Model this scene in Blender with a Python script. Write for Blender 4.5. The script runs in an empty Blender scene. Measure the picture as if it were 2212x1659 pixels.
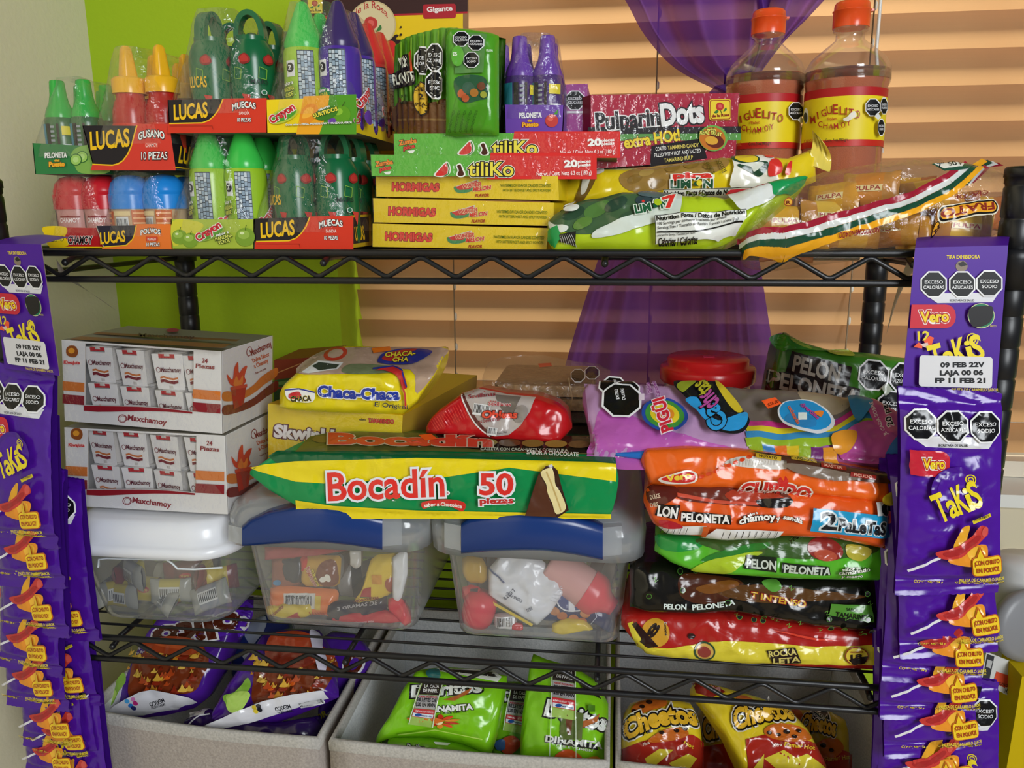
import bpy, bmesh, math, random
from mathutils import Vector as V, Matrix, noise
from mathutils.geometry import tessellate_polygon
random.seed(7)
S = bpy.context.scene
COL = S.collection
# ---------------------------------------------------------------- camera, world, lights, exposure
FPX = 1720.2
CAM = V((0.12889, -0.68345, 0.03434))
YAW, PIT, ROL = -0.12757, 0.21362, -0.00579
_f = V((math.sin(YAW)*math.cos(PIT), math.cos(YAW)*math.cos(PIT), -math.sin(PIT)))
_r0 = V((math.cos(YAW), -math.sin(YAW), 0)); _u0 = _r0.cross(_f)
_r = math.cos(ROL)*_r0 + math.sin(ROL)*_u0
_u = -math.sin(ROL)*_r0 + math.cos(ROL)*_u0
cd = bpy.data.cameras.new('camera'); cam = bpy.data.objects.new('camera', cd); COL.objects.link(cam)
cd.sensor_width = 36.0; cd.lens = FPX/2212*36.0; cd.clip_start = 0.02
cam.matrix_world = Matrix(((_r.x, _u.x, -_f.x, CAM.x), (_r.y, _u.y, -_f.y, CAM.y), (_r.z, _u.z, -_f.z, CAM.z), (0, 0, 0, 1)))
S.camera = cam
vs = S.view_settings
vs.view_transform = 'Standard'; vs.look = 'None'; vs.gamma = 1.0; vs.use_curve_mapping = False
vs.exposure = 0.0
W = bpy.data.worlds.new('world'); S.world = W; W.use_nodes = True
W.node_tree.nodes['Background'].inputs[0].default_value = (0.80, 0.88, 1.0, 1)
W.node_tree.nodes['Background'].inputs[1].default_value = 0.11
def area(name, loc, aim, sx, sy, power, color):
    l = bpy.data.lights.new(name, 'AREA'); l.shape = 'RECTANGLE'; l.size = sx; l.size_y = sy
    l.energy = power; l.color = color
    o = bpy.data.objects.new(name, l); COL.objects.link(o); o.location = loc
    d = V(aim)-V(loc); o.rotation_euler = d.to_track_quat('-Z', 'Y').to_euler()
    return o
area('window_light', (1.25, -2.0, 0.55), (0.1, 0.1, -0.15), 0.7, 1.3, 47, (0.93, 0.97, 1.0))
area('left_fill_light', (-1.3, -2.1, 0.35), (-0.05, 0.1, -0.3), 0.8, 1.5, 54, (0.86, 0.90, 1.0))  # cool fill lamp added at the left front to brighten it, no actual doorway
area('outdoor_daylight', (0.45, 0.96, 1.42), (0.45, 0.58, 0.0), 3.0, 0.6, 290, (1.0, 0.90, 0.72))
# ---------------------------------------------------------------- projection helpers
def ray(x, y): return _f + (x-1106)/FPX*_r - (y-829.5)/FPX*_u
def atY(x, y, Y): d = ray(x, y); return CAM + d*((Y-CAM.y)/d.y)
def atZ(x, y, Z): d = ray(x, y); return CAM + d*((Z-CAM.z)/d.z)
def onpl(x, y, P, N): d = ray(x, y); return CAM + d*((P-CAM).dot(N)/d.dot(N))
def topx(P): d = P-CAM; z = d.dot(_f); return (1106+FPX*d.dot(_r)/z, 829.5-FPX*d.dot(_u)/z)
# ---------------------------------------------------------------- materials
def lin(h):
    h = h.lstrip('#'); o = []
    for i in (0, 2, 4):
        c = int(h[i:i+2], 16)/255; o.append(c/12.92 if c <= .04045 else ((c+.055)/1.055)**2.4)
    return o
_mats = {}
def nd(m, t, **kw):
    n = m.node_tree.nodes.new(t)
    for k, v in kw.items(): setattr(n, k, v)
    return n
def M(h, kind='paper'):
    key = (h, kind)
    if key in _mats: return _mats[key]
    m = bpy.data.materials.new(kind+'_'+h); _mats[key] = m; m.use_nodes = True
    nt = m.node_tree; b = nt.nodes['Principled BSDF']; L = nt.links.new
    c = lin(h); b.inputs['Base Color'].default_value = (*c, 1)
    def bump(scale, strength, detail=3, dist=.002):
        tc = nd(m, 'ShaderNodeTexCoord'); n = nd(m, 'ShaderNodeTexNoise'); n.inputs['Scale'].default_value = scale; n.inputs['Detail'].default_value = detail
        bp = nd(m, 'ShaderNodeBump'); bp.inputs['Strength'].default_value = strength; bp.inputs['Distance'].default_value = dist
        L(tc.outputs['Object'], n.inputs['Vector']); L(n.outputs['Fac'], bp.inputs['Height']); L(bp.outputs[0], b.inputs['Normal'])
        return n, bp
    R = {'paper': .5, 'print': .42, 'plastic': .25, 'foil': .3, 'bag': .19, 'metal': .38, 'matte': .8, 'wall': .85, 'cloth': .9}.get(kind, .5)
    b.inputs['Roughness'].default_value = R
    b.inputs['Specular IOR Level'].default_value = {'matte': .2, 'wall': .25, 'cloth': .15, 'print': .3}.get(kind, .5)
    if kind == 'bag':
        n, bp = bump(30, .42, 3, .003); n.inputs['Distortion'].default_value = .9
    if kind == 'wall': bump(140, .25, 4, .002)
    if kind == 'shrink':                      # clear shrink wrap over a printed carton
        pass
    if kind in ('film', 'clear', 'haze', 'pet'):
        tr = nd(m, 'ShaderNodeBsdfTransparent'); gl = nd(m, 'ShaderNodeBsdfGlossy'); gl.inputs['Roughness'].default_value = .12
        df = nd(m, 'ShaderNodeBsdfDiffuse'); df.inputs['Color'].default_value = (*c, 1)
        mx = nd(m, 'ShaderNodeMixShader'); m2 = nd(m, 'ShaderNodeMixShader')
        fr = nd(m, 'ShaderNodeLayerWeight'); fr.inputs['Blend'].default_value = .35
        fac = nd(m, 'ShaderNodeMath', operation='MULTIPLY_ADD')
        k = {'film': (.30, .05), 'clear': (.5, .05), 'haze': (.5, .05), 'pet': (.45, .06)}[kind]
        fac.inputs[1].default_value, fac.inputs[2].default_value = k
        L(fr.outputs['Facing'], fac.inputs[0]); L(fac.outputs[0], m2.inputs[0])
        mx.inputs[0].default_value = {'film': .014, 'clear': .05, 'haze': .26, 'pet': .02}[kind]
        if kind in ('clear', 'haze'):             # moulded plastic: whiter where seen edge-on, lets light through
            f2 = nd(m, 'ShaderNodeMath', operation='MULTIPLY_ADD'); f2.inputs[1].default_value, f2.inputs[2].default_value = {'clear': (.5, .10), 'haze': (.45, .40)}[kind]
            L(fr.outputs['Facing'], f2.inputs[0]); L(f2.outputs[0], mx.inputs[0])
            tl = nd(m, 'ShaderNodeBsdfTranslucent'); tl.inputs['Color'].default_value = (*c, 1); ad = nd(m, 'ShaderNodeMixShader'); ad.inputs[0].default_value = .4
            L(df.outputs[0], ad.inputs[1]); L(tl.outputs[0], ad.inputs[2]); df = ad
        L(tr.outputs[0], mx.inputs[1]); L(df.outputs[0], mx.inputs[2]); L(mx.outputs[0], m2.inputs[1]); L(gl.outputs[0], m2.inputs[2])
        L(m2.outputs[0], nt.nodes['Material Output'].inputs[0])
        if kind in ('film',):
            n, bp = bump(120, .8, 4, .004)
            L(bp.outputs[0], gl.inputs['Normal'])
        m.node_tree.nodes.remove(b)
    if kind == 'tint':                        # coloured see-through film
        tr = nd(m, 'ShaderNodeBsdfTransparent'); tr.inputs['Color'].default_value = (*c, 1)
        mx = nd(m, 'ShaderNodeMixShader'); mx.inputs[0].default_value = .62
        n, bp = bump(60, .5, 2, .003)
        L(b.outputs[0], mx.inputs[1]); L(tr.outputs[0], mx.inputs[2]); L(mx.outputs[0], nt.nodes['Material Output'].inputs[0])
    if kind == 'slat':
        t = nd(m, 'ShaderNodeBsdfTranslucent'); t.inputs['Color'].default_value = (.84, .55, .29, 1)
        mx = nd(m, 'ShaderNodeMixShader'); mx.inputs[0].default_value = .5
        tc = nd(m, 'ShaderNodeTexCoord'); mp = nd(m, 'ShaderNodeMapping'); mp.inputs['Scale'].default_value = (3, 3, 260)
        n = nd(m, 'ShaderNodeTexNoise'); n.inputs['Scale'].default_value = 2.2; n.inputs['Detail'].default_value = 2
        cr = nd(m, 'ShaderNodeMix', data_type='RGBA'); cr.inputs['A'].default_value = (*[q*.9 for q in c], 1); cr.inputs['B'].default_value = (*[min(1, q*1.08) for q in c], 1)
        L(tc.outputs['Object'], mp.inputs[0]); L(mp.outputs[0], n.inputs['Vector']); L(n.outputs['Fac'], cr.inputs['Factor']); L(cr.outputs['Result'], b.inputs['Base Color'])
        b.inputs['Roughness'].default_value = .5
        L(b.outputs[0], mx.inputs[1]); L(t.outputs[0], mx.inputs[2]); L(mx.outputs[0], nt.nodes['Material Output'].inputs[0])
    if kind == 'sheer':
        t = nd(m, 'ShaderNodeBsdfTranslucent'); t.inputs['Color'].default_value = (*[min(1, q*1.6) for q in c], 1)
        tr = nd(m, 'ShaderNodeBsdfTransparent'); tr.inputs['Color'].default_value = (.80, .62, .86, 1)
        mx = nd(m, 'ShaderNodeMixShader'); mx.inputs[0].default_value = .45
        m2 = nd(m, 'ShaderNodeMixShader'); m2.inputs[0].default_value = .16
        b.inputs['Roughness'].default_value = .7
        L(b.outputs[0], mx.inputs[1]); L(t.outputs[0], mx.inputs[2]); L(mx.outputs[0], m2.inputs[1]); L(tr.outputs[0], m2.inputs[2])
        L(m2.outputs[0], nt.nodes['Material Output'].inputs[0])
    if kind == 'linen':
        tc = nd(m, 'ShaderNodeTexCoord'); w = nd(m, 'ShaderNodeTexWave'); w.inputs['Scale'].default_value = 320; w.inputs['Distortion'].default_value = 6; w.inputs['Detail'].default_value = 3
        n = nd(m, 'ShaderNodeTexNoise'); n.inputs['Scale'].default_value = 420; n.inputs['Detail'].default_value = 2
        cr = nd(m, 'ShaderNodeMix', data_type='RGBA'); cr.inputs['A'].default_value = (*[q*.62 for q in c], 1); cr.inputs['B'].default_value = (*[min(1, q*1.35) for q in c], 1)
        L(tc.outputs['Object'], n.inputs['Vector']); L(tc.outputs['Object'], w.inputs['Vector']); L(n.outputs['Fac'], cr.inputs['Factor']); L(cr.outputs['Result'], b.inputs['Base Color'])
        bp = nd(m, 'ShaderNodeBump'); bp.inputs['Strength'].default_value = .5; bp.inputs['Distance'].default_value = .001
        L(n.outputs['Fac'], bp.inputs['Height']); L(bp.outputs[0], b.inputs['Normal']); b.inputs['Roughness'].default_value = .95
    if kind == 'powder':
        n, bp = bump(900, .7, 2, .001)
        b.inputs['Roughness'].default_value = .9
    if kind == 'crumb':
        n, bp = bump(160, .8, 4, .003)
        cr = nd(m, 'ShaderNodeMix', data_type='RGBA'); cr.inputs['A'].default_value = (*[q*.35 for q in c], 1); cr.inputs['B'].default_value = (*[min(1, q*1.5) for q in c], 1)
        L(n.outputs['Fac'], cr.inputs['Factor']); L(cr.outputs['Result'], b.inputs['Base Color'])
    return m
# ---------------------------------------------------------------- mesh collector
class MB:
    def __init__(s): s.v = []; s.f = []; s.fm = []; s.sm = []; s.mats = []
    def mi(s, m):
        if m not in s.mats: s.mats.append(m)
        return s.mats.index(m)
    def add(s, pts, faces, m, smooth=False):
        o = len(s.v); s.v += [V(p) for p in pts]; k = s.mi(m)
        for f in faces: s.f.append([o+i for i in f]); s.fm.append(k); s.sm.append(smooth)
    def quad(s, a, b, c, d, m): s.add([a, b, c, d], [(0, 1, 2, 3)], m)
    def box(s, a, b, m, mf=None):
        s.obox(V((a[0], a[1], a[2])), V((b[0]-a[0], 0, 0)), V((0, b[1]-a[1], 0)), V((0, 0, b[2]-a[2])), m, mf)
    def obox(s, P, ax, ay, az, m, mf=None):   # faces: front(-ay) back right left top bottom
        mf = mf or {}
        c = [P, P+ax, P+ax+ay, P+ay, P+az, P+ax+az, P+ax+ay+az, P+ay+az]
        for n, q in (('front', (0, 1, 5, 4)), ('right', (1, 2, 6, 5)), ('back', (2, 3, 7, 6)), ('left', (3, 0, 4, 7)), ('top', (4, 5, 6, 7)), ('bottom', (3, 2, 1, 0))):
            if n in mf and mf[n] is None: continue
            s.quad(*[c[i] for i in q], mf.get(n, m))
    def grid(s, rows, m, closed=False, smooth=True, flip=False):
        n = len(rows[0]); pts = [p for r in rows for p in r]; F = []
        for i in range(len(rows)-1):
            for j in range(n if closed else n-1):
                a = i*n+j; b = i*n+(j+1) % n; q = (a, b, b+n, a+n)
                F.append(q[::-1] if flip else q)
        s.add(pts, F, m, smooth)
    def lathe(s, prof, m, n=24, c=(0, 0, 0), T=None, capb=True, capt=True, sy=1.0):
        c = V(c); rows = []
        for r, z in prof:
            row = []
            for k in range(n):
                a = 2*math.pi*k/n; p = V((r*math.cos(a), r*math.sin(a)*sy, z)); row.append((T @ p if T else p)+c)
            rows.append(row)
        s.grid(rows, m, closed=True)
        for cap, row, fl in ((capb, rows[0], True), (capt, rows[-1], False)):
            if cap: s.add(row, [tuple(range(n))[::-1] if fl else tuple(range(n))], m)
    def tube(s, path, r, m, n=8, closed=False):
        path = [V(p) for p in path]; N = len(path); rows = []; prev = None
        for i, p in enumerate(path):
            a = path[(i-1) % N] if (closed or i) else p; b = path[(i+1) % N] if (closed or i < N-1) else p
            t = (b-a).normalized()
            if prev is None: prev = t.orthogonal().normalized()
            e = (prev-t*prev.dot(t)); e = e.normalized() if e.length > 1e-6 else t.orthogonal().normalized(); prev = e; g = t.cross(e)
            rr = r[i] if isinstance(r, (list, tuple)) else r
            rows.append([p+(e*math.cos(2*math.pi*k/n)+g*math.sin(2*math.pi*k/n))*rr for k in range(n)])
        if closed: rows.append(rows[0])
        s.grid(rows, m, closed=True)
        if not closed:
            s.add(rows[0], [tuple(range(n))[::-1]], m); s.add(rows[-1], [tuple(range(n))], m)
    def ball(s, c, r, m, n=12, sc=(1, 1, 1)):
        pr = []
        for i in range(n//2+1):
            a = -math.pi/2+math.pi*i/(n//2); pr.append((max(1e-5, r*math.cos(a)), r*math.sin(a)))
        s.lathe(pr, m, n, (0, 0, 0), Matrix.Translation(V(c)) @ Matrix.Diagonal((*sc, 1)), False, False)
    def build(s, name, parent=None, org=None):
        me = bpy.data.meshes.new(name)
        o = V(org) if org is not None else (parent['_b'] if parent is not None and '_b' in parent else V((0, 0, 0)))
        o = V(o)
        me.from_pydata([p-o for p in s.v], [], s.f)
        for m in s.mats: me.materials.append(m)
        me.polygons.foreach_set('material_index', s.fm); me.polygons.foreach_set('use_smooth', s.sm); me.update()
        ob = bpy.data.objects.new(name, me); COL.objects.link(ob)
        if parent is not None:
            ob.parent = parent
            if '_b' in parent: ob['_b'] = parent['_b']
        elif org is not None: ob.location = o
        if parent is not None and parent.type == 'MESH': ob.location = (0, 0, 0)
        ALL.append(ob)
        return ob
ALL = []
def root(name, label, cat, loc, group=None):
    o = bpy.data.objects.new(name, None); COL.objects.link(o); o.location = loc; o['_b'] = tuple(loc)
    o['label'] = label; o['category'] = cat; o.empty_display_size = .02
    if group: o['group'] = group
    return o
def tag(o, label, cat, group=None, kind=None):
    if label: o['label'] = label
    if cat: o['category'] = cat
    if group: o['group'] = group
    if kind: o['kind'] = kind
    return o
def dup(o, loc=None, rz=None, label=None, parent=None, group=None):
    c = o.copy(); COL.objects.link(c)
    if parent is not None: c.parent = parent; c.matrix_parent_inverse = Matrix()
    if loc is not None: c.location = loc
    if rz is not None: c.rotation_euler = (0, 0, rz)
    if label: c['label'] = label
    if group: c['group'] = group
    for ch in o.children: dup(ch, parent=c)
    return c
# ---------------------------------------------------------------- printed artwork laid on a surface
_tx = {}
def textmesh(body, off, sh):
    k = (body, off, sh)
    if k in _tx: return _tx[k]
    cu = bpy.data.curves.new('t', 'FONT'); cu.body = body; cu.size = 1.0; cu.offset = off; cu.shear = sh; cu.resolution_u = 3
    ob = bpy.data.objects.new('t', cu); COL.objects.link(ob)
    me = bpy.data.meshes.new_from_object(ob); me.calc_loop_triangles()
    P = [(v.co.x, v.co.y) for v in me.vertices]; T = [tuple(t.vertices) for t in me.loop_triangles]
    bpy.data.objects.remove(ob); bpy.data.curves.remove(cu); bpy.data.meshes.remove(me)
    _tx[k] = (P, T); return _tx[k]
CAPH = 0.73
class Art:
    """flat shapes drawn in the mapping's own 2D coordinates (y down) and laid on the surface mp(x, y, h)"""
    def __init__(s, mb, mp, step=1e9, h=.00022, dh=.00012, kind='print'):
        s.mb, s.mp, s.step, s.h, s.dh, s.kind = mb, mp, step, h, dh, kind
    def tris(s, P, T, color, kind=None, smooth=None):
        out = []; st2 = s.step*s.step
        idx = {}; pts = []
        def vid(p):
            k = (round(p[0], 3), round(p[1], 3))
            if k not in idx: idx[k] = len(pts); pts.append(p)
            return idx[k]
        stack = [(P[a], P[b], P[c]) for a, b, c in T]
        while stack:
            a, b, c = stack.pop()
            l = [((a[0]-b[0])**2+(a[1]-b[1])**2), ((b[0]-c[0])**2+(b[1]-c[1])**2), ((c[0]-a[0])**2+(c[1]-a[1])**2)]
            m = max(l)
            if m <= st2: out.append((vid(a), vid(b), vid(c))); continue
            i = l.index(m); a, b, c = ((a, b, c), (b, c, a), (c, a, b))[i]
            q = ((a[0]+b[0])/2, (a[1]+b[1])/2); stack += [(a, q, c), (q, b, c)]
        W3 = [s.mp(p[0], p[1], s.h) for p in pts]
        F = []
        for f in out:
            if len(set(f)) < 3: continue
            F.append(f)
        s.mb.add(W3, F, color if not isinstance(color, str) else M(color, kind or s.kind), s.step < 1e8 if smooth is None else smooth)
    def poly(s, pts, color, kind=None):
        T = tessellate_polygon([[V((p[0], p[1], 0)) for p in pts]])
        s.tris(pts, T, color, kind); s.h += s.dh
    def rect(s, x0, y0, x1, y1, color, kind=None): s.poly([(x0, y0), (x1, y0), (x1, y1), (x0, y1)], color, kind)
    def rrect(s, x0, y0, x1, y1, r, color, rot=0, kind=None):
        P = []
        for cx, cy, a0 in ((x1-r, y0+r, -90), (x1-r, y1-r, 0), (x0+r, y1-r, 90), (x0+r, y0+r, 180)):
            for k in range(5): a = math.radians(a0+k*22.5); P.append((cx+r*math.cos(a), cy+r*math.sin(a)))
        s.poly(s.rot(P, (x0+x1)/2, (y0+y1)/2, rot), color, kind)
    def rot(s, P, cx, cy, deg):
        if not deg: return P
        c, q = math.cos(math.radians(deg)), math.sin(math.radians(deg))
        return [(cx+(x-cx)*c-(y-cy)*q, cy+(x-cx)*q+(y-cy)*c) for x, y in P]
    def ell(s, cx, cy, rx, ry, color, rot=0, n=24, kind=None):
        s.poly(s.rot([(cx+rx*math.cos(2*math.pi*k/n), cy+ry*math.sin(2*math.pi*k/n)) for k in range(n)], cx, cy, rot), color, kind)
    def blob(s, pts, color, kind=None, k=4):
        n = len(pts); P = []
        for i in range(n):
            p0, p1, p2, p3 = pts[i-1], pts[i], pts[(i+1) % n], pts[(i+2) % n]
            for j in range(k):
                t = j/k
                P.append(tuple(.5*((2*p1[q])+(-p0[q]+p2[q])*t+(2*p0[q]-5*p1[q]+4*p2[q]-p3[q])*t*t+(-p0[q]+3*p1[q]-3*p2[q]+p3[q])*t**3) for q in (0, 1)))
        s.poly(P, color, kind)
    def line(s, pts, w, color, kind=None):
        h = s.h
        for a, b in zip(pts[:-1], pts[1:]):
            d = math.hypot(b[0]-a[0], b[1]-a[1]) or 1; nx, ny = -(b[1]-a[1])/d*w/2, (b[0]-a[0])/d*w/2; s.h = h
            s.poly([(a[0]+nx, a[1]+ny), (b[0]+nx, b[1]+ny), (b[0]-nx, b[1]-ny), (a[0]-nx, a[1]-ny)], color, kind)
        s.h = h+s.dh
    def text(s, body, p0, p1, h, color, o=0.012, ol=None, arc=0, sh=0, ol2=None, kind=None, flip=False):
        """fit text between baseline ends p0 and p1 with cap height h; ol=(color, offset)"""
        base = textmesh(body, 0.0, sh)[0]
        if not base: return
        x0 = min(p[0] for p in base); x1 = max(p[0] for p in base)
        dx, dy = p1[0]-p0[0], p1[1]-p0[1]; L = math.hypot(dx, dy) or 1; ex, ey = dx/L, dy/L
        nx, ny = ey, -ex                        # 'up' of the text on a y-down sheet
        if flip: nx, ny = -nx, -ny
        sx = L/(x1-x0); sy = h/CAPH
        lay = [(color, o)]
        if ol: lay.insert(0, ol)
        if ol2: lay.insert(0, ol2)
        for c, off in lay:
            P, T = textmesh(body, round(off, 3), sh)
            Q = []
            for x, y in P:
                t = (x-x0)*sx; v = y*sy; w = t/L*2-1; v += arc*(1-w*w)
                Q.append((p0[0]+ex*t+nx*v, p0[1]+ey*t+ny*v))
            s.tris(Q, T, c, kind, s.step < 1e8); s.h += s.dh
    def octo(s, cx, cy, r, l1='EXCESO', l2='SODIO', rot=0, sx=1.0, ink='#e8e8ea'):
        def oc(q): return s.rot([(cx+sx*q*math.cos(math.radians(22.5+45*k)), cy+q*math.sin(math.radians(22.5+45*k))) for k in range(8)], cx, cy, rot)
        s.poly(oc(r*1.1), '#ececee'); s.poly(oc(r*.98), '#121214')
        if l1:
            for t, yo in ((l1, -.06), (l2, .34)):
                w = min(.8, .115*len(t))*r*sx; a, b = s.rot([(cx-w, cy+yo*r), (cx+w, cy+yo*r)], cx, cy, rot)
                s.text(t, a, b, r*.26, ink, .012)
    def bars(s, x0, y0, x1, y1, n=18, bg='#dcdcdc', rot=0):
        cx, cy = (x0+x1)/2, (y0+y1)/2; h = s.h
        s.poly(s.rot([(x0, y0), (x1, y0), (x1, y1), (x0, y1)], cx, cy, rot), bg); h = s.h; w = (x1-x0)/(n*1.15+1); x = x0+w*.7; rr = random.Random(n)
        for i in range(n):
            q = w*rr.choice((.3, .45, .75)); s.h = h
            s.poly(s.rot([(x, y0+(y1-y0)*.08), (x+q, y0+(y1-y0)*.08), (x+q, y1-(y1-y0)*.2), (x, y1-(y1-y0)*.2)], cx, cy, rot), '#16161a'); x += w*1.15
        s.h = h+s.dh
def planemap(P, N):
    P, N = V(P), V(N).normalized()
    if (CAM-P).dot(N) < 0: N = -N
    return lambda x, y, h: onpl(x, y, P, N)+N*h
def cylmap(cx, cy, r):
    """pixel -> near side of an upright cylinder"""
    def mp(x, y, h):
        d = ray(x, y); R = r+h; ox, oy = CAM.x-cx, CAM.y-cy
        a = d.x*d.x+d.y*d.y; b = 2*(ox*d.x+oy*d.y); c = ox*ox+oy*oy-R*R; D = b*b-4*a*c
        t = (-b-math.sqrt(max(D, 0)))/(2*a); return CAM+d*t
    return mp
def lerp(a, b, t): return a+(b-a)*t
def interp(P, x):
    if x <= P[0][0]: return P[0][1]
    for a, b in zip(P[:-1], P[1:]):
        if x <= b[0]: return a[1]+(b[1]-a[1])*(x-a[0])/max(1e-9, b[0]-a[0])
    return P[-1][1]
class Bag:
    """soft pack: outline given by its top and bottom edges, puffed out from plane (P, N), closed behind"""
    def __init__(s, top, bot, P, N=None, T=.02, back=.02, mat=None, pu=6, pv=3, wr=.0012, seed=0, wl=40, ang=0, step=7, cols=None, backmat=None, bd=None, crimp=0, P2=None, N2=None, soft=.004):
        s.top, s.bot, s.ang = top, bot, ang; xs = [p[0] for p in top+bot]; ys = [p[1] for p in top+bot]
        s.x0, s.x1 = max(top[0][0], bot[0][0]), min(top[-1][0], bot[-1][0]); s.P = V(P)
        s.x0, s.x1 = min(xs), max(xs); s.c = (sum(xs)/len(xs), sum(ys)/len(ys))
        N = V(N).normalized() if N else (CAM-s.P).normalized()
        if (CAM-s.P).dot(N) < 0: N = -N
        s.N0 = (CAM-s.P).normalized(); s.P2 = V(P2) if P2 is not None else None; s.N2 = V(N2).normalized() if N2 else None; s.soft = soft
        s.N, s.T, s.pu, s.pv, s.wr, s.seed, s.wl, s.crimp = N, T, pu, pv, wr, seed*7.31, wl, crimp
        nx = max(8, int((s.x1-s.x0)/step)); hmax = max(interp(bot, x)-interp(top, x) for x in [s.x0+(s.x1-s.x0)*k/20 for k in range(21)])
        ny = max(8, int(hmax/step)); s.mb = MB(); mat = mat or M('#cc2222', 'bag')
        xs = [s.x0+(s.x1-s.x0)*i/nx for i in range(nx+1)]
        fr = []; bk = []; bdir = V(bd) if bd else -N
        for j in range(ny+1):
            v = j/ny; row = []; rb = []
            for x in xs:
                y = lerp(interp(top, x), interp(bot, x), v); X, Y = s.un(x, y)
                row.append(s.map(X, Y, 0)); e = s.prof((x-s.x0)/(s.x1-s.x0), v)
                rb.append(s.base(X, Y)[0]+bdir*(back*e))
            fr.append(row); bk.append(rb)
        s.mb.grid(fr, mat, flip=True); s.mb.grid(bk, backmat or mat)
    def un(s, x, y):
        if not s.ang: return x, y
        c, q = math.cos(math.radians(s.ang)), math.sin(math.radians(s.ang)); dx, dy = x-s.c[0], y-s.c[1]
        return s.c[0]+dx*c-dy*q, s.c[1]+dx*q+dy*c
    def rt(s, x, y):
        if not s.ang: return x, y
        c, q = math.cos(math.radians(s.ang)), math.sin(math.radians(s.ang)); dx, dy = x-s.c[0], y-s.c[1]
        return s.c[0]+dx*c+dy*q, s.c[1]-dx*q+dy*c
    def prof(s, u, v):
        u = min(1, max(0, u)); v = min(1, max(0, v))
        a = max(0, 1-abs(2*u-1)**s.pu); b = max(0, 1-abs(2*v-1)**s.pv)
        return math.sqrt(a)*math.sqrt(b)
    def hh(s, X, Y):
        x, y = s.rt(X, Y); u = (x-s.x0)/(s.x1-s.x0); t, b = interp(s.top, x), interp(s.bot, x); v = (y-t)/max(1e-6, b-t)
        e = s.prof(u, v); h = s.T*e
        q = noise.noise(V((x/s.wl+s.seed, y/s.wl*1.2, s.seed)))+.5*noise.noise(V((x/s.wl*2.3, y/s.wl*2.1+s.seed, 3.1)))
        r = 1-2*abs(noise.noise(V((x/s.wl*.8+9+s.seed, y/s.wl*.5, 1.7)))); h += s.wr*(q+.6*r*r+.9*(.35-abs(noise.noise(V((x/s.wl*1.2+20, y/s.wl*1.7+s.seed, 5.5)))+.3*noise.noise(V((x/s.wl*3, y/s.wl*3.5, s.seed))))))*(e**.5)
        if s.crimp and (u < s.crimp or u > 1-s.crimp): h += .0005*math.sin(x*.9)
        return h
    def base(s, X, Y):
        if s.P2 is None: return onpl(X, Y, s.P, s.N), s.N
        d = ray(X, Y); a = (s.P-CAM).dot(s.N)/d.dot(s.N); b = (s.P2-CAM).dot(s.N2)/d.dot(s.N2)
        m = max(a, b); k = 1/s.soft; ea, eb = math.exp((a-m)*k), math.exp((b-m)*k)
        return CAM+d*(m+math.log(ea+eb)/k), (s.N*ea+s.N2*eb).normalized()
    def map(s, X, Y, h):
        p, n = s.base(X, Y)
        if s.P2 is not None: return p+s.N0*s.hh(X, Y)+n*h
        return p+n*(s.hh(X, Y)+h)
    def art(s, step=9, kind='bag'): return Art(s.mb, s.map, step, .0006, .00022, kind)
# ================================================================ setting
YW = 0.42; FLOOR = -1.35; WX0 = -0.262; WX1 = 1.5; WZ0 = -0.345; WZ1 = 0.75; XL = -0.605
mgreen = M('#a9c826', 'wall'); mcream = M('#e9e0c4', 'wall'); mwhite = M('#e8e6dd', 'paper'); mtrim = M('#d9cdb0', 'paper')
b = MB(); b.box((XL-.1, -2.6, FLOOR), (XL, YW+.2, 1.15), mcream); tag(b.build('wall_left'), None, None, kind='structure')
b = MB()
for a, c in (((XL, YW, FLOOR), (WX0, YW+.18, 1.15)), ((WX0, YW, FLOOR), (WX1, YW+.18, WZ0)), ((WX0, YW, WZ1), (WX1, YW+.18, 1.15)), ((WX1, YW, FLOOR), (2.2, YW+.18, 1.15))):
    b.box(a, c, mgreen)
tag(b.build('wall_back'), None, None, kind='structure')
b = MB(); b.box((XL-.1, -2.6, FLOOR-.05), (2.2, YW+.2, FLOOR), M('#b9a68a', 'paper')); tag(b.build('floor'), None, None, kind='structure')
b = MB()
fw = .045
for a, c in (((WX0, YW+.12, WZ0), (WX0+fw, YW+.16, WZ1)), ((WX1-fw, YW+.12, WZ0), (WX1, YW+.16, WZ1)), ((WX0, YW+.12, WZ0), (WX1, YW+.16, WZ0+fw)), ((WX0, YW+.12, WZ1-fw), (WX1, YW+.16, WZ1)), ((.6, YW+.12, WZ0), (.64, YW+.16, WZ1))):
    b.box(a, c, mwhite)
b.box((WX0, YW+.137, WZ0), (WX1, YW+.141, WZ1), M('#f4f8fa', 'clear'))
tag(b.build('window_1'), None, None, kind='structure')
b = MB(); b.box((WX0-.03, YW-.022, WZ0-.012), (WX1, YW+.12, WZ0+.006), mwhite); b.box((WX0-.02, YW-.014, WZ0-.075), (WX1, YW-.0005, WZ0-.012), mtrim)
b.box((WX0-.02, YW-.018, WZ0-.085), (WX1, YW-.0005, WZ0-.075), mtrim); tag(b.build('trim_1'), None, None, kind='structure')
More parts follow.
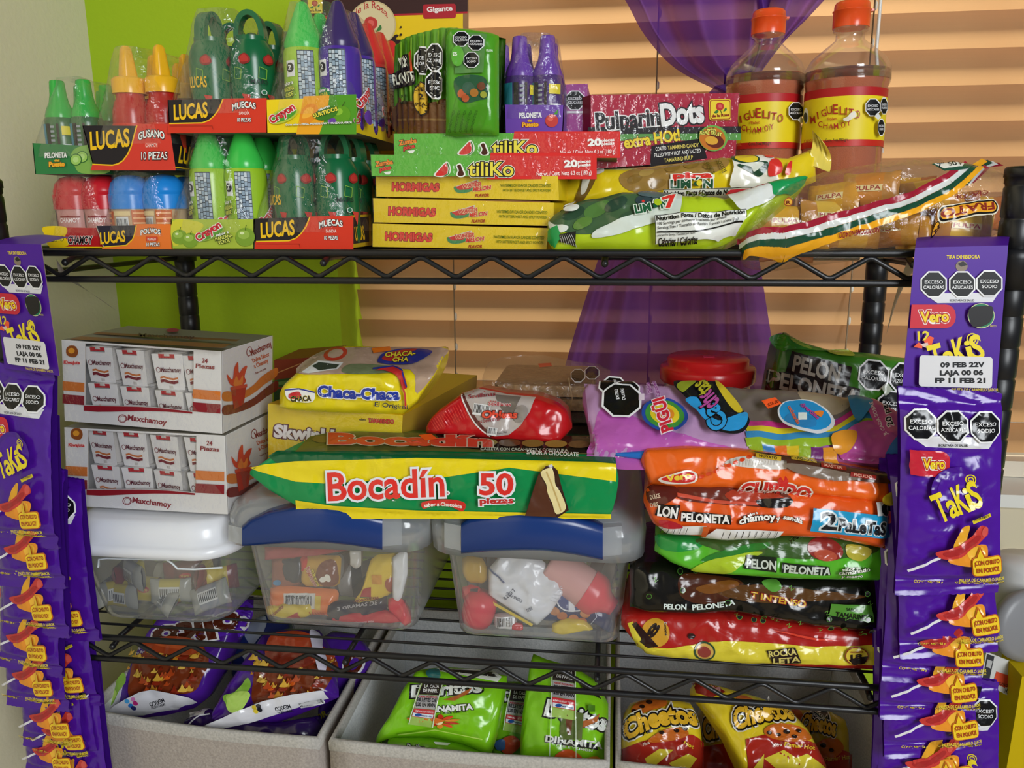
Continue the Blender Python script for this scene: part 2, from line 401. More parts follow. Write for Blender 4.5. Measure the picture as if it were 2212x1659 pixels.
# ---- venetian blind
bl = root('venetian_blind', 'wide beige wood-grain venetian blind closed across the back window', 'blind', (.6, .49, .7))
b = MB(); ms = M('#ab8564', 'slat'); z = .2815; YB = .49
zs = [.2815+.0452*k for k in range(-13, 9)]
b = MB(); th = math.radians(68); hw = .0265
for z in zs:                                      # z = visible lower edge of a slat
    rows = []
    for i in range(5):
        q = -1+i*.5; cz = z+hw*math.sin(th)-.0035; y = YB-hw*math.cos(th)*q+.0022*(1-q*q)*-1
        rows.append([V((X, y, cz+hw*math.sin(th)*q)) for X in (-.255, .2, .7, 1.46)])
    b.grid(rows, ms, smooth=True)
b.build('slats', bl)
b = MB(); b.box((-.255, YB-.022, .705), (1.46, YB+.022, .745), M('#c9a070', 'paper')); b.build('headrail', bl)
b = MB(); b.box((-.255, YB-.016, -.338), (1.46, YB+.016, -.315), M('#e2d6c0', 'paper')); b.build('bottom_rail', bl)
for px in (978, 1405, 1840):
    X = atY(px, 620 if px < 1500 else 640, YB-.03).x
    c = MB(); c.tube([(X, YB-.022, .72), (X, YB-.022, .2), (X, YB-.022, -.32)], .0011, M('#9a8468', 'cloth'), 5)
    for z in zs[1:]:
        c.ball((X+.002, YB-.022, z+.008), .0022, M('#f2ead8', 'plastic'), 6, (1, 1, 3))
    c.build('ladder_cord', bl)
w = MB(); w.tube([atY(1902, 0, .455)+V((0, 0, .1)), atY(1893, 110, .455), atY(1899, 200, .455), atY(1905, 330, .455)], .0022, M('#e9e4dc', 'plastic'), 6); w.build('tilt_wand', bl)
# ---- purple curtain: swagged top gathered in a tie, skirt fanning out below
YC = .405; mp_ = M('#7440a8', 'sheer')
cu = root('curtain', 'purple sheer curtain tied back in front of the blind', 'curtain', atY(1590, 200, YC))
def sheet(L, Rr, ys, nf, amp, ph, name, yb=YC, n=90):
    b = MB(); rows = []
    for y in ys:
        a, c = interp(L, y), interp(Rr, y); row = []; tt = (y-ys[0])/(ys[-1]-ys[0])
        for k in range(n+1):
            t = k/n; f = nf*t*2*math.pi+ph+1.7*math.sin(2.3*t*math.pi+tt*.8); A = amp(tt)*min(1, t*9, (1-t)*9)
            row.append(atY(a+(c-a)*t, y, yb-.004-A*(.55+.45*math.sin(f)+.15*math.sin(2.7*f+1))))
        rows.append(row)
    b.grid(rows, mp_); return b.build(name, cu)
def swag(name, L, Rr, y0, dy, yb, nf, amp, ph):
    """one gathered sweep from the header down to the tie; both edges are curves through points"""
    b = MB(); rows = []; n = 60; m = 40
    for j in range(m+1):
        t = j/m; row = []
        def cv(Q):
            s_ = t*(len(Q)-1); i = min(len(Q)-2, int(s_)); f = s_-i
            p0, p1, p2, p3 = Q[max(0, i-1)], Q[i], Q[i+1], Q[min(len(Q)-1, i+2)]
            return [.5*((2*p1[q])+(-p0[q]+p2[q])*f+(2*p0[q]-5*p1[q]+4*p2[q]-p3[q])*f*f+(-p0[q]+3*p1[q]-3*p2[q]+p3[q])*f**3) for q in (0, 1)]
        a, c = cv(L), cv(Rr)
        for k in range(n+1):
            s_ = k/n; A = amp*(1-.55*t)*min(1, s_*10, (1-s_)*10)
            f = nf*2*math.pi*s_+ph+.9*math.sin(3*s_)
            row.append(atY(a[0]+(c[0]-a[0])*s_, a[1]+(c[1]-a[1])*s_, yb-A*(.5+.5*math.sin(f))-.012*t))
        rows.append(row)
    b.grid(rows, mp_); b.build(name, cu)
swag('swag', [(1240, -130), (1340, -15), (1392, 75), (1462, 150), (1572, 205)], [(1690, -130), (1668, -15), (1650, 60), (1635, 120), (1620, 170)], 0, 0, YC, 2.1, .085, .4)
swag('swag', [(1600, -130), (1630, -15), (1640, 50), (1636, 110), (1608, 178)], [(1900, -130), (1790, -10), (1742, 42), (1690, 95), (1630, 175)], 0, 0, YC-.012, 1.8, .07, 1.4)
b = MB(); b.grid([[atY(lerp(1545, 1512, t)+q*lerp(70, 42, t), lerp(185, 222, t)+q*lerp(-10, 12, t), YC-.03-.012*math.sin(q*3+t*2)) for q in (0, .25, .5, .75, 1)] for t in (0, .33, .66, 1)], mp_); b.build('loose_end', cu)
b = MB(); rows = []
for j in range(13):
    t = j/12; a = 2*math.pi*t
    c = atY(1606, 186, YC-.02); rx, ry = .024, .024
    rows.append([c+V((rx*math.cos(a), -ry*math.sin(a), h-.012*math.cos(a)*.6)) for h in (-.016, -.008, .004, .014)])
b.grid(rows, M('#4b2374', 'cloth')); b.build('tie_band', cu)
ys = [195, 230, 280, 340, 420, 500, 560, 640, 720, 800, 860, 960, 1100]
sheet([(195, 1585), (215, 1570), (280, 1500), (400, 1370), (560, 1292), (780, 1222), (860, 1205), (1100, 1150)], [(195, 1628), (280, 1630), (400, 1625), (560, 1640), (720, 1665), (860, 1690), (1100, 1730)], ys, 3.4, lambda t: .022+.034*t, 1.0, 'skirt', n=140)
# ================================================================ wire rack
mblk = M('#131316', 'metal')
rk = root('wire_shelf_rack', 'black wire shelving rack holding all the candy', 'shelf', (0, .165, FLOOR))
HX = .4425; DY = .33
for X in (-HX, HX):
    for Y in (0, DY):
        b = MB(); pr = [(.0001, FLOOR), (.0127, FLOOR)]; z = FLOOR+.03; zt = .062
        while z < zt-.01:
            pr += [(.0127, z-.0018), (.0118, z-.0008), (.0118, z+.0008), (.0127, z+.0018)]; z += .0254
        pr += [(.0127, zt-.004), (.0135, zt-.004), (.0135, zt+.002), (.012, zt+.004), (.0001, zt+.004)]
        b.lathe(pr, mblk, 20, (X, Y, 0), capb=False, capt=False); b.build('post', rk)
def shelf(Z, name):
    fy, by, lx = -.012, DY+.012, HX+.0
    fr = MB()
    def loop(z, r):
        fr.tube([(-lx+.018, fy, z), (lx-.018, fy, z)], r, mblk, 8); fr.tube([(-lx+.018, by, z), (lx-.018, by, z)], r, mblk, 8)
        for s_ in (-1, 1): fr.tube([(s_*(lx+.004), .014, z), (s_*(lx+.004), DY-.014, z)], r, mblk, 8)
    loop(Z, .0031); loop(Z-.0237, .003)
    for X in (-HX, HX):
        for Y in (0, DY): fr.lathe([(.0129, -.028), (.0155, -.028), (.0165, -.004), (.0175, .003), (.0129, .003)], mblk, 18, (X, Y, Z), capb=False, capt=False)
    sh = fr.build('shelf', rk)
    for y0 in (fy, by):
        b = MB(); pts = []; x = -.035-.061*6.5; up = False
        while x < lx-.015:
            if x > -lx+.015: pts.append((x, Z-.0030 if up else Z-.0208))
            x += .0305; up = not up
        P = []
        for i, (x, z) in enumerate(pts):
            if 0 < i < len(pts)-1:
                for q in (-.003, -.001, .001, .003):
                    d = abs(q)/.0305; zz = lerp(z, pts[i+1][1] if q > 0 else pts[i-1][1], d); P.append((x+q, y0, zz+(.0006 if z < Z-.012 else -.0006)*(abs(q) < .002)))
            else: P.append((x, y0, z))
        b.tube(P, .0022, mblk, 7); b.build('truss_wire', sh)
    b = MB(); y = .014; k = 0
    while y < DY:
        b.tube([(-lx, y, Z-.0004), (lx, y, Z-.0004)], .0014, mblk, 6); y += .0235
    b.build('deck_wires', sh)
    for X in (-.3632, -.121, .121, .3632):
        b = MB(); b.tube([(X, fy-.002, Z-.0085), (X, fy+.002, Z-.0075), (X, fy+.01, Z-.0046), (X, by-.01, Z-.0046)], .0028, mblk, 8)
        b.ball((X, fy-.002, Z-.0085), .0033, mblk, 8); b.build('support_rod', sh)
ZS1, ZS2, ZS3 = 0.0, -.3822, -.785
for Z, n in ((ZS1, 't'), (ZS2, 'm'), (ZS3, 'b')): shelf(Z, n)
D1, D2, D3 = ZS1+.0011, ZS2+.0011, ZS3+.0011      # deck heights
# ================================================================ cartons, trays and bottles
class Slab:
    """upright carton: front face given by its four pixel corners on a vertical plane, extruded back"""
    def __init__(s, q, Y0, Y1, depth, lean=0):
        tl, tr, br, bl = q; s.A = atY(*bl, Y0); s.B = atY(*br, Y1)
        ex = (s.B-s.A); ex.z = 0; s.ex = ex.normalized(); s.ey = V((-s.ex.y, s.ex.x, 0)); s.N = V((s.ex.y, -s.ex.x, lean)).normalized()
        s.q = [onpl(x, y, s.A, s.N) for x, y in q]; s.d = depth; s.fm = planemap(s.A, s.N)
        s.bq = [p+s.ey*depth for p in s.q]
        s.sm = planemap(s.q[2], (s.q[1]-s.q[2]).cross(s.ey)); s.z0 = (s.q[3].z+s.q[2].z)/2
        s.base = (s.q[2]+s.q[3])/2+s.ey*depth/2
        s.w = (s.q[2]-s.q[3]).length
    def solid(s, mb, m, mf=None):
        mf = mf or {}; tl, tr, br, bl = s.q; Tl, Tr, Br, Bl = s.bq
        for n, f in (('front', (bl, br, tr, tl)), ('right', (br, Br, Tr, tr)), ('back', (Br, Bl, Tl, Tr)), ('left', (Bl, bl, tl, Tl)), ('top', (tl, tr, Tr, Tl)), ('bottom', (Bl, Br, br, bl))):
            mb.quad(*f, mf.get(n, m))
    def art(s, mb): return Art(mb, s.fm)
    def side(s, mb): return Art(mb, s.sm)
def slabroot(s, name, label, cat, group=None): return root(name, label, cat, s.base, group)
def wall(mb, a, b, c, d, n, m, mi):
    """thin card wall a b c d (outer face) of thickness vector n"""
    mb.quad(a, b, c, d, m); mb.quad(d+n, c+n, b+n, a+n, mi); mb.quad(d, c, c+n, d+n, mi); mb.quad(a, d, d+n, a+n, mi); mb.quad(c, b, b+n, c+n, mi)
def tray(q, Y0, Y1, depth, name, label, cm, fn, sidefn=None, wing=.04, lip=.012, sidem=None, group='candy display trays on the top shelf', film=None):
    s = Slab(q, Y0, Y1, depth); r = slabroot(s, name, label, 'candy tray', group); b = MB()
    tl, tr, br, bl = s.q; Tl, Tr, Br, Bl = s.bq; t = .0008; up = V((0, 0, 1)); mi = M('#cfc7b4', 'matte'); sd = sidem or cm
    wall(b, bl, br, tr, tl, s.ey*t, cm, mi)
    for sg, c0, c1, B0, B1 in ((1, br, tr, Br, Tr), (-1, bl, tl, Bl, Tl)):
        w0, w1 = c0+s.ey*wing, c1+s.ey*wing; nn = s.ex*(-sg*t)
        if sg > 0: wall(b, c0, w0, w1, c1, nn, sd, mi); wall(b, w0, B0, B0+up*lip, w0+up*lip, nn, sd, mi)
        else: wall(b, w0, c0, c1, w1, nn, sd, mi); wall(b, B0, w0, w0+up*lip, B0+up*lip, nn, sd, mi)
    wall(b, Br, Bl, Tl, Tr, -s.ey*t, cm, mi)
    b.quad(Bl, Br, br, bl, M('#8f8a80', 'matte')); b.quad(bl+up*t, br+up*t, Br+up*t, Bl+up*t, mi)
    fn(s.art(b))
    if sidefn: sidefn(s.side(b))
    b.build('card_tray', r)
    if film:
        f = MB(); rows = []; H, inx, iny, inb = film; n = 40
        for j in range(9):
            v = j/8; z = (tl.z-s.z0)*.55+v*(H-(tl.z-s.z0)*.55); k = max(0, (v-.15)/.85)**1.2; row = []
            rad = .35*v
            for i in range(n):
                u = i/n*4; e = int(u); w = u-e
                x0, x1, y0, y1 = inx*k-.0015*(1-k), s.w-inx*k+.0015*(1-k), iny*k-.0015*(1-k), depth-inb*k+.0015*(1-k)
                px_, py_ = ((lerp(x0, x1, w), y0), (x1, lerp(y0, y1, w)), (lerp(x1, x0, w), y1), (x0, lerp(y1, y0, w)))[e]
                cx_, cy_ = (x0+x1)/2, (y0+y1)/2; c = (abs(2*w-1)**4)*.16*(.3+v); px_ = lerp(px_, cx_, c); py_ = lerp(py_, cy_, c)
                q = noise.noise(V((px_*70, py_*70+z*25, z*40+len(ALL))))*.0022*v
                row.append(s.q[3]+s.ex*(px_+q)+s.ey*(py_+q)+up*(z+q))
            rows.append(row)
        f.grid(rows, M('#f2f2ee', 'film'), closed=True)
        f.add([p-V((0, 0, .002*0)) for p in rows[-1]], [tuple(range(n))], M('#f2f2ee', 'film'), True)
        f.build('shrink_film', r)
    return s
def bottle(name, label, group, body, parts):
    """local bottle standing on z=0; parts = [(part name, function(MB))]"""
    r = root(name, label, 'candy bottle', (0, 0, 0), group)
    for n, fn in parts:
        b = MB(); fn(b); b.build(n, r)
    return r
def cylart(mb, r, rz=0):    # x in mm round the front, y in mm upward negative (y down)
    return Art(mb, lambda x, y, h: V(((r+h)*math.sin(x/1000/r), -(r+h)*math.cos(x/1000/r), -y/1000)), 2.5, .0003, .0002)
def loopcap(mb, m, z, w, h, t, d):
    o = []; i = []
    for k in range(15):
        a = math.pi*k/14; o.append((w*math.cos(a)**1 if True else 0, h*math.sin(a)**.8)); i.append(((w-t)*math.cos(a), (h-t)*math.sin(a)**.8))
    for sg in (-1, 1):
        rows = [[V((x, sg*d/2, z+y)) for x, y in o], [V((x, sg*d/2, z+y)) for x, y in i]]; mb.grid(rows, m, flip=sg < 0)
    mb.grid([[V((x, -d/2, z+y)) for x, y in o], [V((x, d/2, z+y)) for x, y in o]], m); mb.grid([[V((x, -d/2, z+y)) for x, y in i], [V((x, d/2, z+y)) for x, y in i]], m, flip=True)
    mb.lathe([(w*1.02, z-.002), (w*1.02, z+.002)], m, 20)
GRN = M('#14633a', 'plastic'); DGRN = M('#155a37', 'plastic')
def melon_body(b):
    b.lathe([(.012, 0), (.0185, .002), (.0195, .008), (.0195, .058), (.0185, .066), (.0155, .073), (.0125, .077), (.0118, .079)], GRN, 24)
    a = cylart(b, .0195)
    for sx in (-22, 0, 20, 42):
        a.blob([(sx-5, -60), (sx, -63), (sx+4, -60), (sx+4, -56), (sx-1, -54), (sx-5, -56)], '#8a2420'); a.blob([(sx-4, -59.5), (sx, -62), (sx+3, -59), (sx+2.5, -56.5), (sx-3, -56)], '#b8322c')
        a.poly([(sx-4, -30), (sx+3, -29), (sx+1, -18)], '#c43a30'); a.line([(sx-9, -52), (sx-3, -50), (sx-4, -42), (sx-10, -43), (sx-9, -52)], .5, '#7fb33a')
    a.text('MARS', (4, -38), (17, -38), 4.2, '#0a2417', .01); a.text('LUCAS', (-36, -36), (-22, -36), 9, '#e6b820', .02)
    a.octo(12, -34, 0.1, '', ''); a.ell(13, -31, 2.2, 2.2, '#c9d6cc'); a.ell(13, -31, 1.6, 1.6, '#1c6a43')
def crayon_body(col, side):
    def f(b):
        b.lathe([(.012, 0), (.0175, .002), (.0185, .006), (.0185, .062), (.0178, .067), (.016, .0705)], M(col, 'plastic'), 24)
        a = cylart(b, .0185); rr = random.Random(3)
        a.rect(1, -66, 15, -6, '#23303c')
        for c in range(5):
            y = -65
            while y < -8:
                h = rr.uniform(2.5, 5); a.h = .0006; a.rect(1.6+c*2.65, y, 3.9+c*2.65, min(-7, y+h-.7), rr.choice(('#8fa3b4', '#a9bac6', '#7a8ea2', '#c2ccd2'))); y += h
        a.h = .0004; a.rect(-10, -58, -1.5, -45, '#e7e8ea'); a.octo(-5.8, -52.2, 4.2, '2', '', sx=.95)
        a.text('2', (-7.4, -50.5), (-4.4, -50.5), 4, '#f4f4f4', .02)
        if side == 'g':
            a.text('sabor a', (-13, -37.5), (-3, -39), 3, '#f4f7e8', .03, ('#27451c', .09)); a.text('MANZANA', (-13, -32.5), (-2, -34), 3.6, '#e4e84a', .02, ('#1f3a18', .1)); a.text('VERDE', (-11, -28), (-3, -29.5), 3.4, '#e4e84a', .02, ('#1f3a18', .1))
            a.ell(-8, -17, 6.5, 7.5, '#6f9c22'); a.ell(-9.5, -20, 2, 2.6, '#b9d76a')
        elif side == 'p':
            a.ell(-6, -30, 7.5, 6, '#1f8a4a'); a.text('sabor a', (-13, -32), (1, -32.5), 3, '#f4f4f4', .04); a.text('UVA', (-9, -27), (0, -28), 4, '#e9df4a', .03)
            for k in range(15): a.ell(-13+4.2*(k % 5)+2*(k//5 % 2), -16+4.2*(k//5), 2.5, 2.4, ('#7a4fb5', '#8f66c4', '#6a41a4')[k % 3], n=12)
            a.text('Crayon', (-34, -22), (-19, -40), 9, '#c6232b', .03, ('#f0e9f0', .09))
        for q in (-31, 30):
            a.text('Crayon', (q-7, -18), (q+7, -34), 8, '#d5282e', .03, ('#f3ecec', .09))
            a.ell(q+2, -12, 6, 6, {'g': '#6f9c22', 'p': '#6a41a4', 'r': '#c02822', 'y': '#f0a31a'}[side])
    return f
def cone_cap(col):
    def f(b):
        b.lathe([(.0168, .069), (.0172, .0715), (.0168, .0745), (.0155, .078), (.0052, .1045), (.0042, .1065), (.0025, .1075), (.0002, .1078)], M(col, 'plastic'), 24, capt=False)
    return f
def squeeze_body(b):
    b.lathe([(.012, 0), (.0155, .003), (.0168, .01), (.0168, .042), (.016, .050), (.0140, .057), (.0122, .060), (.0122, .067)], M('#b8241c', 'plastic'), 24)
    a = cylart(b, .0168); a.rect(-25, -38, 25, -8, '#d63a22'); a.text('GUSANO', (-16, -20), (16, -20), 9, '#f4f0e4', .03, ('#201818', .09))
def spout_cap(b):
    m = M('#f0b41e', 'plastic'); b.lathe([(.0148, .0645), (.0148, .076), (.0125, .0785), (.0088, .079)], m, 24, capt=False)
    rows = []
    for z, r in ((.078, .0078), (.084, .0072), (.097, .0055), (.103, .0046), (.1055, .0028), (.106, .0002)):
        rows.append([V((math.cos(2*math.pi*k/24)*r*(1+.09*math.cos(8*math.pi*k/24)), math.sin(2*math.pi*k/24)*r*(1+.09*math.cos(8*math.pi*k/24)), z)) for k in range(24)])
    b.grid(rows, m, closed=True)
def slim_body(col, lab):
    def f(b):
        b.lathe([(.010, 0), (.0140, .002), (.0146, .006), (.0146, .044), (.0138, .048), (.0128, .050)], M(col, 'plastic'), 20)
        a = cylart(b, .0146); a.rect(-20, -44, -8, -6, lab); a.rect(-6.5, -44, -2.5, -4, '#2a2420'); a.rect(3, -44, 5, -4, '#3d332b'); a.bars(8, -26, 18, -12, 9); a.rect(7, -42, 17, -34, '#e4cf2a')
        a.text('PELON', (-19, -22), (-9, -22), 4, '#f4f4f4', .03)
        for k in range(9): a.rect(-1.5, -42+4*k, 1.6, -40+4*k, '#9aa0a4')
    return f
def slim_cap(col):
    def f(b): b.lathe([(.0128, .0495), (.0128, .052), (.0118, .056), (.0086, .063), (.0072, .070), (.0064, .0815), (.0058, .083), (.0035, .0836), (.0002, .0836)], M(col, 'plastic'), 20, capb=False, capt=False)
    return f
def shaker_body(col, kind):
    def f(b):
        b.lathe([(.012, 0), (.0175, .002), (.0182, .006), (.0182, .034)], M(col, 'plastic'), 24)
        a = cylart(b, .0182)
        if kind == 'o':
            a.rect(-20, -32, -9, -4, '#d9682a'); a.bars(-6, -27, 6, -6, 10); a.rect(9, -33, 23, -2, '#c9642a'); a.rect(-7, -32, 8, -28, '#e8cf9a')
            for k in range(6): a.rect(10, -31+4.5*k, 22, -29.5+4.5*k, '#efb07a'); a.rect(-19, -31+4.5*k, -10, -29.5+4.5*k, '#efb07a')
        else:
            a.poly([(-14, -33), (-10, -33), (-8, -12), (-12, -12)], '#6d5a54'); a.text('CHAMOY', (-4, -22), (14, -22), 4.2, '#f2e4e0', .02); a.rect(-3, -28, 15, -26.5, '#8a1c20')
    return f
def dome_cap(col):
    def f(b): b.lathe([(.0195, .034), (.0196, .046), (.0196, .0475), (.0188, .0478), (.0186, .051), (.0165, .0575), (.012, .0625), (.006, .0645), (.0002, .065)], M(col, 'plastic'), 24, capt=False)
    return f
PLACED = []
ORD = ('front row', 'second row', 'third row', 'fourth row', 'fifth row')
def fill(s, protos, rows, what, where, xs, y0=.022, dy=.042, z=.0012, rz=None, group=None):
    """stand copies of the prototypes in the tray: columns xs (fraction of width), rows going back"""
    for i in range(rows):
        for j, fx in enumerate(xs):
            p = protos[(i*len(xs)+j) % len(protos)]
            c = dup(p, s.q[3]+s.ex*(fx*s.w)+s.ey*(y0+dy*i)+V((0, 0, s.z0-s.q[3].z+z)), math.atan2(s.ex.y, s.ex.x)+(rz(i, j) if rz else random.uniform(-.3, .3)),
                '%s, %s %s, in %s' % (p['_w'] if '_w' in p else what, ORD[i], ('left', 'right')[j] if len(xs) == 2 else ('left', 'middle', 'right')[j], where), group=group or (what+'s'))
            PLACED.append(c)
PROTO = []
def proto(name, what, parts):
    r = bottle(name, what, None, None, parts); r['_w'] = what; PROTO.append(r); return r
P_MEL = proto('candy_bottle', 'dark green loop-capped bottle', [('body', melon_body), ('loop_cap', lambda b: loopcap(b, GRN, .077, .0135, .024, .0045, .011))])
P_CG = proto('crayon_bottle', 'green crayon-shaped bottle', [('body', crayon_body('#9cc52a', 'g')), ('cone_cap', cone_cap('#3dc24c'))])
P_CP = proto('crayon_bottle', 'purple crayon-shaped bottle', [('body', crayon_body('#4d2f96', 'p')), ('cone_cap', cone_cap('#3d2d62'))])
P_CR = proto('crayon_bottle', 'red crayon-shaped bottle', [('body', crayon_body('#cc2f33', 'r')), ('cone_cap', cone_cap('#d8322f'))])
P_SQ = proto('squeeze_bottle', 'red squeeze bottle with yellow spout', [('body', squeeze_body), ('spout_cap', spout_cap)])
P_SG = proto('slim_bottle', 'slim bottle with green cap', [('body', slim_body('#3f6d40', '#3f8fb0')), ('cap', slim_cap('#36b044'))])
P_SP = proto('slim_bottle', 'slim bottle with purple cap', [('body', slim_body('#4a2b72', '#2f8f9c')), ('cap', slim_cap('#6a3aa6'))])
P_BL = proto('powder_shaker', 'orange shaker with blue domed cap', [('body', shaker_body('#c9a884', 'o')), ('domed_cap', dome_cap('#1f86dc'))])
P_RD = proto('powder_shaker', 'pink shaker with red domed cap', [('body', shaker_body('#c98d86', 'r')), ('domed_cap', dome_cap('#c6202c'))])
YEL, BLK, RED = '#f4c31a', '#1f1a20', '#d8361f'
def lucas(dx, dy, names, red=RED, k=1.0):
    def f(a):
        def p(x, y): return (x+dx, y+dy)
        a.poly([p(482, 213), p(576, 212), p(576, 286), p(362, 288), p(364, 267), p(440, 266), p(463, 250)], red)
        a.line([p(482, 214), p(474, 235), p(463, 250), p(452, 260), p(437, 265.5), p(366, 267)], 2.6, YEL)
        a.text('LUCAS', p(377, 259), p(450, 252), 33, YEL, .03, sh=.12)
        w1, w2, w3 = names
        a.text(w1, p(503, 239), p(553, 236), 13.5, '#f6f4f0', .03, ('#1b1518', .10), arc=5); a.text(w2, p(517, 248), p(540, 248), 7, '#f3dcd2', .01); a.text(w3, p(514, 263), p(543, 263), 8.5, '#f6f4f0', .02, ('#1b1518', .08))
        if red == RED: a.line([p(368, 272), p(460, 272), p(462, 280)], 1, '#a82a18')
    return f
mred = M(RED, 'print'); mblkp = M(BLK, 'print'); FILM = True
# ---- lower row on the deck
def chamoy(a):
    a.blob([(93, 491), (136, 489), (146, 498), (141, 512), (150, 525), (140, 533), (107, 533), (99, 512)], '#f0cd12')
    a.text('Lucas', (100, 521), (137, 519), 13, '#f3e04a', .03, ('#5f5a14', .09)); a.text('CHAMOY', (148, 526), (200, 526), 16, '#221418', .03, ('#e9d9cf', .10), sh=.1)
    a.line([(108, 534), (225, 534.5)], 3, '#eecb10')
t1 = tray([(91, 490), (226, 493), (226, 536), (107, 535)], .012, .012, .135, 'candy_tray', 'yellow and dark red candy tray of red capped shakers at far left', M('#b8191f', 'print'), chamoy, film=(.071, .004, .004, .004))
fill(t1, [P_RD], 2, 'pink shaker with red domed cap', 'the yellow and dark red tray', (.28, .80), .024, .040, rz=lambda i, j: (-.1, -.2)[j])
def polvos(a):
    a.poly([(296, 484), (375, 484), (375, 538), (220, 538), (224, 533), (273, 531), (289, 515)], '#ee7a2e')
    a.line([(295, 486), (291, 506), (287, 517), (273, 530), (225, 533.5)], 2.4, YEL); a.text('LUCAS', (218, 527), (272, 521), 25, YEL, .03, sh=.12)
    a.text('POLVOS', (305, 508), (347, 507), 11, '#f6f4f0', .03, ('#1b1518', .1), arc=4); a.rrect(316, 511, 342, 521, 2, '#d4492a'); a.text('MANGO', (320, 519.5), (338, 519.5), 6, '#f6e8de', .01); a.text('10 PIEZAS', (318, 532), (346, 531.5), 8, '#f6f4f0', .02, ('#1b1518', .08))
t2 = tray([(207, 488), (366, 486), (370, 536), (224, 536.5)], .006, .006, .135, 'candy_tray', 'black and orange candy tray of blue capped shakers at shelf level', M('#262233', 'print'), polvos, lambda a: (a.line([(371, 534), (420, 531)], 2.5, YEL)), film=(.072, .004, .004, .004))
fill(t2, [P_BL], 2, 'orange shaker with blue domed cap', 'the black and orange tray', (.27, .78), .023, .041, rz=lambda i, j: (.0, -.5)[j])
def crayong(a):
    a.blob([(373, 478), (420, 477), (440, 490), (400, 520), (374, 530)], '#d4cf3c')
    for x, y, r in ((388, 512, 17), (412, 519, 17), (531, 512, 21)):
        a.ell(x, y, r, r*.95, '#7fa332'); a.ell(x-3, y-5, r*.6, r*.45, '#9bbb4c'); a.line([(x, y-r*.7), (x+3, y-r*1.25)], 1.4, '#4d6420'); a.ell(x-r*.3, y-r*.4, r*.22, r*.14, '#dbe8b0')
    a.ell(455, 504, 33, 13, '#8fb04a', -22); a.ell(455, 504, 30, 10, '#5f9a3a', -22)
    a.text('Crayon', (431, 522), (481, 490), 17, '#c9303a', .04, ('#eceade', .10)); a.text('sabor a', (470, 511), (497, 503), 6, '#f3f5e4', .03, ('#26451c', .09)); a.text('MANZANA', (469, 520), (505, 511), 7.5, '#e4e86a', .02, ('#26451c', .1)); a.text('VERDE', (476, 528), (500, 521), 7.5, '#e4e86a', .02, ('#26451c', .1))
t3 = tray([(369, 474), (549, 474), (549, 537), (371, 537)], .004, .004, .20, 'candy_tray', 'apple green candy tray of green crayon bottles standing on the shelf', M('#adc140', 'print'), crayong, film=(.106, .018, .006, .006))
fill(t3, [P_CG], 3, 'green crayon-shaped bottle', 'the apple green tray', (.40, .83), .022, .042, rz=lambda i, j: (-.35, -.15)[j])
t4 = tray([(549, 472), (756, 467), (757, 533), (550, 536)], .004, .004, .20, 'candy_tray', 'red and black candy tray of dark green bottles at shelf level', mblkp, lucas(187.5, 254.5, ('MUECAS', 'SANDÍA', '10 PIEZAS')),
          lambda a: (a.poly([(758, 465), (801, 463), (803, 530), (758, 536)], '#c8a51c'), a.poly([(761, 470), (796, 468), (797, 522), (762, 527)], '#2a2328'), a.text('LUCAS', (768, 519), (788, 516), 30, YEL, .03, sh=.12)), sidem=mred, film=(.101, .018, .006, .006))
fill(t4, [P_MEL], 3, 'dark green loop-capped bottle', 'the lower red and black tray', (.36, .80), .024, .044, rz=lambda i, j: (.9, .1)[j] if i == 0 else (.3, -.2)[j])
# ---- upper row
def pelong(a):
    a.blob([(168, 318), (215, 312), (240, 330), (236, 372), (176, 374), (160, 355), (152, 338)], '#7fae4e'); 
    for x, y in ((178, 339), (165, 345)): a.ell(x, y, 13, 13, '#2f6a2c'); a.ell(x, y, 11, 11, '#9cc860'); a.ell(x, y, 6, 6, '#b4d882')
    a.text('PELONETA', (99, 341), (146, 340), 11, '#f2f4ee', .05, ('#1b3f22', .09)); a.text('del', (120, 349), (130, 349), 5, '#f0c83a', .04, ('#b3361f', .1)); a.text('Puesto', (109, 360), (142, 359), 10, '#f3b52c', .05, ('#b3361f', .11))
t5 = tray([(70, 309), (222, 317), (226, 376), (76, 376)], .012, .012, .12, 'candy_tray', 'dark green candy tray with slim green-capped bottles at far left', M('#2f7d42', 'print'), pelong, film=(.085, .02, .008, .008))
fill(t5, [P_SG], 3, 'slim bottle with green cap', 'the dark green tray', (.24, .62), .022, .034, rz=lambda i, j: .1)
def gusano(a):
    a.poly([(296, 268), (366, 268), (380, 368), (196, 368), (200, 355), (243, 357), (266, 347), (284, 316)], '#d63a2c')
    a.line([(296, 271), (284, 316), (276, 334), (266, 347), (256, 354), (243, 357), (200, 355)], 2.8, YEL)
    a.text('LUCAS', (197, 323), (281, 315), 39, YEL, .03, sh=.08); a.text('GUSANO', (300, 303), (356, 301), 16, '#f6f4f0', .03, ('#1b1518', .1), arc=6)
    a.rrect(314, 308, 343, 319, 1.5, '#dc5546'); a.text('CHAMOY', (316, 318), (341, 317), 8, '#f3dcd2', .01); a.text('10 PIEZAS', (307, 345), (363, 344), 17, '#f6f4f0', .01, ('#1b1518', .07))
t6 = tray([(178, 271), (360, 272), (375, 364), (203, 364)], .004, .004, .16, 'candy_tray', 'black and red candy tray of yellow-spouted bottles stacked above blue caps', mblkp, gusano,
          lambda a: (a.line([(374, 361), (418, 366)], 2.4, YEL), a.text('LUCAS', (385, 351), (442, 357), 37, YEL, .03, sh=.08)), sidem=mblkp, wing=.09, film=(.103, .02, .006, .02))
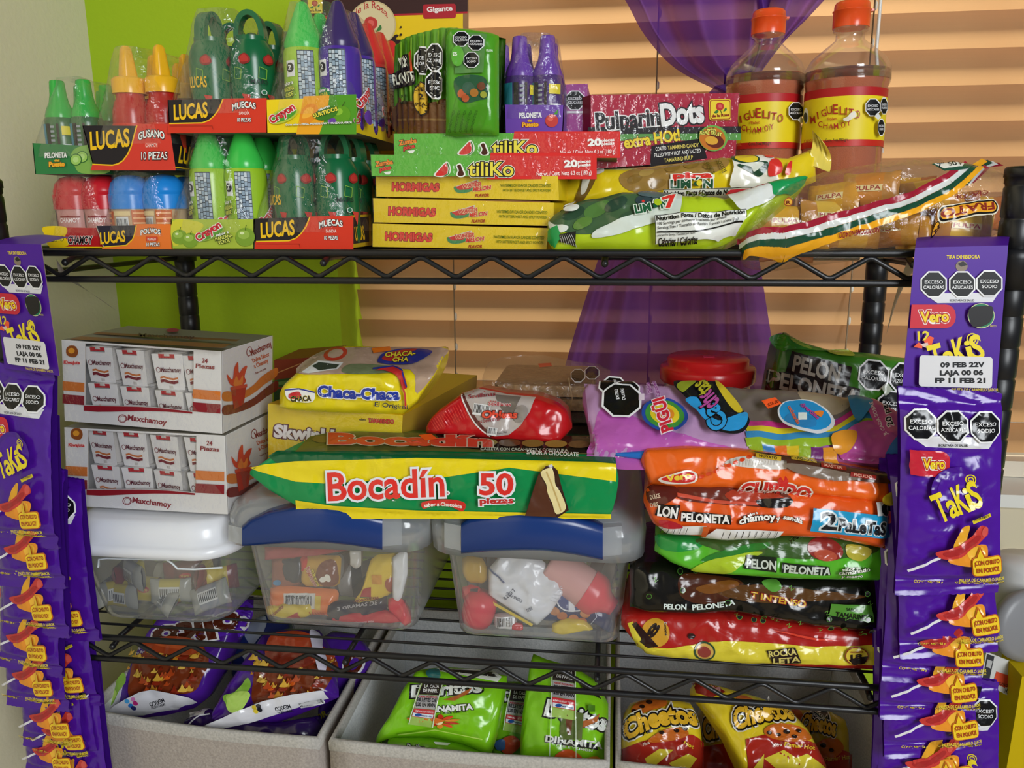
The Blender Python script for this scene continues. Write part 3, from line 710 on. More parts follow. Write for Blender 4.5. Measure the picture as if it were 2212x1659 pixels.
fill(t6, [P_SQ], 3, 'red squeeze bottle with yellow spout', 'the black and red tray', (.34, .76), .026, .044, z=.002, rz=lambda i, j: .2)
t7 = tray([(362, 216), (571, 212), (572, 283), (366, 286)], .0, .0, .20, 'candy_tray', 'red and black candy tray of dark green bottles stacked on green cone caps', mblkp, lucas(0, 0, ('MUECAS', 'SANDÍA', '10 PIEZAS')), sidem=mred, film=(.101, .02, .006, .006))
fill(t7, [P_MEL], 3, 'dark green loop-capped bottle', 'the upper red and black tray', (.37, .80), .024, .044, rz=lambda i, j: (1.35, .1)[j] if i == 0 else (.2, -.3)[j])
def surtidos(a):
    a.poly([(656, 208), (712, 206), (708, 240), (700, 262), (690, 290), (640, 290), (648, 250)], '#efa61c'); a.poly([(712, 205), (770, 204), (770, 290), (690, 290), (700, 262), (708, 240)], '#4f9620')
    a.blob([(648, 262), (652, 240), (664, 226), (682, 226), (688, 240), (680, 256), (664, 268)], '#e98f1e'); a.blob([(654, 256), (658, 240), (668, 232), (678, 236), (674, 250)], '#f4b23a')
    a.ell(737, 247, 21, 19, '#5f9c1c'); a.ell(730, 241, 11, 8, '#8cbf34'); a.ell(727, 237, 5, 3, '#d8ecb0'); a.line([(740, 230), (746, 220)], 1.6, '#3d5418')
    a.ell(706, 245, 26, 14, '#3a7a1e', -18); a.text('sabores', (690, 240), (714, 231), 5, '#f3f3ea', .03, ('#1d3a12', .08)); a.text('SURTIDOS', (680, 255), (731, 239), 9, '#f0e24a', .03, ('#20401a', .10))
    a.ell(614, 250, 33, 15, '#b9c73a', -22); a.ell(614, 250, 29, 11, '#4f9a2a', -22); a.text('Crayon', (590, 268), (640, 236), 17, '#c8242e', .04, ('#f1ece4', .10))
    a.text('Dulce sabor a FRESA, MANGO, UVA Y MANZANA VERDE', (620, 272), (762, 267), 4.2, '#f4f4ea', .03, ('#3a3a14', .07))
t8 = tray([(574, 216), (763, 208), (766, 285), (576, 287)], .0, .0, .215, 'candy_tray', 'yellow and green candy tray of mixed colour crayon bottles', M('#f0d214', 'print'), surtidos,
          lambda a: (a.ell(780, 248, 13, 26, '#b9c73a', -10), a.ell(780, 248, 10, 21, '#4f9a2a', -10), a.text('Crayon', (775, 268), (789, 222), 14, '#c8242e', .04, ('#f1ece4', .10))), wing=.035, film=(.106, .014, .006, .006))
fill(t8, [P_CG, P_CP, P_CG, P_CP, P_CG, P_CR, P_CP, P_CR, P_CG, P_CR], 5, 'crayon-shaped bottle', 'the yellow and green tray', (.38, .78), .022, .0415, rz=lambda i, j: (-.05, -.25)[j] if i == 0 else .5, group='crayon-shaped bottles in the yellow and green tray')
def pelonp(a):
    a.text('PELONETA', (1122, 255), (1170, 254), 11.5, '#f1eef4', .05, ('#35205a', .09)); a.text('del', (1140, 263), (1149, 263), 5, '#f0c83a', .04, ('#b3361f', .1)); a.text('Puesto', (1129, 274), (1163, 273), 9.5, '#f3b52c', .05, ('#b3361f', .11))
    a.ell(1192, 261, 14, 14, '#c8423c'); a.ell(1189, 257, 6, 5, '#de6a5a'); a.poly([(1196, 247), (1206, 236), (1204, 248)], '#4f9a3a')
t9 = tray([(1089, 226), (1219, 227), (1216, 295), (1091, 295)], .03, .03, .075, 'candy_tray', 'purple candy tray with slim purple-capped bottles on the flat boxes', M('#6f45aa', 'print'), pelonp, film=(.084, .008, .006, .006))
fill(t9, [P_SP], 2, 'slim bottle with purple cap', 'the purple tray', (.22, .70), .018, .034, rz=lambda i, j: (.2, -.3)[j])
t9b = tray([(1066, 232), (1180, 230), (1178, 287), (1066, 287)], .125, .125, .06, 'candy_tray', 'dark purple candy tray half hidden behind the front purple tray', M('#4f2f7c', 'print'), lambda a: (a.rect(1076, 236, 1088, 284, '#2a8a90'), a.ell(1071, 256, 4, 12, '#d8742a')), film=(.084, .008, .006, .006))
fill(t9b, [P_SP], 1, 'slim bottle with purple cap', 'the rear purple tray', (.13, .50), .02, .034, rz=lambda i, j: -.6)
for p in PROTO:
    for c in list(p.children): bpy.data.objects.remove(c)
    bpy.data.objects.remove(p)
for c in PLACED:
    if '_w' in c: del c['_w']
ALL = [o for o in bpy.data.objects]
# ================================================================ flat boxes and other cartons
def carton(q, Y0, Y1, d, name, label, cm, fn, side=None, mf=None, cat='candy box', group=None, lean=0, film=False):
    s = Slab(q, Y0, Y1, d, lean); r = slabroot(s, name, label, cat, group); b = MB(); s.solid(b, cm, mf); fn(s.art(b))
    if side: side(s.side(b))
    b.build('printed_carton', r)
    if film:
        e = .0007; f = MB(); P = [p for p in s.q]; c = sum((p for p in s.q+s.bq), V())/8
        s2 = [c+(p-c)*1.004 for p in s.q]; b2 = [c+(p-c)*1.004 for p in s.bq]; rows = []
        n = 26
        for j in range(7):
            row = []
            for i in range(n):
                p = s2[3].lerp(s2[2], i/(n-1)).lerp(s2[0].lerp(s2[1], i/(n-1)), j/6); row.append(p-s.ey*(e+.0006*abs(noise.noise(p*90))))
            rows.append(row)
        f.grid(rows, M('#f2f2ee', 'film')); f.build('shrink_film', r)
    return s
def hormigas(dx, dy, sl):
    def f(a):
        def p(x, y): return (x+dx, y+dy+(x-813)*sl)
        a.text('HORMIGAS', p(848, 411), p(948, 412), 17, '#e0342a', .05, ('#8f1518', .10))
        a.poly([p(980, 403), p(1034, 386), p(1033, 398), p(1024, 408), p(1005, 416), p(988, 415)], '#d8ded0'); a.blob([p(982, 402), p(1002, 404), p(1020, 402), p(1018, 412), p(996, 416), p(984, 412)], '#3f8a52'); a.poly([p(984, 403), p(1032, 388), p(1030, 399), p(1012, 408), p(992, 409)], '#cf2f2c')
        a.text('WATER', p(1000, 405), p(1040, 400), 9, '#d23a34', .04, ('#ecd9a8', .10), sh=.2); a.text('MELON', p(1023, 412), p(1062, 407), 8.5, '#d23a34', .04, ('#ecd9a8', .10), sh=.2); a.text('FLAVOR', p(1028, 424), p(1057, 423), 6.5, '#a52220', .03, sh=.2)
        a.text('WATERMELON FLAVOR CANDIES CONFITED', p(1082, 402), p(1191, 402), 6.6, '#4c6a12', .012, sh=.12); a.text('WITH BITTERSWEET AND SPICY POWDER', p(1087, 412), p(1190, 412), 6.2, '#4c6a12', .012, sh=.12)
    return f
myel = M('#e9c912', 'print'); mrb = M('#c02a20', 'print'); G = 'yellow watermelon candy boxes in a pile'
carton([(805, 483), (1184, 493), (1180, 540), (805, 533)], .03, .01, .15, 'candy_box', 'yellow flat candy box with red lettering, lowest of its pile', myel, hormigas(-15, 106, .024), mf={'bottom': mrb}, group=G, film=True)
carton([(806, 428), (1196, 438), (1196, 488), (808, 480)], .03, .01, .15, 'candy_box', 'yellow flat candy box with red lettering, middle of its pile', myel, hormigas(-8, 52, .022), mf={'bottom': mrb}, group=G, film=True)
carton([(812, 379), (1205, 380), (1207, 433), (813, 424.5)], .03, .01, .15, 'candy_box', 'yellow flat candy box with red lettering, topmost of the three yellow ones', myel, hormigas(0, 0, .006), mf={'bottom': mrb}, group=G, film=True)
def tiliko(dx, dy):
    def f(a):
        def p(x, y): return (x+dx, y+dy)
        a.poly([p(1111, 284), p(1340, 284), p(1340, 341), p(1103, 341)], '#d92a26')
        a.text('Zumba', p(863, 314), p(900, 308), 11, '#f08a1e', .04, ('#2a1410', .10), sh=.15); a.text('pica', p(872, 324), p(896, 319), 9, '#d8301f', .05, ('#2a1410', .10), sh=.2); a.poly([p(880, 326), p(897, 324), p(893, 331), p(885, 331)], '#eef2ea')
        a.blob([p(988, 333), p(1002, 316), p(1016, 303), p(1024, 312), p(1025, 326), p(1012, 336)], '#ecf0e4'); a.blob([p(992, 332), p(1004, 317), p(1015, 307), p(1019, 318), p(1016, 330), p(1004, 334)], '#d3332e'); a.line([p(1018, 306), p(1022, 318), p(1020, 330), p(1010, 335)], 2.4, '#3a7a34')
        a.blob([p(1036, 312), p(1046, 307), p(1053, 318), p(1057, 333), p(1046, 337), p(1037, 332), p(1040, 322)], '#ecf0e4'); a.blob([p(1039, 313), p(1046, 310), p(1050, 320), p(1054, 331), p(1046, 335), p(1040, 331), p(1043, 322)], '#4a2416')
        a.text('tiliKo', p(1064, 334), p(1160, 334), 31, '#e9d94a', .02, ('#2a2420', .07), ol2=('#e9ead8', .10))
        a.text('20', p(1271, 315), p(1298, 314), 14.5, '#f4f2ee', .05); a.text('pieces', p(1300, 307), p(1327, 305), 7, '#f4f2ee', .03); a.text('piezas', p(1300, 314.5), p(1327, 312.5), 7, '#f4f2ee', .03)
        a.text('Net wt. / Cont. Neto 6.3 oz (180 g)', p(1211, 334), p(1329, 331), 9, '#f4f2ee', .008)
    return f
mtg = M('#5fb53a', 'print'); mtr = M('#c92a26', 'print')
carton([(801, 334), (1277, 338), (1274, 381), (803, 380)], .012, .012, .13, 'candy_box', 'long green and red flat candy box resting on the yellow pile', mtg, tiliko(-51, 46), mf={'right': mtr, 'back': mtr, 'top': mtr, 'bottom': M('#9a9488', 'matte')}, group='long green and red candy boxes', film=True)
carton([(851, 289), (1337, 286), (1333, 337.5), (852, 336)], .015, .015, .13, 'candy_box', 'long green and red flat candy box topmost, under the pouches', mtg, tiliko(0, 0), mf={'right': mtr, 'back': mtr, 'top': mtr, 'bottom': M('#9a9488', 'matte')}, group='long green and red candy boxes', film=True)
def rosa(a, x, y, s):
    a.blob([(x-9*s, y+2*s), (x-7*s, y-7*s), (x+1*s, y-10*s), (x+9*s, y-5*s), (x+9*s, y+4*s), (x+2*s, y+9*s), (x-5*s, y+8*s)], '#c23a34')
    a.blob([(x-4*s, y), (x-2*s, y-5*s), (x+4*s, y-4*s), (x+5*s, y+2*s), (x, y+4*s)], '#dc6258'); a.blob([(x-14*s, y+14*s), (x-7*s, y+8*s), (x-3*s, y+12*s), (x-8*s, y+16*s)], '#3f7a3a'); a.blob([(x+8*s, y+12*s), (x+14*s, y+2*s), (x+16*s, y+8*s)], '#3f7a3a')
    a.line([(x+1*s, y+8*s), (x+6*s, y+20*s)], 1.3*s, '#3f6a2a')
def pulp(a):
    a.poly([(1270, 275), (1600, 273), (1600, 288), (1270, 290)], '#221c20'); a.poly([(1270, 290), (1600, 288), (1600, 303), (1270, 305)], '#5fa04e')
    a.text('Pulparin', (1289, 281), (1424, 269), 38, '#221c20', .035, ('#eceae6', .085)); a.text('Dots', (1430, 271), (1519, 262), 47, '#f2f1ee', .045, ('#221c20', .10))
    a.text('extra HOt!', (1349, 320), (1468, 303), 25, '#f0d63c', .035, ('#7a1a20', .07)); a.poly([(1406, 315), (1514, 299), (1526, 342), (1404, 361)], '#221c20')
    a.text('COATED', (1415, 326), (1438, 324), 8.5, '#f0eee8', .012); a.text('TAMARIND CANDY', (1441, 323.5), (1508, 317), 8.5, '#ecd86a', .012); a.text('FILLED WITH HOT AND SALTED', (1412, 340), (1512, 329), 8.5, '#f0eee8', .012); a.text('TAMARIND PULP', (1433, 351), (1495, 344), 8.5, '#ecd86a', .012)
    a.rrect(1530, 215, 1577, 260, 5, '#f0d43c', -1); a.rrect(1531.5, 216.5, 1575.5, 258.5, 4, '#9a2024', -1); a.rrect(1533, 218, 1574, 257, 4, '#f0d43c', -1); rosa(a, 1552, 231, .9); a.text('de la Rosa', (1535, 254), (1572, 251), 6, '#8a1c20', .03)
    a.ell(1537, 299, 31, 28, '#6fae4e', 10); a.ell(1535, 300, 28, 25, '#c9762a', 10); a.ell(1540, 306, 20, 14, '#6a2a1c', 10); a.ell(1533, 304, 14, 9, '#e0a83a', 10); a.text('with', (1522, 283), (1541, 285), 8, '#f0e86a', .03, ('#26301a', .09)); a.text('REAL FRUIT', (1507, 291), (1554, 296), 8, '#f0e86a', .03, ('#26301a', .09), arc=2)
mp2 = M('#b3183a', 'print')
carton([(1276, 205), (1597, 201), (1588, 343), (1277, 365)], .085, .16, .11, 'candy_box', 'crimson candy box with black and white lettering in front of the brown bottles', mp2, pulp, film=True)
carton([(1282, 366), (1520, 362), (1520, 392), (1282, 398)], .10, .12, .12, 'candy_box', 'green flat box lying under the crimson box', M('#4f8f4a', 'print'), lambda a: (a.rect(1290, 386, 1510, 389, '#e8e8d8')))
carton([(1212, 183), (1269, 181), (1267, 292), (1212, 292)], .10, .10, .10, 'candy_box', 'pink candy box with black octagon seal behind the purple tray', M('#a84a94', 'print'), lambda a: (a.octo(1242, 217, 21, 'EXCESO', 'AZÚCARES'), a.octo(1202, 217, 21, '', ''), a.rect(1212, 240, 1262, 245, '#d9d4dc')), film=True)
def gigante(a):
    a.poly([(650, -60), (1010, -60), (1010, 27), (650, 39)], '#3b1e1a'); a.poly([(650, 37), (1010, 25), (1010, 29), (650, 41)], '#b3202c'); a.rrect(914, 9, 985, 40, 5, '#b3202c', -1.5); a.text('Gigante', (923, 26), (977, 23), 11, '#f2ebe4', .035)
    a.rrect(664, -12, 698, 30, 3, '#7a2a1c', -1); a.rrect(665.5, -11, 696.5, 29, 3, '#f0d43c', -1); rosa(a, 680, 8, .7); a.text('de la Rosa', (668, 26), (694, 25), 5, '#7a1c1c', .02)
    a.ell(805, 54, 51, 52, '#cdb786'); a.ell(805, 54, 48, 49, '#dccb9c'); a.text('de la Rosa', (765, 42), (838, 40), 16, '#b82a2c', .012, arc=23); rosa(a, 801, 52, 1.5)
    a.poly([(815, 100), (880, 96), (880, 120), (815, 122)], '#b3202c'); a.text('O DE C', (834, 114), (862, 112), 9, '#f0e8e0', .03)
    a.blob([(820, 95), (842, 88), (855, 76), (862, 78), (856, 86), (876, 88), (870, 100), (840, 104)], '#2a1410'); a.ell(867, 76, 3, 2.5, '#2a1410'); a.ell(867, 60, 2.2, 2.2, '#2a1410'); a.ell(698, 46, 2, 2, '#2a1410')
carton([(658, -40), (1000, -50), (1000, 440), (662, 440)], .215, .235, .09, 'candy_box', 'large yellow and brown upright candy box at the back, above the crayon bottles', M('#efc912', 'print'), gigante, mf={'right': M('#a8875c', 'paper'), 'top': M('#3b1e1a', 'print')})
# ---- bundle of stand-up pouches
s = Slab([(858, 62), (985, 58), (980, 293), (868, 293)], .06, .02, .06)
r = slabroot(s, 'candy_pouch_bundle', 'bundle of lime green stand-up candy pouches with black seals', 'candy pouches'); b = MB()
ptop = [(856, 100), (880, 84), (910, 76), (935, 70), (960, 62), (990, 60)]; pbot = [(866, 293), (925, 293), (990, 293)]
P0, N0 = s.A, s.N
def pouchmap(x, y, h):
    u = (x-856)/134; k = .0035*abs(math.sin(x*.21+.4))*(1-abs(y-190)/190)+.006*math.sin(max(0, min(1, u))*math.pi)
    return onpl(x, y, P0, N0)+N0*(k+h)
rows = [[pouchmap(x, lerp(interp(ptop, x), interp(pbot, x), j/16), 0) for x in range(856, 991, 3)] for j in range(17)]
b.grid(rows, M('#5f9c22', 'bag'), flip=True)
b.grid([[p+s.ey*.06 for p in rw] for rw in rows], M('#3a6a18', 'bag')); 
b.grid([[rw[0], rw[0]+s.ey*.06] for rw in rows], M('#3a6a18', 'bag')); b.grid([[p for p in rows[0]], [p+s.ey*.06 for p in rows[0]]], M('#6aa828', 'bag'))
a = Art(b, pouchmap, 6, .0006, .0002, 'bag')
a.blob([(866, 215), (900, 225), (950, 222), (985, 215), (985, 292), (868, 292)], '#7a4a26'); 
for k in range(9): a.line([(862+14*k, 96-4*k), (868+13*k, 288)], 3, ('#3f7a1c', '#86b830')[k % 2])
a.blob([(866, 226), (960, 226), (985, 240), (983, 291), (868, 291)], '#6a4626'); a.rect(872, 258, 980, 262, '#8a6a3a')
a.poly([(880, 124), (900, 118), (904, 152), (916, 152), (920, 185), (862, 195), (860, 160), (878, 154)], '#1e1512'); a.text('PELON', (881, 150), (899, 145), 23, '#e9ecdc', .03); a.text('PELONETES', (863, 186), (919, 178), 24, '#e9ecdc', .03)
a.text('sabor a', (882, 214), (899, 211), 8, '#1c2a10', .02); a.text('tamarindo', (880, 228), (902, 225), 9, '#1c2a10', .02); a.ell(932, 216, 15, 37, '#26180e'); a.ell(932, 216, 13.5, 34, '#d8b02a'); a.text('CONTIENE', (921, 200), (943, 199), 8, '#2a1c10', .01); a.text('12', (926, 218), (938, 217), 12, '#2a1c10', .03); a.text('PIEZAS', (922, 232), (943, 231), 8, '#2a1c10', .01)
for x, y, w in ((935, 135, 'CALORÍAS'), (960, 128, 'AZÚCARES'), (962, 187, 'SODIO')): a.octo(x, y, 30, 'EXCESO', w, sx=.5)
a.poly([(909, 119), (917, 112), (921, 158), (911, 162)], '#ee5a1c')
b.build('ridged_wrap', r)
bg = Bag([(963, 72), (975, 60), (1010, 62), (1060, 70), (1078, 78)], [(963, 292), (990, 293), (1040, 293), (1078, 293)], atY(1020, 180, .012), (0, -1, .02), T=.012, back=.02, mat=M('#4f9c22', 'bag'), pu=5, pv=6, seed=4)
# taper towards the foot is drawn by the pouch outline below
b2 = bg.mb; a = bg.art()
a.blob([(985, 240), (1000, 205), (1040, 205), (1058, 230), (1040, 285), (972, 292)], '#4a8f1e')
a.blob([(990, 175), (1030, 168), (1056, 178), (1058, 215), (1040, 222), (1010, 228), (992, 210)], '#2f5a3c'); 
for x, y, q, c in ((1004, 208, 9, '#c0623a'), (1018, 196, 13, '#3f5f4a'), (1030, 206, 9, '#a8702f'), (1045, 192, 9, '#6a3a22'), (1012, 218, 8, '#b0562e'), (1050, 210, 7, '#9aa03a')): a.ell(x, y, q, q, c)
a.poly([(990, 76), (1056, 80), (1050, 164), (990, 166)], '#5a8a4a'); a.octo(1003, 92, 17, 'EXCESO', 'CALORÍAS'); a.octo(1035, 101, 17, 'EXCESO', 'AZÚCARES'); a.octo(1026, 138, 16.5, 'EXCESO', 'SODIO'); a.ell(997, 130, 13, 22, '#5faa3a'); a.text('ES', (988, 130), (996, 129), 7, '#eef4e4', .03); a.text('PELON', (1058, 121), (1070, 120), 5, '#eef4e4', .02)
for k in range(5): a.text('CONTENIDO NETO PIEZAS', (978+12*k, 290), (992+12*k, 246), 5, '#1f3a10', .01)
b2.build('front_pouch', r)
# ================================================================ soft bags on the top shelf
def bagobj(name, label, cat, top, bot, P, fn, N=None, group=None, part='printed_bag', **kw):
    B = Bag(top, bot, P, N, **kw); r = root(name, label, cat, (B.P.x, B.P.y+kw.get('back', .02)*.5, min(v.z for v in B.mb.v)), group)
    a = B.art(); fn(a); B.mb.build(part, r); return B, r
def picalimon(a):
    a.blob([(1340, 385), (1400, 362), (1480, 352), (1560, 345), (1560, 372), (1480, 400), (1400, 425), (1350, 415)], '#9c7a3c')
    for x, y in ((1370, 395), (1395, 380), (1420, 405), (1450, 370), (1490, 362), (1530, 365)): a.ell(x, y, 17, 9, ('#8a6a2c', '#b0904a')[x % 2], -20)
    a.blob([(1260, 372), (1290, 368), (1286, 400), (1262, 440), (1244, 440), (1256, 408)], '#6f5420'); a.blob([(1265, 376), (1280, 372), (1268, 420), (1256, 425)], '#c9c4b4')
    a.blob([(1262, 368), (1300, 366), (1304, 380), (1280, 387), (1264, 380)], '#eceadf'); a.text('pica', (1452, 395), (1530, 393), 12.5, '#d8332a', .05, ('#f2efe4', .14)); a.text('LIMÓN', (1446, 415), (1533, 414), 17.5, '#1f4f33', .04, ('#f2efe4', .10)); a.ell(1505, 405, 6, 6, '#e2cf2a')
    a.text('sabor', (1538, 384), (1520, 352), 11, '#5f5214', .01); a.text('limón', (1562, 380), (1546, 350), 12, '#5f5214', .01)
    a.blob([(1577, 372), (1580, 350), (1640, 343), (1672, 358), (1668, 385), (1660, 412), (1574, 417)], '#e6e3d8'); a.ell(1602, 352, 30, 13, '#24452f', 6); a.ell(1604, 352, 24, 10, '#e0c52c', 6)
    a.blob([(1583, 368), (1610, 364), (1644, 360), (1648, 372), (1632, 392), (1612, 384)], '#24452f'); a.blob([(1590, 366), (1612, 372), (1620, 382), (1640, 365), (1625, 362)], '#d9dcd2')
    a.blob([(1652, 360), (1668, 352), (1678, 366), (1676, 384), (1655, 393), (1648, 386)], '#d8332a'); a.blob([(1690, 366), (1700, 357), (1698, 372), (1694, 388), (1684, 386)], '#d8332a'); a.blob([(1642, 343), (1660, 341), (1662, 350), (1648, 350)], '#d8332a')
    a.poly([(1430, 419), (1640, 413), (1640, 432), (1428, 438)], '#e9e7dc'); a.line([(1428, 420), (1640, 414)], 1.2, '#1c1c18'); a.text('Nutrition Facts / Datos de Nutrición', (1432, 431), (1600, 426), 8.5, '#16160f', .04)
B, r = bagobj('candy_bag', 'yellow candy bag lying in front of the crimson box, its open end sticking up', 'candy bag',
    [(1188, 436), (1204, 405), (1225, 388), (1250, 376), (1300, 366), (1400, 366), (1480, 355), (1560, 342), (1640, 338), (1700, 343), (1730, 332), (1762, 318)],
    [(1188, 440), (1204, 446), (1250, 452), (1300, 452), (1420, 440), (1560, 434), (1660, 424), (1720, 410), (1762, 392)], atY(1480, 400, .065), picalimon, (0, -1, .15), T=.018, back=.03, mat=M('#e3c81e', 'bag'), seed=2, wr=.0022, wl=55, pu=8, step=6)
b = MB(); rows = []
for j in range(13):
    t = j/12; x0, y0 = lerp(1740, 1753, t), lerp(352, 280, t); x1, y1 = lerp(1792, 1768, t*t), lerp(372, 296, t); row = []
    for k in range(9): q = k/8; row.append(atY(lerp(x0, x1, q)+math.sin(t*3)*8, lerp(y0, y1, q), .062-.004*math.sin(t*6+q*3)-.002*math.sin(q*22)))
    rows.append(row)
b.grid(rows, M('#e6cf5a', 'bag')); b.grid([[p+V((0, .0006, 0)) for p in w] for w in rows], M('#d8c040', 'bag'), flip=True)
b.build('crimped_end', r)
def limon7(a):
    a.blob([(1186, 484), (1205, 468), (1250, 446), (1340, 428), (1400, 424), (1450, 428), (1448, 460), (1440, 475), (1380, 500), (1300, 520), (1240, 520), (1190, 505)], '#43603e')
    for x, y, q, c in ((1240, 478, 26, '#2f4a34'), (1290, 470, 30, '#527a3a'), (1330, 462, 26, '#2c4634'), (1395, 445, 26, '#35464a'), (1260, 500, 22, '#5c8238'), (1360, 490, 24, '#39543a'), (1425, 440, 20, '#4a5a58')): a.ell(x, y, q, q*.5, c, -25)
    a.ell(1410, 436, 34, 11, '#52656a', 4); a.blob([(1280, 530), (1300, 510), (1400, 475), (1450, 460), (1445, 430), (1468, 432), (1466, 474), (1455, 487), (1400, 505), (1330, 525)], '#d3dcd2')
    a.blob([(1186, 486), (1200, 500), (1230, 508), (1215, 520), (1190, 505)], '#d9ded6'); a.poly([(1184, 505), (1206, 503), (1214, 528), (1200, 545), (1183, 524)], '#1f9a4e')
    a.poly([(1210, 524), (1246, 518), (1244, 540), (1212, 537)], '#26241f'); [a.line([(1212+4*k, 526), (1216+5*k, 540)], 1, '#b9b9b0') for k in range(7)]
    a.ell(1231, 453, 14, 8, '#dfe3da', -12); a.ell(1236, 470, 17, 9, '#dfe3da', -6); a.text('LIMÓN', (1372, 487), (1440, 473), 18, '#1f5a36', .04, ('#dfe6d8', .12)); a.ell(1418, 462, 8, 8, '#a9c21f'); a.text('7', (1434, 476), (1458, 470), 25, '#d8332a', .04, ('#dfe6d8', .1)); a.ell(1387, 461, 3, 3, '#d8332a')
    a.text('Sal', (1500, 434), (1512, 455), 12, '#4a5a12', .015); a.text('limón', (1480, 424), (1490, 452), 11, '#4a5a12', .015)
    a.blob([(1580, 425), (1650, 412), (1656, 424), (1662, 452), (1620, 475), (1590, 480), (1566, 440)], '#dde1de'); a.poly([(1575, 419), (1650, 414), (1648, 424), (1600, 434), (1560, 434)], '#b3262c'); a.blob([(1650, 414), (1700, 400), (1738, 394), (1715, 425), (1664, 450), (1656, 430)], '#1a9450')
    a.poly([(1411, 494), (1601, 481), (1603, 495), (1586, 518), (1548, 534), (1414, 541)], '#e5e7e0'); a.line([(1411, 494), (1601, 481), (1603, 495)], 1.2, '#1b1b18'); a.line([(1411, 494), (1414, 541)], 1.2, '#1b1b18')
    a.text('Nutrition Facts / Datos de Nutrición', (1415, 504), (1599, 490), 9, '#16160f', .03, arc=-1.5); a.text('100 Servings per container / raciones por envase', (1417, 513), (1560, 499), 5.4, '#24241e', .01, arc=-1.5); a.text('Serving Size / Tamaño de Ración 1 pieza / piece (2g)', (1417, 521), (1585, 503), 5.2, '#24241e', .01, arc=-2)
    a.line([(1416, 526), (1500, 525), (1560, 512), (1596, 504)], 2.6, '#16160f'); a.text('Amount Per Serving / Cantidad por ración', (1417, 533), (1496, 529), 3.6, '#24241e', .01); a.text('Calories / Calorías', (1420, 543), (1502, 541), 8, '#16160f', .03)
bagobj('candy_bag', 'lime green candy bag with clear window lying on the front edge of the top shelf', 'candy bag',
    [(1183, 482), (1200, 465), (1250, 441), (1340, 424), (1400, 420), (1470, 428), (1565, 433), (1610, 424), (1660, 410), (1740, 393)],
    [(1183, 520), (1200, 549), (1250, 539), (1340, 542), (1420, 542), (1520, 542), (1560, 531), (1600, 510), (1660, 468), (1740, 400)], atY(1430, 495, .002), limon7, (0, -1, .5), T=.016, back=.035, mat=M('#b3cc22', 'bag'), seed=5, wr=.0024, wl=60, pu=7, step=6)
# ---- clear cellophane bag of wrapped pulp candies with tricolour stripes
def wrapped(loc, rz, tilt, c1, c2, s, label, group, art=None):
    """little pillow sweet with crimped ends"""
    b = MB(); rows = []; n = 14
    for i in range(13):
        u = i/12*2-1; e = max(.04, (1-abs(u)**5)**.5); w = .5 if abs(u) > .93 else .44; row = []
        for k in range(n):
            a = 2*math.pi*k/n; y = math.cos(a); z = math.sin(a); th = .30*e+.012
            row.append(V((u*s, y*s*(.62 if abs(u) < .8 else .66), z*s*th)) + V((0, 0, noise.noise(V((u*3+loc[0]*90, y*3, z*2)))*s*.05)))
        rows.append(row)
    T = Matrix.Rotation(rz, 4, 'Z') @ Matrix.Rotation(tilt[0], 4, 'X') @ Matrix.Rotation(tilt[1], 4, 'Y'); L = V(loc)
    rows = [[T @ p + L for p in r] for r in rows]; b.grid(rows[:4], M(c2, 'bag'), closed=True); b.grid(rows[3:10], M(c1, 'bag'), closed=True); b.grid(rows[9:], M(c2, 'bag'), closed=True)
    if art:
        a = Art(b, lambda x, y, h: T @ V((x*s, -y*s, s*.31*(1-abs(x)**5)**.5*max(0, 1-(y/.62)**2)**.5+s*.02+h)) + L, .2, .0002, .0001, 'bag'); art(a)
    o = b.build('wrapped_candy', None, org=L); tag(o, label, 'candy', group); return o
ctop = [(1600, 530), (1612, 490), (1650, 440), (1700, 408), (1780, 384), (1860, 370), (1960, 357), (2030, 362), (2090, 376), (2166, 378)]
cbot = [(1600, 552), (1612, 565), (1690, 567), (1760, 556), (1860, 545), (1965, 537), (2030, 525), (2100, 520), (2166, 500)]
CP = atY(1880, 465, .004)
def cello(a):
    def band(off, w, c):
        P = [(1604, 556), (1690, 562), (1780, 540), (1880, 512), (1960, 488), (2030, 452), (2062, 424), (2100, 385)]; a.line([(x-off*.35, y-off) for x, y in P], w, c)
    h = a.h
    for off, w, c in ((0, 11, '#f0aa1e'), (11, 11, '#1c4a35'), (22, 11, '#d8dad8'), (33, 12, '#9c1f33')): a.h = h; band(off, w, c)
    a.poly([(1985, 392), (2050, 384), (2092, 378), (2060, 402), (2010, 410)], '#24503c'); a.poly([(1990, 392), (2060, 382), (2050, 396), (2010, 405)], '#e9e6da'); a.text("7'' 50 P", (1998, 402), (2054, 392), 12, '#1c1c1c', .015)
    a.rrect(1997, 472, 2130, 502, 14, '#e6dfc8', -10); a.rrect(1999, 474, 2128, 500, 13, '#161412', -10); a.rrect(2003, 477, 2124, 497, 10, '#e8a42a', -10); a.text('FRATO', (2116, 470), (2004, 490), 15, '#8a2a1c', .03)
    a.text('CIA. DE', (2100, 450), (2030, 460), 8, '#7a2a2a', .01); a.text('NO RECOMENDADO', (1878, 522), (1796, 532), 8, '#8a1f2c', .02); a.ell(2000, 519, 6, 10, '#1c1410', 10); a.ell(2000, 519, 4.6, 8, '#e8a42a', 10); a.text('R', (2003, 515), (1997, 524), 6, '#3a1c10', .03)
    a.ell(1686, 476, 9, 9, '#a85a2a'); a.ell(1686, 476, 7, 7, '#e8b040'); a.text('R', (1682, 480), (1690, 480), 7, '#6a2a1c', .03)
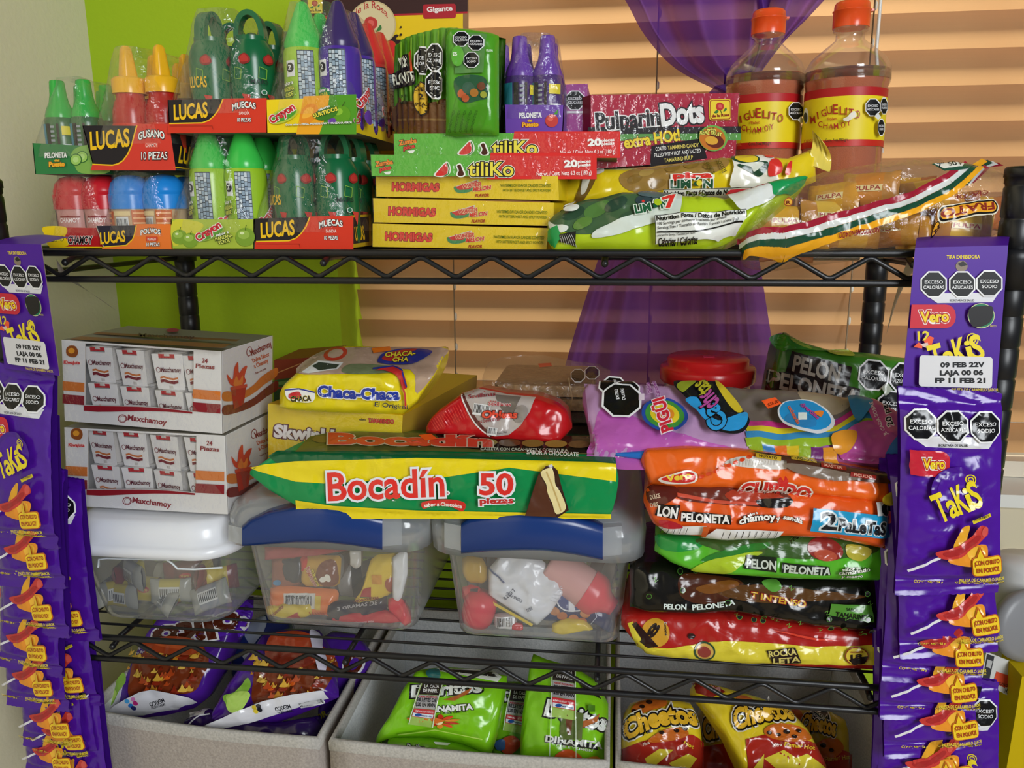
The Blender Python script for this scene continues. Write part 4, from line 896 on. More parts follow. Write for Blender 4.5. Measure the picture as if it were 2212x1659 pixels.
B, r = bagobj('candy_bag', 'clear cellophane bag with red, white, green and yellow stripe beside the right post', 'candy bag', ctop, cbot, CP, cello, (0, -1, .55), part='cellophane', T=.026, back=.04, mat=M('#efe6d8', 'film'), seed=8, wr=.0025, wl=45, pu=7, pv=4, step=7)
b = MB(); h = 0
for k, c in enumerate(('#9c1f33', '#d8dad8', '#1c4a35', '#f0aa1e')):
    x0 = 2128+k*-14
    P = [(2085-7*k, 384+3*k+8), (2120-11*k, 352+2*k+5), (2150-11.5*k, 338-3*k+14)]
    for q in range(2):
        a_, c_ = P[q], P[q+1]; b.quad(atY(a_[0]+18, a_[1]+4, .02), atY(c_[0]+18, c_[1]+6, .016), atY(c_[0]+6, c_[1]-1, .016), atY(a_[0]+4, a_[1]-2, .02), M(c, 'bag'))
b.build('striped_tail', r)
rr = random.Random(12)
for i, (x, y) in enumerate(((1690, 480), (1735, 510), (1700, 530), (1785, 470), (1800, 430), (1850, 440), (1880, 410), (1900, 460), (1955, 420), (1840, 500), (1925, 500), (1980, 460), (2010, 420), (1985, 510), (2060, 450), (2080, 490), (2030, 500), (2110, 460))):
    p = atY(x, y, .035+.012*(i % 3)); c = ('#e0a62c', '#dba23a', '#d9892a', '#e6b93e')[i % 4]
    wrapped(p, rr.uniform(-.5, .5), (1.25+rr.uniform(-.3, .3), rr.uniform(-.5, .5)), c, ('#c98a3a', '#d8982a', '#b8602a')[i % 3], .023, 'orange and yellow wrapped pulp candy inside the striped cellophane bag', 'wrapped pulp candies in the striped cellophane bag',
            lambda a: (a.rect(-.5, -.1, .5, .12, '#f0dca0'), a.text('PULPA', (-.45, .08), (.45, .08), .16, '#a8281c', .02)))
# ---- two chili powder bottles at the back
def chili(px0, half, Y, ys, dx, dy, label, torn):
    c = atY(px0, ys['lab0'], Y); zt = lambda y: atY(px0, y, Y).z
    R0 = half/FPX*(c-CAM).dot(_f); r = root('powder_bottle', label, 'bottle', (c.x, Y, D1), 'chili powder bottles'); o = (c.x, Y, 0)
    z = {k: zt(v) for k, v in ys.items()}; zb = D1+.0005; k = R0
    pet = M('#e6ddd2', 'pet'); b = MB()
    b.lathe([(k*.80, zb), (k*.93, zb+.004), (k*.95, zb+.02), (k*.95, z['lab0']+.003), (k*.985, z['lab0']+.006), (k*.985, z['rib']-.003), (k*.955, z['rib']), (k*.985, z['rib']+.004), (k, z['sh']-.012), (k*.985, z['sh']), (k*.86, lerp(z['sh'], z['neck0'], .35)), (k*.60, lerp(z['sh'], z['neck0'], .70)), (k*.36, z['neck0']), (k*.33, z['neck0']+.002), (k*.325, z['cap0']-.004), (k*.40, z['cap0']-.003), (k*.40, z['cap0'])], pet, 36, o, capt=False)
    b.build('clear_body', r)
    b = MB(); rows = []
    pr = [(k*.78, zb+.002), (k*.90, zb+.006), (k*.925, zb+.02), (k*.925, z['lab0']), (k*.96, z['lab0']+.006), (k*.96, z['rib']-.003), (k*.93, z['rib']), (k*.96, z['rib']+.004), (k*.975, z['sh']-.004)]
    b.lathe(pr, M('#b5613c', 'powder'), 36, o, capt=False)
    rows = []
    for t in range(7):
        q = 1-t/6; rows.append([V((c.x+k*.96*q*math.cos(2*math.pi*m/36), Y+k*.96*q*math.sin(2*math.pi*m/36), z['sh']-.004+(1-q)*.002+(.006*q*math.cos(2*math.pi*m/36-.6)+.003*(1-q) if q < 1 else 0))) for m in range(36)])
    b.grid(rows, M('#bd6a44', 'powder'), closed=True); b.build('chili_powder', r)
    b = MB(); m = M('#ea5320', 'plastic'); cr_ = k*.42
    b.lathe([(cr_, z['cap0']), (cr_*1.01, lerp(z['cap0'], z['cap1'], .63)), (cr_*1.05, lerp(z['cap0'], z['cap1'], .64)), (cr_*1.05, lerp(z['cap0'], z['cap1'], .67)), (cr_*.98, lerp(z['cap0'], z['cap1'], .68)), (cr_*.96, z['cap1']-.002), (cr_*.88, z['cap1']), (.0002, z['cap1']+.0005)], m, 32, o, capt=False)
    b.box((c.x+cr_*.95, Y-.004, lerp(z['cap0'], z['cap1'], .62)), (c.x+cr_*1.16, Y+.004, lerp(z['cap0'], z['cap1'], .70)), m); b.build('flip_cap', r)
    b = MB(); rl = k*.957; mp = cylmap(c.x, Y, rl); l0, l1 = z['lab0']-.002, zt(ys['lab1'])
    b.lathe([(rl, l1-.006), (rl, l1)], M('#c22a1c', 'print'), 48, o, capb=False, capt=False); b.lathe([(rl, l1), (rl, l0-.007)], M('#e6cf1c', 'print'), 48, o, capb=False, capt=False); b.lathe([(rl, l0-.007), (rl, l0+.001)], M('#b01c20', 'print'), 48, o, capb=False, capt=False)
    a = Art(b, mp, 7, .0004, .0002); q = lambda x, y: (x+dx, y+dy)
    R_ = '#a8281a'
    for ch, x, y, h, an in (('M', 1751, 267, 17, 20), ('I', 1766, 257, 16, 12), ('G', 1775, 252, 16, 8), ('U', 1787, 247, 18, 3), ('E', 1799, 246, 22, 0), ('L', 1814, 247, 18, 0), ('I', 1826, 248, 17, 6), ('T', 1832, 250, 17, 10), ('O', 1846, 255, 18, 14)):
        w = 2.6 if ch == 'I' else 11; t = math.radians(-8 if x < 1790 else (6 if x > 1820 else 0)); a.text(ch, q(x, y), q(x+w*math.cos(t), y+w*math.sin(t)), h, R_, .006)
    a.text('Polvo', q(1788, 260), q(1808, 259), 6.5, '#b8461c', .02)
    for ch, x, y in (('C', 1767, 274), ('H', 1778, 277), ('A', 1790, 279), ('M', 1802, 279), ('O', 1817, 276), ('Y', 1829, 272)): a.text(ch, q(x, y), q(x+9, y-(.8 if x > 1800 else -.6)), 13, R_, .006)
    a.text('Cont. Net. 980 grs.', q(1783, 306), q(1833, 304), 6.5, '#2c2a14', .012); a.text('ORIGINAL', q(1737, 309), q(1768, 307), 7.5, '#c8622a', .02)
    a.octo(*q(1886, 232), 19, 'EXCESO', 'AZÚCARES', sx=.85); a.octo(*q(1910, 229), 18, 'EXCESO', 'CALORÍAS', sx=.42); a.octo(*q(1904, 275), 18, 'EXCESO', 'SODIO', sx=.4); a.poly([q(1896, 243), q(1903, 253), q(1897, 259), q(1889, 251)], '#dcdcd8')
    a.ell(*q(1741, 250), 5, 17, '#d8d8d2'); a.ell(*q(1740, 254), 4, 11, '#2a3030')
    if torn: a.blob([(1826, 258), (1838, 244), (1846, 240), (1850, 250), (1842, 256), (1830, 262)], '#e9e4d4'); a.blob([(1822, 256), (1834, 252), (1838, 258), (1824, 261)], '#e2dcc8')
    b.build('paper_label', r)
chili(1827, 88, .19, {'cap1': 6, 'cap0': 62, 'neck0': 90, 'sh': 150, 'rib': 165, 'lab0': 197, 'lab1': 308}, 0, 0, 'clear bottle of red powder with orange cap and scuffed label, the right one', True)
chili(1651, 83, .225, {'cap1': 24, 'cap0': 76, 'neck0': 97, 'sh': 158, 'rib': 176, 'lab0': 210, 'lab1': 313}, -166, 8, 'clear bottle of red chili powder with orange cap, the left one beside the crimson box', False)
# ================================================================ middle shelf: clear boxes
def rrect3(cx0, cx1, cy0, cy1, z, r, n=5):
    P = []
    for cx, cy, a0 in ((cx1-r, cy0+r, -90), (cx1-r, cy1-r, 0), (cx0+r, cy1-r, 90), (cx0+r, cy0+r, 180)):
        for k in range(n): a = math.radians(a0+k*90/(n-1)); P.append(V((cx+r*math.cos(a), cy+r*math.sin(a), z)))
    return P
MH = M('#e3e9f0', 'haze'); MC = M('#e8edf2', 'clear')
def clearbox(x0, x1, y0, y1, zb, zt, tap, name, label, r=.018, group=None):
    rt = root(name, label, 'storage box', ((x0+x1)/2, (y0+y1)/2, zb), group); b = MB(); rows = []
    for t in (0, .03, .1, .5, 1):
        g = tap*t-(.004*(1-t/.03) if t < .03 else 0)
        if t == 0: g = -.006
        rows.append(rrect3(x0-g, x1+g, y0-g, y1+g, lerp(zb, zt, t), r))
    b.grid(rows, MC, closed=True); b.add(rows[0], [tuple(range(len(rows[0])))[::-1]], MC); b.build('clear_tub', rt)
    return rt
def bluebox(x0, x1, px, label, zt=-.272):
    zb = D2+.0006; y0, y1 = .028, .285; rt = clearbox(x0, x1, y0, y1, zb, zt, .010, 'storage_box', label, group='clear storage boxes with blue handles')
    b = MB(); g = .022; rows = [rrect3(x0-.011, x1+.011, y0-.011, y1+.011, zt-.006, .022), rrect3(x0-g, x1+g, y0-g-.004, y1+g, zt-.010, .03), rrect3(x0-g-.001, x1+g+.001, y0-g-.005, y1+g, zt+.014, .03), rrect3(x0-g+.004, x1+g-.004, y0-g, y1+g-.004, zt+.026, .028), rrect3(x0-g+.016, x1+g-.016, y0-g+.012, y1+g-.014, zt+.033, .022), rrect3(x0+.010, x1-.010, y0+.012, y1-.012, zt+.033, .018), rrect3(x0+.014, x1-.014, y0+.016, y1-.016, zt+.026, .016)]
    b.grid(rows, MH, closed=True); b.add(rows[-1], [tuple(range(len(rows[-1])))], MC); b.build('lid', rt)
    top, bot, Yf = px; b = MB(); rows = []; mb_ = M('#1a3878', 'plastic'); X0, X1 = top[0][0], top[-1][0]; n = 36
    def hp(x, y, d): return atY(x, y, Yf+d)
    for k in range(n+1):
        x = lerp(X0, X1, k/n); u = 2*k/n-1; bl_ = -.010*(1-u*u); yt, yb = interp(top, x), interp(bot, x); row = []
        for v, d in ((-.16, .030), (-.06, .016), (0, .006), (.08, .0015), (.25, 0), (.6, -.0005), (.9, .001), (.98, .004), (1.0, .010)): row.append(hp(x, lerp(yt, yb, v), bl_+d))
        rows.append(row)
    b.grid(rows, mb_, flip=True)
    for row in (rows[0], rows[-1]): b.add(row, [tuple(range(len(row)))], mb_)
    for k in (9, 15, 21, 27):
        q = rows[k]; c = q[2].lerp(q[1], .5); b.add([c+V((-.006, .0, .0008)), c+V((.006, 0, .0008)), c+V((.001, -.004, -.004))], [(0, 1, 2)], M('#10285c', 'plastic'))
    b.build('blue_handle', rt)
    for sx, k in ((-1, 0), (1, n)):                       # clear end blocks of the latch
        e = MB(); q = rows[k]; a0 = [q[i] for i in (1, 3, 6, 8)]; off = V((sx*.017, .006, 0)); a1 = [p+off for p in a0]
        for i in range(3): e.quad(a0[i], a1[i], a1[i+1], a0[i+1], MH)
        e.quad(a1[0], a1[1], a1[2], a1[3], MH)
        e.build('latch_end', rt)
    return rt
bluebox(-.224, -.064, ([(523, 1137), (540, 1122), (580, 1106), (640, 1096), (700, 1094), (760, 1100), (800, 1108), (826, 1114)], [(523, 1180), (580, 1176), (640, 1172), (700, 1172), (760, 1178), (826, 1188)], -.008), 'clear storage box with blue handle in the middle of the shelf, left of its twin')
bluebox(-.019, .141, ([(996, 1131), (1010, 1119), (1060, 1112), (1130, 1107), (1180, 1110), (1240, 1117), (1280, 1127), (1302, 1134)], [(996, 1196), (1060, 1191), (1130, 1189), (1180, 1190), (1240, 1198), (1302, 1210)], -.008), 'clear storage box with blue handle next to the stack of bags on the right')
# ---- low tub with white lid
wx0, wx1, wy0, wy1, wzt = -.404, -.262, .02, .25, -.300
wt = clearbox(wx0, wx1, wy0, wy1, D2+.0006, wzt, .013, 'storage_tub', 'cloudy clear storage tub with white lid under the cup boxes at left', r=.03)
b = MB(); mw = M('#eef0f6', 'plastic'); rows = []
for gx, z in ((.012, wzt-.004), (.019, wzt-.001), (.020, wzt+.007), (.017, wzt+.010), (.0135, wzt+.012), (.0125, wzt+.024), (.009, wzt+.0325), (.004, wzt+.0345), (-.02, wzt+.035)): rows.append(rrect3(wx0-gx, wx1+gx, wy0-gx, wy1+gx, z, .04, 8))
b.grid(rows, mw, closed=True); b.add(rows[-1], [tuple(range(len(rows[-1])))], mw)
b.build('white_lid', wt)
b = MB(); P = [(212, 1225), (214, 1208), (230, 1206), (360, 1209), (372, 1217), (384, 1229), (420, 1230), (480, 1226)]
b.tube([atY(x, y, wy0-.011) for x, y in P], .0011, M('#dfe5ea', 'plastic'), 6); b.build('embossed_rim', wt)
# ---- wrapped sweets inside the boxes
rr = random.Random(5); GL = 'small wrapped sweets in the low tub'
spots = [(215, 1290), (240, 1240), (265, 1270), (290, 1240), (320, 1290), (345, 1250), (370, 1275), (400, 1300), (425, 1260), (455, 1290), (470, 1250), (300, 1310), (250, 1310), (400, 1235), (420, 1330), (360, 1320), (440, 1235), (330, 1235)]
for i, (x, y) in enumerate(spots):
    c1 = ('#b8a632', '#6a2f22', '#d6c437', '#8d8f96', '#c9b22c', '#4f3a2a')[i % 6]
    wrapped(atY(x, y, .040+.02*(i % 3)), rr.uniform(-1, 1), (1.2+rr.uniform(-.4, .4), rr.uniform(-1.2, 1.2)), c1, ('#9a9a92', '#7a2320', '#b9b2a0')[i % 3], .021, '', GL,
            [lambda a: (a.rect(-.5, -.3, .5, .3, '#d9d9d6'), [a.rect(-.45+.1*k, -.22, -.40+.1*k, .22, '#26262a') for k in range(10)]), lambda a: (a.ell(0, .1, .3, .16, '#c03028'), a.text('Vero', (-.2, .16), (.2, .16), .14, '#e8d050', .02)), None][i % 3])
for o in [o for o in bpy.data.objects if o.get('group') == GL]: o['label'] = 'small yellow and brown wrapped sweet inside the low cloudy tub'
def pack(q, Y, T, col, fn, label, group, seed=1, ang=0, kind='bag', back=.012, N=None, name='wrapped_candy', cat='candy', wr=.0024):
    """pillow pack drawn from left/right ordered top and bottom edges"""
    B = Bag(q[0], q[1], atY((q[0][0][0]+q[0][-1][0])/2, (q[0][0][1]+q[1][0][1])/2, Y), N or (0, -1, .2), T=T, back=back, mat=M(col, kind), seed=seed, ang=ang, wr=wr, wl=30, step=6, pu=6, pv=4)
    if fn: fn(B.art(7))
    o = B.mb.build(name, None, org=sum((V(p) for p in B.mb.v[:20]), V())/20); tag(o, label, cat, group); return o
G2 = 'wrapped candies in the left blue-handled box'; G3 = 'candies in the right blue-handled box'
pack(([(580, 1275), (600, 1268), (726, 1268), (728, 1276)], [(580, 1310), (600, 1325), (715, 1326), (728, 1318)]), .048, .008, '#e8792e', lambda a: (a.rect(617, 1277, 685, 1310, '#d8d4cc'), a.bars(620, 1279, 680, 1309, 20), a.rect(685, 1282, 698, 1311, '#d6b93a'), a.text('7 502226 81', (672, 1284), (624, 1280), 5, '#202020', .01), a.rect(600, 1300, 612, 1320, '#d9561f'), [a.line([(615+6*k, 1314), (618+6*k, 1322)], 2, '#c2481c') for k in range(17)]), 'orange barcoded wrapper low in the left blue-handled box', G2, 1, 4)
pack(([(652, 1208), (670, 1200), (730, 1198), (736, 1204)], [(652, 1258), (664, 1268), (725, 1266), (736, 1258)]), .052, .008, '#c99a2a', lambda a: (a.blob([(650, 1205), (668, 1203), (668, 1222), (655, 1230)], '#e03a2c'), a.blob([(700, 1212), (726, 1205), (734, 1225), (732, 1258), (706, 1262), (690, 1240)], '#7a3a22'), a.ell(706, 1246, 8, 6, '#f0ece0', -20), a.ell(716, 1243, 6, 9, '#f0ece0', -20), a.text('Pulparindots', (668, 1222), (686, 1264), 9, '#b3242a', .02, ('#f0dcc0', .08)), a.text('extra', (680, 1226), (694, 1262), 8, '#e8d030', .02, ('#6a2a18', .06))), 'amber and brown wrapper with big red lettering in the left blue-handled box', G2, 2, 3)
pack(([(763, 1300), (785, 1270), (800, 1210), (815, 1198), (852, 1195), (858, 1200)], [(763, 1300), (780, 1303), (800, 1300), (820, 1298), (850, 1278), (858, 1240)]), .045, .006, '#e0be2e', lambda a: (a.poly([(782, 1285), (790, 1268), (806, 1264), (806, 1286)], '#a8202a'), a.line([(782, 1286), (806, 1287)], 2, '#3f7a3a'), a.rect(808, 1238, 830, 1258, '#d8962a'), a.text('Rebanaditas', (768, 1297), (822, 1290), 8, '#8a1c1c', .02), a.blob([(838, 1250), (856, 1245), (856, 1275), (842, 1272)], '#a04a22')), 'yellow wrapper with a red slice print at right in the left blue-handled box', G2, 3)
pack(([(555, 1330), (600, 1322), (650, 1323), (655, 1332)], [(555, 1345), (590, 1356), (640, 1354), (655, 1345)]), .036, .006, '#d9bf34', lambda a: (a.text('Rebanadita', (572, 1350), (598, 1328), 8, '#8a1c1c', .02), a.poly([(600, 1352), (628, 1338), (634, 1354)], '#b3242a')), 'yellow wrapper lying on the floor of the left blue-handled box', G2, 4)
pack(([(535, 1180), (600, 1176), (700, 1175), (720, 1182)], [(535, 1208), (580, 1204), (650, 1198), (720, 1186)]), .045, .006, '#a8303a', None, 'dull red wrapper just under the blue handle of the left box', G2, 5)
pack(([(560, 1205), (590, 1195), (615, 1198), (640, 1205)], [(560, 1280), (590, 1270), (620, 1262), (640, 1240)]), .056, .006, '#8c4a38', lambda a: (a.text('Vero', (582, 1276), (604, 1268), 7, '#e0b0a0', .02), a.ell(578, 1254, 9, 6, '#2f7fb0')), 'brown see-through wrapped lollipop at left in the left blue-handled box', G2, 6)
pack(([(607, 1205), (625, 1200), (655, 1203), (660, 1212)], [(607, 1215), (620, 1255), (640, 1262), (660, 1255)]), .058, .006, '#2a2a38', None, 'black wrapper behind the amber one in the left blue-handled box', G2, 7)
pack(([(706, 1318), (740, 1308), (800, 1310), (836, 1300)], [(706, 1352), (740, 1356), (800, 1340), (836, 1330)]), .040, .006, '#2f2630', lambda a: a.text('3 GRAMAS DE', (735, 1328), (820, 1314), 7, '#b9b2b0', .02), 'dark wrapped stick across the left blue-handled box', G2, 8)
pack(([(715, 1352), (760, 1340), (820, 1336), (880, 1345)], [(715, 1360), (760, 1362), (830, 1366), (880, 1362)]), .036, .006, '#c4282f', lambda a: a.text('chamoy mix', (770, 1362), (812, 1359), 5, '#f0d0d0', .02), 'long bright red wrapper along the floor of the left blue-handled box', G2, 9)
pack(([(838, 1302), (850, 1296), (870, 1302), (888, 1340)], [(838, 1318), (860, 1345), (875, 1360), (888, 1352)]), .040, .007, '#d3272f', None, 'crumpled red wrapper in the right corner of the left blue-handled box', G2, 10)
pack(([(848, 1205), (860, 1195), (872, 1190), (880, 1195)], [(848, 1290), (858, 1302), (868, 1290), (880, 1240)]), .043, .003, '#dcdcdc', None, 'white paper strip at the right side of the left blue-handled box', G2, 11)
pack(([(756, 1184), (764, 1182), (776, 1183), (780, 1190)], [(756, 1220), (766, 1228), (772, 1228), (780, 1222)]), .045, .003, '#c9c4bc', None, 'white folded wrapper end below the blue handle, left box', G2, 12)
for x, y, c in ((560, 1240, '#8a3a30'), (720, 1290, '#4a3a3a'), (760, 1250, '#2b2f3a'), (640, 1225, '#6a2a30'), (800, 1320, '#3a2f30'), (690, 1190, '#7a3038'), (740, 1220, '#5a3a2a'), (600, 1290, '#b8562a'), (780, 1270, '#3f3a34')):
    wrapped(atY(x, y, .085), rr.uniform(-1, 1), (1.3, rr.uniform(-.8, .8)), c, '#8a8480', .026, 'dark wrapped sweet at the back of the left blue-handled box', 'dark sweets at the back of the left blue-handled box')
# right box
pack(([(1055, 1230), (1085, 1195), (1110, 1190), (1140, 1190), (1175, 1215), (1228, 1262)], [(1055, 1285), (1090, 1310), (1130, 1335), (1160, 1352), (1190, 1325), (1228, 1265)]), .045, .009, '#e3e4ea', lambda a: (a.text('LOTE', (1110, 1268), (1088, 1288), 8, '#39415c', .015), a.text('CONS PREF', (1131, 1293), (1098, 1273), 6.5, '#39415c', .015), a.text('2022', (1150, 1305), (1138, 1312), 7, '#39415c', .015), a.line([(1052, 1297), (1090, 1318), (1150, 1352)], 6, '#d9bc2c'), a.line([(1056, 1228), (1080, 1242), (1092, 1255)], 4, '#4a5a86'), [a.line([(1190+4*k, 1290-5*k), (1205+4*k, 1298-8*k)], 1, '#c2c5cf') for k in range(6)]), 'white crumpled packet printed with a lot number in the right blue-handled box', G3, 13, name='candy_packet', wr=.003)
ct = atY(1270, 1250, .055); b = MB(); d = (atY(1340, 1305, .05)-atY(1215, 1218, .06)).normalized(); T = d.to_track_quat('Z', 'Y').to_matrix().to_4x4(); L = atY(1212, 1216, .06)
b.lathe([(.001, 0), (.019, .001), (.020, .004), (.0205, .05)], M('#d8a09c', 'plastic'), 24, L, T, capt=False)
b.lathe([(.0212, .045), (.0215, .056), (.0205, .060), (.012, .068), (.0095, .073), (.0085, .078), (.0002, .079)], M('#dc3a4a', 'plastic'), 24, L, T, capt=False)
ob = b.build('powder_shaker', None, org=L); tag(ob, 'pink powder shaker with red cap lying in the right blue-handled box', 'candy bottle', G3)
b = MB(); p = atY(1016, 1345, .045); b.lathe([(.001, -.017), (.014, -.016), (.0165, -.010), (.017, 0), (.0165, .010), (.012, .016), (.001, .018)], M('#dd2f42', 'plastic'), 24, p, Matrix.Rotation(.25, 4, 'Y'), True, True); tag(b.build('candy_capsule', None, org=p), 'round red plastic capsule at the lower left of the right blue-handled box', 'candy', G3)
pack(([(1175, 1340), (1195, 1310), (1220, 1285), (1280, 1290), (1330, 1310), (1345, 1330)], [(1175, 1358), (1200, 1362), (1240, 1360), (1290, 1368), (1330, 1390), (1345, 1372)]), .050, .008, '#26325f', lambda a: ([a.ell(x, y, 11, 9, c) for x, y, c in ((1195, 1325, '#b36a3a'), (1210, 1335, '#c27c48'), (1226, 1345, '#b86f3c'), (1250, 1352, '#c67f4a'), (1268, 1358, '#b3683a'), (1275, 1340, '#c4814c'), (1232, 1318, '#a8602f'))], a.ell(1250, 1310, 36, 26, '#e8eaee'), a.ell(1250, 1309, 34, 24, '#2a3a78'), a.rect(1240, 1290, 1254, 1333, '#d8dce4'), a.rect(1262, 1296, 1270, 1330, '#d8dce4'), a.line([(1285, 1300), (1300, 1345), (1282, 1370)], 1.4, '#c9cede')), 'navy blue packet showing round peanuts in the right blue-handled box', G3, 14, name='candy_packet', wr=.002)
pack(([(985, 1205), (1000, 1200), (1030, 1205), (1040, 1230)], [(985, 1235), (1000, 1258), (1030, 1260), (1040, 1250)]), .055, .008, '#b8922a', None, 'golden yellow wrapper at upper left in the right blue-handled box', G3, 15)
pack(([(992, 1268), (1012, 1262), (1030, 1268), (1048, 1310)], [(992, 1290), (1010, 1315), (1030, 1318), (1048, 1312)]), .052, .006, '#c3323a', lambda a: (a.rect(1012, 1268, 1028, 1285, '#4a3a3a'), a.text('NAY', (1014, 1280), (1026, 1284), 5, '#dddddd', .02)), 'red wrapper above the red capsule in the right blue-handled box', G3, 16)
pack(([(1068, 1352), (1080, 1349), (1110, 1349), (1116, 1352)], [(1068, 1375), (1080, 1382), (1110, 1384), (1116, 1378)]), .045, .005, '#b9a8a4', lambda a: a.bars(1071, 1354, 1113, 1380, 12), 'clear wrapper with a barcode on the floor of the right blue-handled box', G3, 17)
pack(([(1192, 1372), (1220, 1360), (1260, 1362), (1280, 1380)], [(1192, 1388), (1215, 1395), (1250, 1388), (1280, 1384)]), .040, .006, '#d8be30', None, 'yellow wrapper under the navy packet in the right blue-handled box', G3, 18)
pack(([(1104, 1380), (1112, 1376), (1126, 1378), (1130, 1382)], [(1104, 1388), (1112, 1392), (1126, 1393), (1130, 1390)]), .040, .003, '#c92a34', None, 'tiny red wrapper on the floor of the right blue-handled box', G3, 19)
for x, y, c in ((1060, 1200, '#c9803a'), (1180, 1205, '#b8a23a'), (1055, 1310, '#5a4640'), (1140, 1375, '#4a463a'), (1030, 1350, '#9a8a8a'), (1220, 1200, '#4a3a5a'), (1300, 1230, '#8a5a5a'), (1070, 1330, '#5a3034')):
    wrapped(atY(x, y, .09), rr.uniform(-1, 1), (1.3, rr.uniform(-.8, .8)), c, '#a8a29a', .024, 'assorted wrapped sweet at the back of the right blue-handled box', 'assorted sweets at the back of the right blue-handled box')
for g_, (bx0, bx1, bf) in {GL: (wx0-.004, wx1+.004, wy0+.003), G2: (-.224, -.064, .030), G3: (-.019, .141, .030), 'dark sweets at the back of the left blue-handled box': (-.224, -.064, .030), 'assorted sweets at the back of the right blue-handled box': (-.019, .141, .030)}.items():
    for o in [o for o in bpy.data.objects if o.get('group') == g_]:      # keep every sweet inside its box
        vs_ = [v.co for v in o.data.vertices]; lo = [min(v[i] for v in vs_)+o.location[i] for i in range(3)]; hi = [max(v[i] for v in vs_)+o.location[i] for i in range(3)]
        o.location.z += max(0, D2+.0035-lo[2]); o.location.y += max(0, bf-lo[1]); o.location.x += max(0, bx0+.001-lo[0])-max(0, hi[0]-bx1+.001)
# ================================================================ display boxes of cups
def cup():
    r = root('candy_cup', '', 'candy cup', (0, 0, 0), None); b = MB(); mw = M('#e4e2e2', 'print')
    w0, w1, h, d = .0145, .0165, .036, .014
    F = [V((-w0, -d*.8, 0)), V((w0, -d*.8, 0)), V((w1, -d, h)), V((-w1, -d, h))]; K = [V((-w0, d*.8, 0)), V((w0, d*.8, 0)), V((w1, d, h)), V((-w1, d, h))]
    b.quad(*F, mw); b.quad(K[1], K[0], K[3], K[2], mw); b.quad(F[3], F[2], K[2], K[3], mw); b.quad(K[0], K[1], F[1], F[0], mw)
    fm = lambda x, y, q: V((x/1000, -d*(.8+.2*(-y/1000)/h)-q, -y/1000)); a = Art(b, fm)
    a.rect(-9, -36, 8, -31, '#b3222a'); a.rect(-9, -32, 8, -31, '#8a8a8a'); a.ell(-11, -20, 2.6, 2.8, '#7a1c28', n=14); a.ell(-11, -20, 1.9, 2.1, '#e4e2e2', n=14); a.text('Maxchamoy', (-8, -18), (13, -18), 5, '#5f1a26', .03)
    for y, c in ((-13, '#c9743a'), (-11, '#efe9e4'), (-10, '#7a1c28')): a.poly([(-10, y), (-6, y-1), (-1, y+.6), (4, y+1.2), (9, y), (9, y+3), (4, y+4.2), (-1, y+3.6), (-6, y+2), (-10, y+3)], c)
    b.build('card_sleeve', r); c = MB(); c.lathe([(.0115, .001), (.0135, .033), (.0145, .034), (.0145, .037), (.0002, .0372)], M('#c9c4c0', 'plastic'), 18, capt=False); c.build('plastic_cup', r); return r
CUP = cup()
